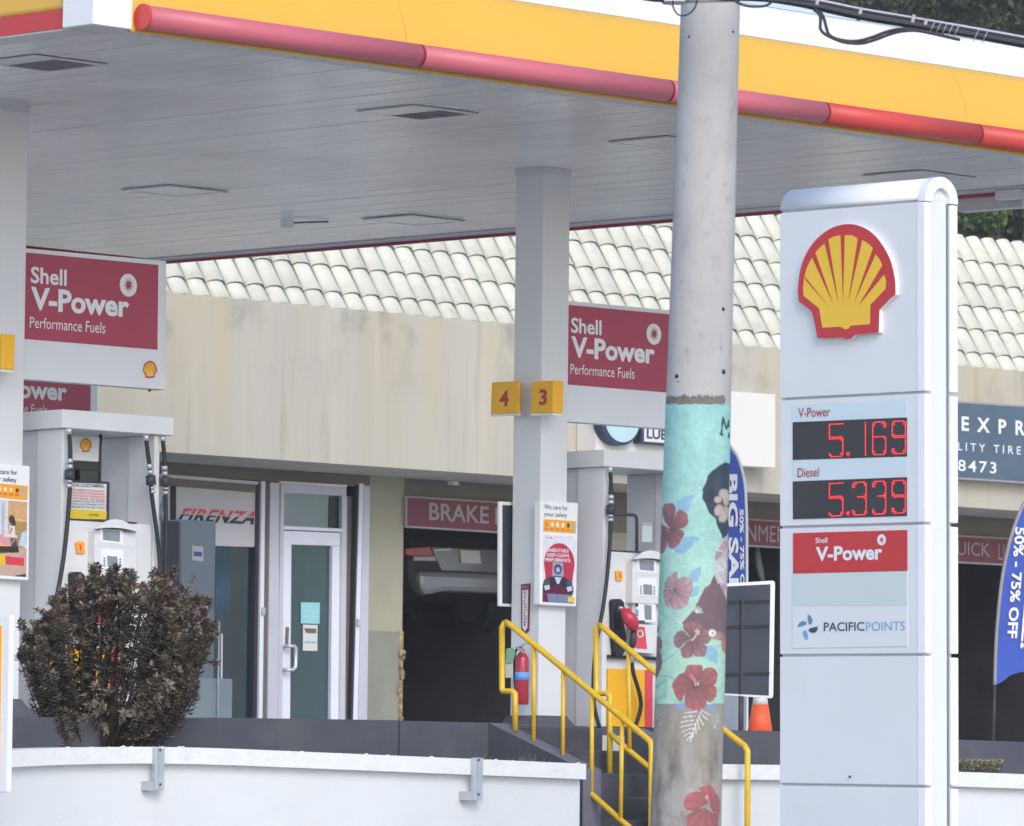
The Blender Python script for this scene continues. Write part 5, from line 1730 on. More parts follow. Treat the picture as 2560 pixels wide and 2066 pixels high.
# green brush marks
GB = (130, 205, 175)
for L in ([(1652, 1385), (1656, 1430), (1650, 1500), (1658, 1520)], [(1650, 1530), (1668, 1545), (1650, 1560)], [(1648, 1560), (1652, 1620), (1648, 1660)], [(1640, 1720), (1665, 1700), (1662, 1740), (1640, 1750)]):
    cv.line(L, 9, GB, .45)
for L in ([(1650, 1660), (1680, 1640), (1700, 1622)], [(1642, 1692), (1668, 1690), (1690, 1700)], [(1642, 1718), (1660, 1704)]):
    cv.line(L, 4, (120, 190, 200), .6)
# long dark hair, cheek flower, dress and brown back of the woman
HAIR = (62, 76, 92)
cv.poly(z7([(715, 588), (690, 595), (650, 625), (600, 660), (565, 700), (550, 760), (525, 810), (520, 890), (550, 940), (575, 1010), (630, 1055), (640, 1110), (680, 1190), (692, 1230), (730, 1190), (760, 1100), (760, 600)]), HAIR)
cv.noise(.05, 8, 9)
cv.ell(*z7([(650, 760)])[0], 14, 30, (84, 96, 112), .2, .5, .8); cv.ell(*z7([(590, 860)])[0], 10, 22, (50, 62, 78), .3, .6, .8)
for x_, y_, rx_, ry_, ro in ((700, 850, 17, 16, 0), (650, 900, 13, 12, 0), (660, 990, 16, 20, .3), (715, 1010, 14, 22, 0), (722, 900, 12, 22, 0), (690, 1060, 14, 12, 0)):
    cv.ell(*z7([(x_, y_)])[0], rx_ * .85, ry_ * .85, (205, 190, 182), ro, .9, .5)
cv.line(z7([(640, 930), (680, 930), (710, 950)]), 3, (120, 105, 105), .6); cv.line(z7([(695, 940), (700, 990)]), 3, (120, 105, 105), .5)
# dress
cv.poly(z7([(735, 1200), (700, 1230), (650, 1310), (630, 1400), (622, 1500), (640, 1580), (690, 1700), (730, 1800), (770, 1800), (770, 1200)]), (205, 200, 205))
cv.ell(*z7([(660, 1350)])[0], 8, 18, (178, 150, 158), .5, .9); cv.ell(*z7([(700, 1290)])[0], 8, 16, (190, 160, 165), .4, .9); cv.ell(*z7([(690, 1640)])[0], 8, 12, (195, 160, 170), .3, .9)
for L in ([(640, 1440), (680, 1480), (640, 1500)], [(655, 1550), (700, 1600)], [(690, 1400), (715, 1450), (690, 1500)], [(640, 1320), (690, 1330)]):
    cv.line(z7(L), 3, (238, 238, 242), .9)
SK = (128, 106, 116)
cv.poly(z7([(622, 1520), (640, 1580), (690, 1700), (730, 1800), (780, 1900), (780, 2100), (560, 2050), (400, 1900), (480, 1790), (560, 1660)]), SK)
cv.poly(z6_([(480, -30), (540, -70), (590, -60), (640, 60), (645, 345), (560, 330), (500, 280), (330, 250), (310, 230), (400, 130)]), SK)
cv.noise(.06, 22, 12); cv.noise(.03, 6, 13)
cv.ell(*z6_([(560, 330)])[0], 26, 16, (205, 175, 165), 0, .6, .9)
def ppetal(pts, c0, c1, c2, seed=0):
    """one painted petal: outline, heart of the flower, inner and outer colour"""
    m = cv.poly(pts, None)
    if not m.any(): return
    dx, dy = cv.X - c0[0], cv.Y - c0[1]
    rr = np.hypot(dx, dy)
    mx = rr[m].max()
    k = np.clip(rr / mx, 0, 1)[..., None]
    an = np.arctan2(dy, dx)
    a0 = math.atan2(sum(p[1] for p in pts) / len(pts) - c0[1], sum(p[0] for p in pts) / len(pts) - c0[0])
    da = (an - a0 + math.pi) % (2 * math.pi) - math.pi
    col_ = np.array(srgb(*c1)) * (1 - k) + np.array(srgb(*c2)) * k
    col_ = col_ * (1 + .16 * np.cos(da * 13 + seed + .6 * np.sin(rr * .15)))[..., None] * (1 + .12 * np.cos(da * 31 + seed * 2))[..., None]
    col_ = col_ * (1 + .28 * np.clip(np.cos(da * 1.6), 0, 1) * k[..., 0])[..., None]
    dd = np.full(m.shape, 1e3)
    n = len(pts)
    for i in range(n):
        (xa, ya), (xb, yb) = pts[i], pts[(i + 1) % n]
        L = max(1e-6, (xb - xa) ** 2 + (yb - ya) ** 2)
        t = np.clip(((cv.X - xa) * (xb - xa) + (cv.Y - ya) * (yb - ya)) / L, 0, 1)
        dd = np.minimum(dd, np.hypot(cv.X - xa - t * (xb - xa), cv.Y - ya - t * (yb - ya)))
    col_ = col_ * (1 - .42 * np.clip(1 - dd / 3.0, 0, 1))[..., None]
    mf = m.astype(float)[..., None]
    col_ = col_ * .74 + .095
    cv.c = cv.c * (1 - mf) + np.clip(col_, 0, 1) * mf
    cv.al[m] = 1
def rnd_out(pts):
    """soften a traced outline"""
    out = []
    n = len(pts)
    for i in range(n):
        p0_, p1_, p2_, p3_ = pts[i - 1], pts[i], pts[(i + 1) % n], pts[(i + 2) % n]
        for t in (0, .33, .66):
            out.append(tuple(.5 * ((2 * p1_[q]) + (p2_[q] - p0_[q]) * t + (2 * p0_[q] - 5 * p1_[q] + 4 * p2_[q] - p3_[q]) * t * t + (3 * p1_[q] - p0_[q] - 3 * p2_[q] + p3_[q]) * t ** 3) for q in (0, 1)))
    return out
def flower(f, c0, petals, c1, c2, cd, rd=8):
    c0 = f([c0])[0]
    for i, pt in enumerate(petals): ppetal(rnd_out(f(pt)), c0, c1, c2, i * 1.7)
    cv.ell(c0[0], c0[1], rd, rd, cd, 0, .8, .9)
flower(z7, (238, 1145), [
    [(230, 1140), (190, 1110), (165, 1080), (150, 1180), (175, 1200)],
    [(235, 1160), (235, 1230), (222, 1290), (195, 1340), (175, 1345), (160, 1260), (180, 1190)],
    [(245, 1150), (300, 1140), (360, 1160), (365, 1200), (330, 1260), (290, 1300), (245, 1305), (232, 1240)],
    [(245, 1130), (285, 1050), (310, 995), (340, 983), (385, 1010), (405, 1060), (395, 1110), (350, 1140), (290, 1150)],
    [(225, 1130), (190, 1060), (188, 990), (205, 940), (245, 928), (285, 940), (300, 985), (280, 1060), (245, 1130)]],
    (112, 58, 76), (156, 84, 98), (84, 56, 70), 6)
cv.line(z7([(190, 1045), (205, 1095), (240, 1135)]), 3.2, (235, 225, 220), .9)
flower(z7, (290, 1660), [
    [(280, 1665), (250, 1720), (250, 1790), (220, 1790), (200, 1740), (192, 1680), (210, 1640)],
    [(290, 1670), (330, 1700), (405, 1720), (400, 1760), (370, 1800), (300, 1820), (260, 1790), (255, 1720)],
    [(295, 1650), (310, 1570), (370, 1545), (425, 1570), (435, 1640), (410, 1720), (330, 1700)],
    [(290, 1650), (240, 1640), (200, 1630), (215, 1580), (260, 1530), (310, 1500), (312, 1560), (305, 1620)]],
    (172, 128, 140), (196, 152, 164), (112, 70, 76), 7)
flower(z6_, (385, 345), [
    [(375, 345), (330, 380), (290, 415), (255, 395), (250, 340), (275, 300), (320, 290), (350, 320)],
    [(380, 355), (388, 410), (395, 470), (360, 490), (320, 490), (300, 440), (310, 410), (350, 370)],
    [(390, 355), (440, 385), (490, 400), (495, 440), (470, 478), (430, 480), (400, 470), (385, 400)],
    [(395, 345), (440, 310), (470, 275), (505, 285), (530, 330), (510, 375), (480, 390), (430, 380)],
    [(385, 340), (330, 290), (320, 250), (345, 222), (395, 222), (450, 240), (465, 280), (440, 310), (400, 340)]],
    (104, 58, 72), (150, 98, 108), (84, 44, 58), 7)
cv.line(z6_([(385, 360), (410, 330), (425, 300)]), 4, (226, 196, 180), .95)
for dx, dy in ((0, 0), (-4, -3), (5, -3), (0, -7), (4, 3)): cv.ell(1742.5 + dx, 1582 + dy, 2.2, 2.2, (232, 214, 208))
def redflower():
    flower(z6_, (410, 700), [
        [(400, 690), (390, 720), (330, 760), (310, 810), (280, 800), (250, 740), (240, 680), (280, 620), (330, 600), (370, 650)],
        [(430, 700), (500, 690), (555, 700), (568, 740), (550, 790), (515, 820), (485, 790), (450, 730)],
        [(430, 680), (455, 620), (480, 570), (530, 560), (568, 590), (572, 640), (550, 690), (500, 690), (450, 690)],
        [(400, 685), (345, 630), (332, 590), (350, 548), (400, 540), (450, 540), (468, 570), (455, 620), (430, 670)],
        [(410, 705), (450, 690), (500, 730), (490, 840), (450, 880), (390, 880), (345, 850), (328, 800), (345, 740)]],
        (122, 52, 62), (170, 78, 82), (78, 46, 56), 8)
    cv.line(z6_([(385, 625), (405, 655), (412, 700)]), 4, (214, 160, 160), .95); cv.ell(*z6_([(380, 620)])[0], 6, 5, (205, 130, 130))
redflower()
ppetal(rnd_out(z6_([(90, 330), (140, 330), (165, 380), (150, 440), (90, 450)])), (1620, 1610), (92, 66, 78), (140, 92, 100))
ppetal(rnd_out(z6_([(90, 450), (150, 450), (165, 520), (140, 610), (90, 650)])), (1620, 1660), (86, 62, 74), (136, 86, 98))
ppetal(rnd_out(z6_([(95, 250), (125, 240), (140, 280), (120, 320), (95, 320)])), (1620, 1575), (120, 70, 84), (140, 84, 96))
cv.ell(1812, 1612, 10, 22, (198, 124, 108), 0, .9, .3)
# fern sprigs on the skin
for (bx, by, ang, n_, L_) in ((1741, 1532, -.9, 5, 15), (1700, 1560, -1.3, 4, 18)):
    for k in range(n_):
        a_ = ang + (k - n_ / 2) * .5
        cv.line([(bx, by), (bx + L_ * math.cos(a_), by + L_ * math.sin(a_))], 3, (215, 232, 222), .9)
cv.ell(1780.5, 1583, 9.5, 9.5, (238, 238, 228)); cv.ell(1781.5, 1583, 3, 3, (205, 190, 160)); cv.ell(1781.5, 1583, 1.5, 1.5, (90, 80, 70))
# letter M
cv.line(z7([(680, 360), (692, 215), (722, 310), (742, 240)]), 4.2, (52, 76, 76), 1); cv.line(z7([(668, 352), (692, 362)]), 4.2, (52, 76, 76), 1); cv.line(z7([(738, 240), (742, 290)]), 4, (52, 76, 76), 1); cv.line(z7([(741, 345), (741, 380)]), 4, (52, 76, 76), 1)
# below the painted ground: bare concrete shows, except for a few painted motifs
edge_y = 1763 + 2.5 * np.sin(cv.X * .11) + 2 * np.sin(cv.X * .31) - np.clip((1680 - cv.X) * .0, 0, 1)
save = cv.al.copy()
bare = cv.Y > edge_y
cv.al[(cv.Y < 1011 + np.sin(cv.X * .09))] = 0
n1 = Canvas(X0, Y0_, X1, Y1_, (0, 0, 0)).noise(.1, 5, 41) * .5 + Canvas(X0, Y0_, X1, Y1_, (0, 0, 0)).noise(.1, 2.2, 42) * .5
band = np.clip((cv.Y - 979 - .04 * np.abs(cv.X - 1740)) / 14, 0, 1) * .93 * (cv.Y < 1011) * np.clip((1818 - cv.X) / 8, 0, 1)
ms = (n1 < band * .95) & (cv.Y < 1011)
cv.c[ms] = np.array(srgb(122, 119, 115)) * (.70 + .9 * n1[ms][:, None])
cv.al[ms] = 1
keepm = np.zeros_like(bare)
cv.al[bare] = 0
def keep_poly(pts): cv.poly(pts, None, alpha=1)
keep_poly(z6_([(265, 838), (330, 800), (350, 860), (290, 900), (285, 890)]))
keep_poly(z6_([(480, 800), (560, 820), (560, 905), (530, 895), (500, 880)]))
cv.c[(cv.Y > 1760) & (cv.Y < 1800)] = np.array(srgb(150, 170, 205))
redflower()
cv.al[(cv.Y > 1766) & ((cv.X < 1706) | (cv.X > 1770))] = np.where(cv.Y[(cv.Y > 1766) & ((cv.X < 1706) | (cv.X > 1770))] > 1784, 0, cv.al[(cv.Y > 1766) & ((cv.X < 1706) | (cv.X > 1770))])
# white fern
def fern(x0, y0, x1, y1, n_, L_, w_, flip=1):
    cv.line([(x0, y0), (x1, y1)], 3, (226, 228, 226), 1, alpha=1)
    d = math.atan2(y1 - y0, x1 - x0)
    for k in range(n_):
        t = (k + .3) / n_
        bx, by = x0 + (x1 - x0) * t, y0 + (y1 - y0) * t
        LL = L_ * math.sin((.25 + .72 * t) * math.pi) + 6
        for sgn in (-1, 1):
            a_ = d + sgn * .95
            cv.line([(bx, by), (bx + LL * math.cos(a_), by + LL * math.sin(a_) + 2)], w_, (228, 230, 230), 1, alpha=1)
cv.line(z6_([(465, 865), (430, 940), (372, 1100)]), 2.6, (206, 208, 206), 1, alpha=1)
for L in ([(420, 888), (335, 897)], [(408, 918), (320, 930)], [(397, 950), (305, 965)], [(390, 978), (303, 1002)], [(380, 1008), (310, 1036)], [(374, 1040), (326, 1070)], [(370, 1070), (347, 1100)],
          [(455, 878), (515, 912)], [(445, 895), (498, 950)], [(432, 918), (470, 990)], [(422, 945), (440, 1020)], [(408, 975), (415, 1050)], [(395, 1010), (393, 1078)], [(384, 1050), (372, 1108)]):
    cv.line(z6_(L), 5.2, (228, 230, 230), 1, alpha=1)
for (x_, y_) in ((1640, 1768), (1797, 1776)):
    s_ = 1 if x_ < 1700 else -1
    for k in range(5):
        cv.line([(x_, y_ + k * 7), (x_ + s_ * 14, y_ + k * 8 + 20)], 3.2, (196, 216, 204), .95, alpha=1)
# lowest red flower
def big(pts, c1):
    m = cv.poly(pts, c1, 1, alpha=1)
    return m
flower(z6_, (505, 1590), [
    [(520, 1580), (560, 1490), (590, 1530), (590, 1620), (570, 1720), (540, 1640)],
    [(500, 1570), (450, 1480), (440, 1445), (500, 1430), (545, 1445), (560, 1490), (530, 1560)],
    [(480, 1580), (420, 1610), (350, 1620), (322, 1580), (325, 1535), (360, 1495), (420, 1475), (470, 1500), (500, 1550)],
    [(480, 1600), (540, 1640), (575, 1700), (590, 1780), (580, 1860), (360, 1860), (345, 1720), (350, 1650), (410, 1610)]],
    (150, 62, 72), (186, 74, 84), (92, 60, 74), 10)
cv.line(z6_([(515, 1610), (518, 1570), (498, 1530)]), 3, (214, 150, 165), 1); cv.ell(*z6_([(496, 1522)])[0], 5, 5, (224, 160, 175))
cv.al[(cv.Y > 1960)] = cv.al[(cv.Y > 1960)] * (cv.X[(cv.Y > 1960)] > 1700)
cv.noise(.04, 4, 21)
# wrap
cols_, rows_ = 100, 560
vs, cs, kp_ = [], [], []
ztop_ = pole_at(976)[0].z
zbot_ = pole_at(2105)[0].z
for j in range(rows_ + 1):
    z = ztop_ + (zbot_ - ztop_) * j / rows_
    c_, r_ = pole_pos(z)
    for i in range(cols_ + 1):
        s_ = -1 + 2 * i / cols_
        th = math.asin(max(-.9985, min(.9985, s_))) * 1.0
        # angle measured from the direction facing the street
        p = c_ + V((math.sin(th), -math.cos(th), 0)) * (r_ + .0015)
        x_, y_ = proj(p)
        c3, a3 = cv.sample(x_, y_)
        vs.append(p); cs.append(np.minimum(c3 * .80, 1)); kp_.append(a3)
colour_grid('mural', vs, cs, kp_, cols_ + 1, rows_ + 1, M['vcpole'], pole)
# the stained ring above the mural, holes, bolts
def ring_patch(name, yy, hh, x0, x1, m, jag):
    vs, fs = [], []
    N = 46
    rg = random.Random(jag)
    for i in range(N + 1):
        x = x0 + (x1 - x0) * i / N
        c_, r_ = pole_pos(pole_at(yy)[0].z)
        s_ = max(-.99, min(.99, (x - ctr(yy)) / hw(yy)))
        th = math.asin(s_)
        for y in (yy - hh * (1 + rg.uniform(-.45, .45)), yy + hh * .9):
            z = pole_at(y)[0].z
            c_, r_ = pole_pos(z)
            vs.append(c_ + V((math.sin(th), -math.cos(th), 0)) * (r_ + .001))
    for i in range(N):
        fs.append((2 * i, 2 * i + 1, 2 * i + 3, 2 * i + 2))
    return mk(name, vs, fs, m, pole, fix=False)
M['stain'] = mat('black_algae_stain', (.15, .14, .125), .95, var=.4, scale=30, dirt=(.38, .36, .34), dirt_amt=1.0, dscale=16)
for x, y, r in ((1721, 100, .006), (1831, 86, .007), (1806, 778, .009), (1807, 934, .012), (1690, 946, .011), (1693, 960, .004)):
    c_, r_ = pole_pos(pole_at(y)[0].z)
    th = math.asin((x - ctr(y)) / hw(y))
    n_ = V((math.sin(th), -math.cos(th), 0))
    tube('bolt_hole', [c_ + n_ * (r_ - .01), c_ + n_ * (r_ + .002)], r, M['dark'], pole, 10)
# ------------------------------------------------------------------ cables
CYD = 27.4
def cw(x, y, Y=CYD): return at(x, y, Y)
main_px = [(1330, -62), (1500, -30), (1640, -3), (1760, -10), (1850, -6), (1939, -1), (2042, 14), (2149, 36), (2281, 58), (2410, 80), (2560, 107), (2760, 146), (3000, 196)]
cbl = thing('overhead_cable', cw(1850, 0), 'thick black bundle of overhead cables crossing the top right corner', 'cable')
P_ = smooth_path([cw(x, y) for x, y in main_px], 5)
tube('black_cable', P_, .0165, M['cable'], cbl, 10)
rr2 = random.Random(2)
for k, (dy, r, m) in enumerate(((-13, .0075, M['messenger']), (-8, .008, M['cable']), (9, .0085, M['cable']), (4, .010, M['cable']))):
    P2_ = [cw(x, y + dy * (1 if x > 2000 else .5) + rr2.uniform(-1, 1), CYD - .01 * k) for x, y in main_px]
    tube('strand', smooth_path(P2_, 5), r, m, cbl, 8)
drop = [(2036, 22), (2050, 40), (2051, 60), (2051, 72), (2060, 84), (2080, 95), (2106, 105), (2135, 109), (2160, 108), (2190, 99), (2222, 87), (2252, 79), (2290, 77), (2330, 84), (2400, 100)]
tube('hanging_loop', smooth_path([cw(x, y, CYD - .05) for x, y in drop], 4), .0075, M['cable'], cbl, 8)
drop = [(2046, 26), (2058, 42), (2064, 62), (2072, 86), (2090, 97), (2120, 103), (2150, 102), (2185, 92), (2220, 79), (2255, 73), (2300, 76), (2360, 88)]
tube('hanging_loop', smooth_path([cw(x, y, CYD - .04) for x, y in drop], 4), .0075, M['cable'], cbl, 8)
tube('hanging_loop', smooth_path([cw(x, y, CYD - .3) for x, y in [(1828, -12), (1838, 3), (1858, 13), (1885, 17), (1912, 15), (1926, 8), (1932, -2)]], 4), .006, M['cable'], cbl, 8)
tube('hanging_loop', smooth_path([cw(x, y, CYD - .3) for x, y in [(1682, 2), (1683, 18), (1692, 34), (1706, 40), (1724, 34), (1738, 18), (1743, -4)]], 4), .004, M['cable'], cbl, 8)
for x, y in ((2041, 14), (2149, 36), (2281, 54), (2312, 64)):
    v, f = tube_pts([cw(x - 4, y - 1, CYD), cw(x + 4, y + 1, CYD)], .033 if x != 2312 else .030, 14)
    mk('strap', v, f, M['strap'], cbl, smooth=True)
for k in range(7):
    x = 2330 + k * 15 if k < 5 else 2440 + (k - 5) * 22
    y = 64 + (x - 2310) * .177
    tube('tie_wire', [cw(x - 7, y + 17, CYD - .045), cw(x + 8, y - 14, CYD - .045)], .0022, M['messenger'], cbl, 5)
cl_ = thing('pole_clamp', cw(1690, -2), 'grey metal clamp holding the cable on the left of the pole top', 'clamp')
obox('clamp_body', cw(1660, 4, CYD - .05), A * 0 + V((.10, 0, 0)), V((0, .12, 0)), V((0, 0, .035)), M['steel'], cl_, bevel=.004)
tube('clamp_bolt', [cw(1677, 14, CYD - .03), cw(1677, -10, CYD - .03)], .007, M['steel'], cl_, 6)
tube('band', [cw(1655, 8, CYD), cw(1850, 2, CYD - .0)], .006, M['steel'], cl_, 6)
# ================================================================== PRICE PYLON
_q = at(2310, 1300, 34.0)
UPT = V((-.0075, 0, 1)).normalized()
TO = V((_q.x, _q.y, 0)) - UPT * 0
# keep the near edge on the measured column although the pylon leans a little
TO = _q - UPT * (_q.z / UPT.z)
BT2 = -(Bt)                                     # towards the street, rightwards
PT = Pl(TO, BT2, UPT)                           # big face (faces left-front)
PTE = Pl(TO, A, UPT)                            # narrow end (faces right-front)
TW = 1.16
TD = .27
pyl = thing('price_pylon', V((TO.x, TO.y, .0)), 'tall white price pylon with rounded top, yellow and red emblem and red LED prices', 'sign')
ztp = PT.hit(2308, 503).z                        # seam between cap and emblem panel at the near edge
def tp(b_, a_, z):                               # b: back along the big face, a: through thickness
    return TO + Bt * b_ + A * a_ + UPT * (z / UPT.z)
def tbox(name, b0, b1, a0, a1, z0, z1, m, bevel=0, par=pyl):
    return obox(name, tp(b0, a0, z0), Bt * (b1 - b0), A * (a1 - a0), UPT * (z1 - z0), m, par, bevel)
tbox('core', .02, TW, .02, TD - .02, .05, ztp + .02, M['dispgrey'])
# rounded cap: half cylinder along the width
vs, fs = [], []
n = 20
rad = TD / 2
for b_ in (.045, TW):
    for k in range(n + 1):
        an = math.pi * k / n
        vs.append(tp(b_, rad - rad * math.cos(an), ztp + .012 + rad * math.sin(an)))
for k in range(n): fs.append((k, k + 1, n + 2 + k, n + 1 + k))
fs += [tuple(range(n, -1, -1)), tuple(range(n + 1, 2 * n + 2)), (0, n, 2 * n + 1, n + 1)]
o = mk('rounded_cap', vs, fs, M['trim'], pyl)
o.data.polygons.foreach_set('use_smooth', [len(f.vertices) == 4 for f in o.data.polygons])
# far end board closing the pylon (seen edge on at the left)
# near end: arch shaped raised rim, seams, recessed panel
def arch(r_out, r_in, b0, b1, zlow, name, m):
    vs, fs = [], []
    prof_o, prof_i = [], []
    for k in range(n + 1):
        an = math.pi * k / n
        prof_o.append((rad - r_out * math.cos(an), ztp + .012 + r_out * math.sin(an)))
        prof_i.append((rad - r_in * math.cos(an), ztp + .012 + r_in * math.sin(an)))
    prof_o = [(rad - r_out, zlow)] + prof_o + [(rad + r_out, zlow)]
    prof_i = [(rad - r_in, zlow)] + prof_i + [(rad + r_in, zlow)]
    N = len(prof_o)
    for b_ in (b0, b1):
        for a_, z in prof_o: vs.append(tp(b_, a_, z))
        for a_, z in prof_i: vs.append(tp(b_, a_, z))
    for k in range(N - 1):
        fs.append((k, k + 1, N + k + 1, N + k))
        fs.append((2 * N + k, 2 * N + k + 1, 3 * N + k + 1, 3 * N + k))
        fs.append((k, k + 1, 2 * N + k + 1, 2 * N + k))
        fs.append((N + k, N + k + 1, 3 * N + k + 1, 3 * N + k))
    return mk(name, vs, fs, m, pyl)
zs = [ztp, PT.hit(2309, 978.5).z, PT.hit(2310, 1306.4).z, PT.hit(2312, 1634.6).z, PT.hit(2313, 1964.5).z, .12]
arch(rad + .004, rad * .54, -.018, .04, ztp + .0, 'end_rim', M['trim'])
tbox('end_panel', .012, .02, rad * .5, TD - rad * .5, .12, ztp + .012, M['signwhite'])
vs = [tp(.012, rad - rad * .55 * math.cos(math.pi * k / n), ztp + .013 + rad * .55 * math.sin(math.pi * k / n)) for k in range(n + 1)]
mk('end_panel', vs, [tuple(range(n + 1))], M['signwhite'], pyl)
for i in range(5):
    z1_, z0_ = zs[i] - (.010 if i else 0), zs[i + 1] + .002
    # big face panels, each a tray with a proud near edge
    tbox('face_panel', .052, TW - .0, -.002, .03, z0_, z1_ - .004, M['signwhite'], .003)
    tbox('edge_trim', -.016, .050, -.006, .05, z0_, z1_ - .004, M['trim'], .006)
    tbox('edge_trim', -.016, .03, TD - rad * .40, TD + .004, z0_ + .004, z1_ - .006, M['trim'], .006)
tbox('dark_reveal', .003, .012, TD - rad * .46, TD - rad * .41, .12, ztp, M['cabinet'])
tbox('base_plate', -.1, TW + .1, -.1, TD + .1, .12, .16, M['greytop'])
def ts(name, pts, out, th, m, par=pyl, bev=0): return slab(name, PT, pts, out, th, m, par, bev)
# emblem with white sides
bm_ = poly_plate('emblem_body', PT, [(1900 + x * .3455, 400 + y * .3455) for x, y in PEC_OUT], .037, .034, M['trim'], pyl)
r_ = poly_plate('scallop_emblem', PT, [(1900 + x * .3455, 400 + y * .3455) for x, y in PEC_OUT], .040, .003, M['redlogo'], pyl)
poly_plate('yellow_fan', PT, [(1900 + x * .3455, 400 + y * .3455) for x, y in PEC_YEL], .0420, .001, M['yellowlogo'], r_)
vs, fs = [], []
for tr in PEC_RAY:
    k = len(vs)
    vs += [PT.hit(1900 + x * .3455, 400 + y * .3455, .0435) for x, y in tr]
    fs.append((k, k + 1, k + 2))
mk('red_rays', vs, fs, M['redlogo'], r_, fix=False)
# price window
wn = ts('price_window', [(1980, 1012.7), (2266.8, 998), (2266.8, 1291), (1982, 1299)], .004, .005, M['paleblue'])
d1 = ts('price_display', [(1981.6, 1056), (2266.4, 1044), (2266.4, 1141.7), (1981.8, 1150.5)], .006, .004, M['led'])
d2 = ts('price_display', [(1981.6, 1204), (2266.4, 1193.3), (2266.4, 1290.4), (1982.2, 1298.6)], .006, .004, M['led'])
text('lettering', 'V-Power', PT, [(1996, 1021), (2075, 1017), (2075, 1041), (1996, 1044.4)], .008, M['letterred'], wn, .0)
text('lettering', 'Diesel', PT, [(1994, 1171), (2046.7, 1168), (2046.7, 1191.4), (1994, 1194)], .008, M['letterred'], wn, .0)
# LED digits as real dots; a digit is 9 dots wide, 21 high
def strokes(ch):
    W, Hh = 8, 20
    S_ = {'5': [[(8, 0), (0, 0), (0, 8.5), (7, 8.5), (8, 10), (8, 18), (6.5, 20), (1.5, 20), (0, 18.5)]],
          '1': [[(7, 0), (7, 20)]],
          '6': [[(8, 3), (6.5, 0), (1.5, 0), (0, 2), (0, 18), (1.5, 20), (6.5, 20), (8, 18), (8, 10.5), (6.8, 9), (0, 9)]],
          '9': [[(0, 17), (1.5, 20), (6.5, 20), (8, 18), (8, 2), (6.5, 0), (1.5, 0), (0, 2), (0, 8), (1.2, 9.5), (8, 9.5)]],
          '3': [[(0, 3), (1.5, 0), (6.5, 0), (8, 2), (8, 7.5), (7, 9), (8, 10.5), (8, 18), (6.5, 20), (1.5, 20), (0, 17.5)], [(7, 9), (3, 9)]],
          '.': [[(3, 18.6), (5, 18.6)], [(4, 18), (4, 20)]]}[ch]
    return S_
def led_digit(ch, box, par):
    """box: pixel corner quad of the full digit cell"""
    c = [PT.hit(x, y, .0095) for x, y in box]
    on = set()
    for s_ in strokes(ch):
        for (xa, ya), (xb, yb) in zip(s_[:-1], s_[1:]):
            m_ = int(max(abs(xb - xa), abs(yb - ya)) * 3) + 1
            for k in range(m_ + 1):
                x, y = xa + (xb - xa) * k / m_, ya + (yb - ya) * k / m_
                for gx in range(-1, 11):
                    for gy in range(-1, 22):
                        if math.hypot(gx - x, gy - y) < (.92 if ch != '.' else .7): on.add((gx, gy))
    vs, fs = [], []
    for gx, gy in sorted(on):
        k = len(vs)
        ctr_ = bil(c, gx / 8, gy / 20)
        w_ = (bil(c, (gx + .5) / 8, gy / 20) - ctr_)
        h_ = (bil(c, gx / 8, (gy + .5) / 20) - ctr_)
        for j in range(6):
            an = j * math.pi / 3
            vs.append(ctr_ + w_ * .80 * math.cos(an) + h_ * .80 * math.sin(an))
        fs.append(tuple(range(k, k + 6)))
    return mk('led_digit', vs, fs, M['dot'], par, fix=False)
def zr(x, y): return (1900 + x * .3168, 950 + y * .3168)
def cell(x0, x1, ytop, ybot):
    s_ = -.046
    return [zr(x0, ytop - (540 - x0) * 0 + (x0 - 540) * s_), zr(x1, ytop + (x1 - 540) * s_), zr(x1, ybot + (x1 - 540) * s_), zr(x0, ybot + (x0 - 540) * s_)]
for ch, x0, x1 in (('5', 548, 654), ('.', 655, 735), ('1', 745, 845), ('6', 890, 992), ('9', 1044, 1148)):
    led_digit(ch, cell(x0, x1, 352, 608), d1)
for ch, x0, x1 in (('5', 548, 654), ('.', 655, 735), ('3', 733, 838), ('3', 890, 992), ('9', 1044, 1148)):
    led_digit(ch, cell(x0, x1, 820, 1077), d2)
# fuel grade panel
lp = ts('red_panel', [(1982.4, 1333.3), (2267.5, 1325.4), (2267.5, 1427.7), (1982.4, 1434.7)], .006, .006, M['redlogo'])
text('lettering', 'Shell', PT, [(2038.8, 1345), (2068.5, 1343.6), (2068.5, 1357.2), (2038.8, 1358.7)], .008, M['letter'], lp, .01)
text('lettering', 'V-Power', PT, [(2039.4, 1368), (2205.7, 1361.2), (2205.7, 1399.9), (2039.4, 1403.7)], .008, M['letter'], lp, .034)
o = poly_plate('ring', PT, ellipse(2204, 1350, 11, 14, 24, -.02), .008, 0, M['letter'], lp)
burst(PT, 2204, 1350, 6.5, 9, .0095, M['redlogo'], o, 9)
pg_ = ts('pale_panel', [(1982.4, 1435.2), (2267.5, 1428.2), (2268, 1513.4), (1982, 1515)], .006, .006, M['palegreen'])
wp_ = ts('points_panel', [(1982, 1515.5), (2268, 1514), (2269, 1616), (1981, 1621)], .006, .006, M['signwhite'])
text('lettering', 'PACIFIC', PT, [(2059.3, 1556.5), (2160.6, 1555), (2160.6, 1577.5), (2059.3, 1579)], .008, M['navy'], wp_, .012)
text('lettering', 'POINTS', PT, [(2165, 1555.6), (2261.9, 1553.6), (2261.9, 1576.2), (2165, 1578)], .008, M['blue'], wp_, -.006)
def zr2(pts): return [(1900 + x * .3376, 1480 + y * .3376) for x, y in pts]
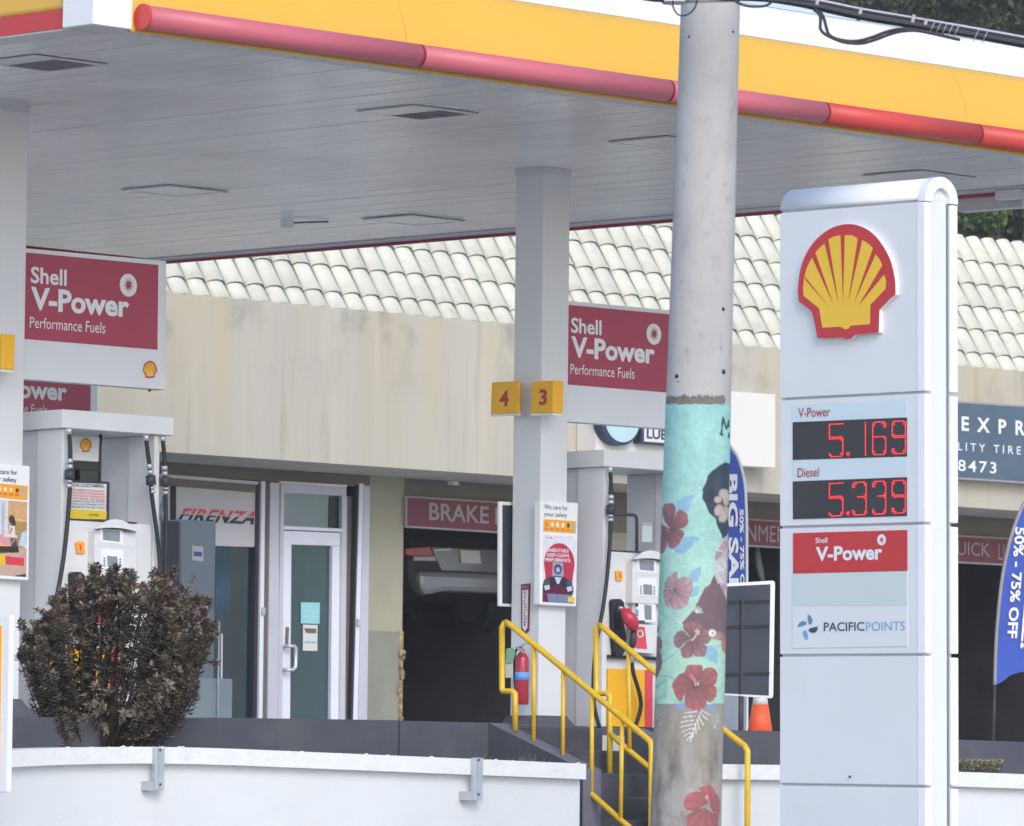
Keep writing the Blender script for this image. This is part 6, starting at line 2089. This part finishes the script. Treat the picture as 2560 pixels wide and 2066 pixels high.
for pts_, m in (([(353, 165), (375, 180), (388, 205), (386, 230), (372, 243), (362, 240), (352, 205)], M['midblue']),
                ([(428, 258), (424, 285), (405, 304), (378, 303), (358, 288), (366, 272), (400, 262)], M['navy']),
                ([(352, 358), (330, 345), (317, 320), (318, 300), (333, 283), (345, 292), (354, 325)], M['blue']),
                ([(279, 263), (285, 240), (300, 222), (322, 215), (345, 228), (338, 245), (305, 255)], M['midblue'])):
    poly_plate('petal', PT, zr2(pts_), .008, 0, m, wp_)
tube('stud', [PT.hit(2124.5, 1942, .0), PT.hit(2124.5, 1942, .012)], .007, M['dark'], pyl, 8)
ts('scuff', [(1950.5, 981), (1962, 970), (1971, 973), (1966, 982)], .0015, .001, M['palegreen'])
# ------------------------------------------------------------------ cut-off entrance sign at the left edge
_q = at(23, 1700, 34.5)
PE_ = Pl(V((_q.x, _q.y, 0)), -B)
es = thing('entrance_sign', V((_q.x, _q.y, .12)) + B * .4, 'white framed orange sign cut off by the left edge', 'sign')
zt3 = PE_.hit(23, 1538).z; zb3 = PE_.hit(23, 1982).z
def ebox(name, b0, b1, a0, a1, z0, z1, m, bev=0, par=es):
    return obox(name, V((_q.x, _q.y, z0)) + B * b0 + A * a0, B * (b1 - b0), A * (a1 - a0), V((0, 0, z1 - z0)), m, par, bev)
ebox('sign_case', .0, 1.0, 0.0, .035, zb3, zt3, M['trim'], .01)
ebox('orange_panel', .075, .92, -.006, .0, zb3 + .055, zt3 - .06, mat('panel_orange', (.85, .40, .015), .4, var=.02), .01)
ebox('post', .5, .56, .03, .11, .12, zb3 + .01, M['steel'])
ebox('post', .84, .90, .03, .11, .12, zb3 + .01, M['steel'])
# ================================================================== SMALL THINGS ON THE FORECOURT
def feather(name, pts, Y, label, foot, texts):
    pl = Pl(V((at(*pts[0], Y).x, Y, 0)), (A * .9 - B * .35).normalized())
    b_ = pl.hit(*foot)
    b_.z = FZ
    t = thing(name, b_, label, 'flag', 'blue feather flags in front of the workshop')
    return pl, t
# flag beside the concrete pole
pl, t = feather('feather_flag', [(1824, 1118)], 50.0, 'blue feather flag with big white letters standing right behind the pole', (1866, 1830), None)
poly_plate('flag_cloth', pl, [(1800, 1080), (1824, 1117), (1840, 1140), (1848, 1160), (1857, 1200), (1861, 1240), (1864, 1320), (1864, 1500), (1790, 1500), (1775, 1300), (1780, 1150)], 0, .012, M['flag'], t)
tube('flag_pole', smooth_path([pl.hit(x, y, .0) for x, y in ((1800, 1078), (1826, 1116), (1842, 1139), (1851, 1162), (1860, 1200), (1864, 1240), (1866.5, 1320), (1867, 1500), (1867, 1700), (1867, 1850))]), .014, M['letter'], t, 8)
def vtext(s, pl, cx, ytop, yadv, w, h, par, out=.015, lean=0.0, bold=.04):
    """letters turned a quarter, reading downwards"""
    vs, fs = text_mesh(s, bold)
    x0, x1 = min(v.x for v in vs), max(v.x for v in vs)
    y0, y1 = 0, .75
    P = []
    for v in vs:
        u, k = (v.x - x0) / (x1 - x0), (v.y - y0) / (y1 - y0)
        P.append(pl.hit(cx + lean * u + (k - .5) * w, ytop + u * yadv, out))
    return mk('lettering', P, fs, M['letter'], par, fix=False)
vtext('BIG SALE', pl, 1832, 1186, 345, 24, 0, t, lean=5)
vtext('50% - 75% OFF', pl, 1854, 1273, 225, 10, 0, t, lean=3)
# flag at the right edge
pl, t = feather('feather_flag', [(2560, 1270)], 50.0, 'blue feather flag with white percent lettering at the right edge', (2481, 1850), None)
poly_plate('flag_cloth', pl, [(2640, 1190), (2600, 1215), (2563, 1262), (2545, 1300), (2530, 1345), (2520, 1385), (2510, 1430), (2503, 1480), (2497, 1540), (2492, 1600), (2490, 1712), (2500, 1708), (2512, 1700), (2524, 1690), (2545, 1682), (2600, 1674), (2640, 1672)], 0, .012, M['flag'], t)
tube('flag_pole', smooth_path([pl.hit(x, y, .0) for x, y in ((2640, 1186), (2596, 1214), (2561, 1258), (2542, 1300), (2527, 1345), (2517, 1385), (2508, 1430), (2501, 1480), (2495, 1540), (2490, 1610), (2487, 1713))]), .016, M['boardedge'], t, 8)
tube('lower_pole', [pl.hit(2487, 1713), pl.hit(2483, 1860)], .012, M['cabdark'], t, 8)
vtext('50% - 75% OFF', pl, 2552, 1318, 278, 25, 0, t, lean=-21, bold=.03)
vtext('SALE!', pl, 2580, 1430, 192, 24, 0, t, lean=-16)
# dark board on a post
_q = at(1937, 1452, 44.8)
PBd = Pl(V((_q.x, _q.y, 0)), (A * .97 - B * .24).normalized())
t = thing('display_board', V((_q.x, _q.y, FZ)) - A * .3, 'dark backed display board with pale frame between pole and price pylon', 'board')
slab('frame', PBd, [(1770, 1462), (1931, 1452), (1937, 1455), (1937.5, 1462), (1933, 1741), (1930, 1746), (1770, 1735)], 0, .05, M['alubright'], t, .0)
slab('dark_panel', PBd, [(1768, 1469), (1926, 1461), (1922, 1739), (1768, 1731)], .006, .01, M['boarddark'], t)
slab('back_rail', PBd, [(1854, 1500), (1859, 1500), (1857, 1735), (1851, 1735)], .022, .016, M['cabdark'], t)
for yy in (1500, 1562, 1680):
    slab('back_rail', PBd, [(1768, yy + 4), (1924, yy), (1924, yy + 8), (1768, yy + 12)], .014, .008, M['dark'], t)
tube('leg', [PBd.hit(1853, 1735, -.02), PBd.hit(1852, 1850, -.02)], .02, M['cabdark'], t, 8)
_q = at(1812, 1739, 46.5)
o = obox('utility_box', V((_q.x, _q.y, FZ + .01)) - A * .3, A * .55, B * .4, V((0, 0, _q.z - FZ)), M['cabinet'], None, bevel=.01)
tag(o, 'blue-grey metal box standing below the dark display board', 'box')
# traffic cone
cb_ = at(1900, 1832, 45.8)
cb_.z = FZ
hc = at(1900, 1735, 45.8).z - FZ + .08
cn = thing('traffic_cone', cb_, 'orange traffic cone with white collar below the display board', 'traffic cone')
k_ = 45.8 / FL
zz = lambda y: at(1900, y, 45.8).z - FZ
r0 = 31 * k_
def cr(z): return r0 * (1 - (z - zz(1826)) / (zz(1640) - zz(1826)))
lathe('cone_body', cb_, [(cr(.03), .03), (cr(zz(1762)), zz(1762))], M['orange'], cn, 28)
lathe('white_collar', cb_, [(cr(zz(1762)), zz(1762)), (cr(zz(1738)), zz(1738))], M['warmwhite'], cn, 28)
lathe('cone_top', cb_, [(cr(zz(1738)), zz(1738)), (cr(zz(1700)), zz(1700))], M['orange'], cn, 28)
obox('cone_foot', cb_ - A * .17 - B * .17, A * .34, B * .34, V((0, 0, .03)), M['orange'], cn, .008)
# ================================================================== PLANTS
def leaf_quad(base, d, side, L, w, droop=.25):
    tip = base + d * L - UP * droop * L * .3
    mid = base + d * L * .45
    nn = d.cross(side).normalized()
    return [base, mid + side * w + nn * w * .25, tip, mid - side * w + nn * w * .25, mid]
def rand_dir(r):
    while True:
        v = V((r.uniform(-1, 1), r.uniform(-1, 1), r.uniform(-1, 1)))
        if .1 < v.length < 1: return v.normalized()
rb = random.Random(21)
bc = at(292, 1650, 38.6)
bc_base = at(235, 1850, 38.6)
bush = thing('bronze_bush', V((bc_base.x, bc_base.y, 2.0)), 'dark bronze leaved bush behind the white wall, in front of the left dispenser', 'bush')
kx = 38.6 / FL
# silhouette radius by direction, in photo pixels (angle from right, counter-clockwise)
SIL = [(0, 235), (15, 240), (30, 232), (45, 225), (60, 226), (75, 215), (90, 205), (105, 205), (120, 200), (135, 198), (150, 208), (165, 240), (180, 242), (195, 222), (210, 214), (225, 240), (240, 232), (255, 218), (270, 208), (285, 205), (300, 200), (315, 205), (330, 215), (345, 225), (360, 235)]
def sil(a):
    a = math.degrees(a) % 360
    for (a0_, r0_), (a1_, r1_) in zip(SIL[:-1], SIL[1:]):
        if a0_ <= a <= a1_: return r0_ + (r1_ - r0_) * (a - a0_) / (a1_ - a0_)
    return 200
clusters = []
from mathutils import noise as mnoise
root = V((bc_base.x, bc_base.y, 1.98))
shoots = []
for i in range(300):
    a = rb.uniform(-.95, math.pi + .95)
    ph = rb.uniform(-1, 1)
    rr_ = rb.uniform(.55, 1.0) ** .7 * (1.10 if rb.random() < .16 else 1.0)
    Rp = sil(a) * rr_ * math.sqrt(1 - .45 * ph * ph)
    e = bc + V((math.cos(a) * Rp * kx, ph * .46, math.sin(a) * Rp * kx))
    if e.z < 2.05 or mnoise.noise(V((e.x * 3.1, e.y * 2, e.z * 3.1))) < -.22: continue
    mid = root.lerp(e, .5) + V(((e.x - root.x) * .16, (e.y - root.y) * .15, -.05 + .04 * rb.random()))
    path = smooth_path([root + V((rb.uniform(-.06, .06), rb.uniform(-.06, .06), 0)), mid, e, e + V(((e.x - mid.x) * .12, 0, .05 + .03 * rb.random()))], 9)
    shoots.append(path)
    n0 = int(len(path) * rb.uniform(.30, .5))
    for k in range(n0, len(path)):
        p = path[k]
        d = (path[min(k + 1, len(path) - 1)] - path[k - 1]).normalized()
        t = (k - n0) / max(1, len(path) - n0)
        clusters.append((p + rand_dir(rb) * .018, (d + UP * .25).normalized(), 1.08 - .42 * t, .5 + .55 * t))
tries = 0
nb0 = len(clusters)
while len(clusters) < nb0 + 720 and tries < 30000:
    tries += 1
    a = rb.uniform(0, 2 * math.pi)
    rr_ = rb.random() ** .55 * .92
    ph = rb.uniform(-1, 1)
    R_px = sil(a) * rr_ * math.sqrt(max(0, 1 - (ph * rr_) ** 2 * .5))
    p = bc + V((math.cos(a) * R_px * kx, ph * .48 * rr_, math.sin(a) * R_px * kx))
    if p.z < 2.02 or mnoise.noise(p * 6.5) < -.12: continue
    clusters.append((p, (p - (bc - V((0, 0, .35)))).normalized(), rb.uniform(.8, 1.15), rr_))
# protruding sprays measured at the outline
for (x, y, n_, ln_) in ((240, 1432, 4, 12), (412, 1436, 5, 13), (482, 1446, 8, 14), (330, 1440, 3, 10), (100, 1530, 4, 12), (82, 1560, 5, 12), (60, 1632, 5, 12), (530, 1590, 3, 12), (545, 1660, 4, 10), (505, 1500, 3, 12), (130, 1500, 3, 12), (285, 1440, 3, 10), (170, 1470, 4, 12), (375, 1465, 4, 11), (440, 1480, 3, 11)):
    dx, dy = (292 - x) / 420, (1700 - y) / 420
    for k in range(n_):
        p = at(x + dx * k * ln_ + rb.uniform(-3, 3), y + dy * k * ln_ + (k * ln_ * .4 if y < 1500 else 0), 38.6 + rb.uniform(-.1, .1))
        clusters.append((p, (V((-dx, 0, .9)) + V((0, rb.uniform(-.3, .3), 0))).normalized(), .85 if k else .7, 1.3))
dark_v, dark_f, red_v, red_f = [], [], [], []
leaf_objs = []
for (p, d, s_, rr_) in clusters:
    up_ = (d + UP * .5 + rand_dir(rb) * .35).normalized()
    t1_ = up_.cross(rand_dir(rb)).normalized()
    t2_ = up_.cross(t1_)
    nl = rb.randint(8, 11)
    upper = (p.z > bc.z + .22)
    is_red = upper and rb.random() < .16 or rb.random() < .03
    for k in range(nl):
        an = k * 2.4 + rb.uniform(-.3, .3)
        el = .15 + .75 * (k / nl)
        dd = ((t1_ * math.cos(an) + t2_ * math.sin(an)) * math.cos(el) + up_ * math.sin(el)).normalized()
        side = dd.cross(up_)
        if side.length < .05: side = t1_
        side = side.normalized()
        L_ = rb.uniform(.036, .062) * s_
        q = leaf_quad(p + up_ * (.02 * k / nl), dd, side, L_, L_ * rb.uniform(.19, .27), rb.uniform(.2, .9))
        front = rr_ > .75 and (p.y < bc.y - .05 or rr_ > 1.2)
        if front and len(leaf_objs) < 296 and rb.random() < .10:
            leaf_objs.append((q, is_red))
            continue
        vv, ff = (red_v, red_f) if is_red else (dark_v, dark_f)
        k0 = len(vv)
        vv += q
        ff += [(k0, k0 + 1, k0 + 4), (k0 + 1, k0 + 2, k0 + 4), (k0 + 2, k0 + 3, k0 + 4), (k0 + 3, k0, k0 + 4)]
fo = mk('foliage', dark_v, dark_f, M['bushleaf'], bush, fix=False)
tag(fo, kind='stuff')
fo = mk('young_foliage', red_v, red_f, M['bushred'], bush, fix=False)
tag(fo, kind='stuff')
for q, is_red in leaf_objs:
    mk('leaf', q, [(0, 1, 4), (1, 2, 4), (2, 3, 4), (3, 0, 4)], M['bushred'] if is_red else M['bushleaf'], bush, fix=False)
# stems and twigs
for k, pth in enumerate(shoots[::14]):
    rr3 = [.011 * (1 - .75 * i / (len(pth) - 1)) for i in range(len(pth))]
    tube('stem', pth, rr3, M['twig'], bush, 6)
tw_parts = [tube_pts(p_[3:], [.006 * (1 - .7 * i / len(p_)) for i in range(len(p_) - 3)], 5) for p_ in shoots]
for i in range(260):
    p, d, s_, r_ = rb.choice(clusters)
    q = p.lerp(root.lerp(bc, .7), .28) + rand_dir(rb) * .02
    tw_parts.append(tube_pts([q, (q + p) / 2 + rand_dir(rb) * .015, p], [.005, .004, .0025], 5))
bv, bf = join(tw_parts)
tag(mk('twigs', bv, bf, M['twig'], bush, fix=False), kind='stuff')
# dry grass behind the white wall by the steps
rg = random.Random(8)
vs, fs = [], []
M['drygrass'] = leafmat('dry_grass', (.10, .11, .045), (.30, .27, .15), .8, sc_=8)
for (xa, xb, n_, hmin, hmax) in ((900, 1400, 40, .02, .07), (1160, 1370, 55, .04, .12), (40, 120, 14, .03, .07), (2400, 2500, 20, .02, .05), (330, 420, 20, .03, .08)):
    for i in range(n_):
        x = rg.uniform(xa, xb)
        yb_ = 1868 + (max(x, 388) - 388) * .039
        p = PG.hit(x, yb_, -.35 - rg.random() * .5)
        p.z = PG.hit(x, yb_, 0).z - .04
        h = rg.uniform(hmin, hmax) + .02
        d = V((rg.uniform(-.5, .5), rg.uniform(-.4, .4), 1)).normalized()
        sdv = V((1, 0, 0)) * .0022
        k = len(vs)
        b2 = p + d * h * .55
        t_ = p + d * h + V((d.x, d.y, 0)) * h * .6 - UP * h * .1
        vs += [p - sdv, p + sdv, b2 + sdv * .8, b2 - sdv * .8, t_]
        fs += [(k, k + 1, k + 2, k + 3), (k + 3, k + 2, k + 4)]
gt = mk('dry_grass', vs, fs, M['drygrass'], None, fix=False)
tag(gt, kind='stuff')
# weeds in the recess of the right parapet
vs, fs = [], []
for i in range(420):
    x, y = rg.uniform(2400, 2505), rg.uniform(1900, 1924)
    p = PGY.hit(x, y, .02 + rg.random() * .05)
    d = rand_dir(rg)
    q = leaf_quad(p, d, d.cross(UP).normalized() if abs(d.z) < .95 else V((1, 0, 0)), .025, .008)
    k = len(vs)
    vs += q
    fs += [(k, k + 1, k + 4), (k + 1, k + 2, k + 4), (k + 2, k + 3, k + 4), (k + 3, k, k + 4)]
wd = mk('weeds', vs, fs, M['drygrass'], None, fix=False)
tag(wd, kind='stuff')
# ------------------------------------------------------------------ wooded hillside and trees behind the shop
hp_ = []
nx, ny = 26, 14
for j in range(ny):
    for i in range(nx):
        x = -60 + 170 * i / (nx - 1)
        y = 88 + 150 * j / (ny - 1)
        h = 3 + 42 / (1 + math.exp(-(y - 118 - .35 * (20 - x)) / 16)) * (.35 + .65 / (1 + math.exp(-(x - 2) / 6))) + 2.0 * mnoise.noise(V((x * .05, y * .05, 0)))
        hp_.append(V((x, y, h - 3)))
hf = [(j * nx + i, j * nx + i + 1, (j + 1) * nx + i + 1, (j + 1) * nx + i) for j in range(ny - 1) for i in range(nx - 1)]
tag(mk('hillside', hp_, hf, M['grass'], None, smooth=True, fix=False), kind='structure')
def hill_z(x, y):
    return 42 / (1 + math.exp(-(y - 118 - .35 * (20 - x)) / 16)) * (.35 + .65 / (1 + math.exp(-(x - 2) / 6)))
def tree(cx_px, cy_px, Y, rpx, label, m, n_leaf, seed, group, ry=1.0):
    r = random.Random(seed)
    c = at(cx_px, cy_px, Y)
    R = rpx / FL * Y
    gz = hill_z(c.x, c.y) - 1.0
    base = V((c.x + r.uniform(-.3, .3), c.y, min(gz, c.z - R * 1.3)))
    t = thing('tree', base, label, 'tree', group)
    pth = smooth_path([base, base.lerp(c, .5) + V((r.uniform(-.3, .3), 0, 0)), c], 4)
    tube('trunk', pth, [.28 - .02 * i for i in range(len(pth))], M['bark'], t, 10)
    lobes = [(c + V((r.uniform(-1, 1), r.uniform(-1, 1), r.uniform(-.8, .9))) * R * .62, R * r.uniform(.32, .55)) for _ in range(13)]
    for lc, lr in lobes[:6]:
        tube('limb', [pth[-4], pth[-4].lerp(lc, .6) + V((0, 0, -.2)), lc], [.12, .08, .04], M['bark'], t, 6)
    vs, fs = [], []
    for i in range(n_leaf):
        lc, lr = r.choice(lobes)
        d = rand_dir(r)
        p = lc + d * lr * (r.random() ** .35) * V((1, 1, .8)).length / 1.6
        if mnoise.noise(p * .9) < -.25: continue
        a_, b_ = rand_dir(r), rand_dir(r)
        s_ = r.uniform(.07, .15)
        k = len(vs)
        vs += [p, p + a_ * s_, p + a_ * s_ * .6 + b_ * s_ * .7, p + b_ * s_ * .6]
        fs.append((k, k + 1, k + 2, k + 3))
    o = mk('crown', vs, fs, m, t, fix=False)
    return t
TG = 'trees on the slope behind the shop'
k = 0
for (x, y, Y, r_, lab, m, n_) in (
        (1990, -40, 118, 150, 'dark tree crown just right of the pole top, above the canopy', M['tree1'], 26000),
        (2180, -30, 112, 150, 'dark tree crown above the hanging cable loop', M['tree1'], 30000),
        (2370, 0, 109, 165, 'dark tree above the canopy, second from the right corner', M['tree1'], 32000),
        (2580, 40, 107, 170, 'dark tree filling the top right corner', M['tree1'], 32000),
        (2300, 260, 98, 190, 'tree hidden by the canopy, behind the tiled roof ridge', M['tree1'], 16000),
        (2445, 520, 93, 75, 'brighter green tree showing between canopy and roof ridge beside the pylon', M['tree2'], 15000),
        (2580, 520, 94, 105, 'dark tree showing between canopy and roof ridge at the right edge', M['tree1'], 17000),
        (2500, 330, 103, 190, 'tree behind the right end of the canopy, mostly hidden', M['tree1'], 22000),
        (1850, 60, 122, 170, 'tree mostly hidden behind the white fascia near the pole', M['tree1'], 16000)):
    k += 1
    tree(x, y, Y, r_, lab, m, n_, 100 + k, TG)
# a dense far wood closes the gaps between those crowns
r = random.Random(77)
vs, fs = [], []
for i in range(60000):
    x, y = r.uniform(1800, 2800), r.uniform(-120, 620)
    Y = r.uniform(121, 134)
    p = at(x, y, Y)
    a_, b_ = rand_dir(r), rand_dir(r)
    s_ = r.uniform(.16, .34)
    k = len(vs)
    vs += [p, p + a_ * s_, p + a_ * s_ * .6 + b_ * s_ * .7, p + b_ * s_ * .6]
    fs.append((k, k + 1, k + 2, k + 3))
fw = mk('far_wood', vs, fs, M['tree1'], None, fix=False)
tag(fw, kind='stuff')

# ------------------------------------------------------------------ thin haze box added to lift the blacks and soften contrast
hz = bpy.data.materials.new('haze_veil')
hz.use_nodes = True
hn = hz.node_tree.nodes
hn.remove(hn['Principled BSDF'])
pv_ = hn.new('ShaderNodeVolumePrincipled')
pv_.inputs['Color'].default_value = (.96, .97, 1.0, 1)
pv_.inputs['Density'].default_value = .00065
pv_.inputs['Anisotropy'].default_value = .0
hz.node_tree.links.new(pv_.outputs['Volume'], hn['Material Output'].inputs['Volume'])
hb = obox('haze', V((-95, -20, -1.2)), V((230, 0, 0)), V((0, 262, 0)), V((0, 0, 62)), hz)
tag(hb, kind='stuff')
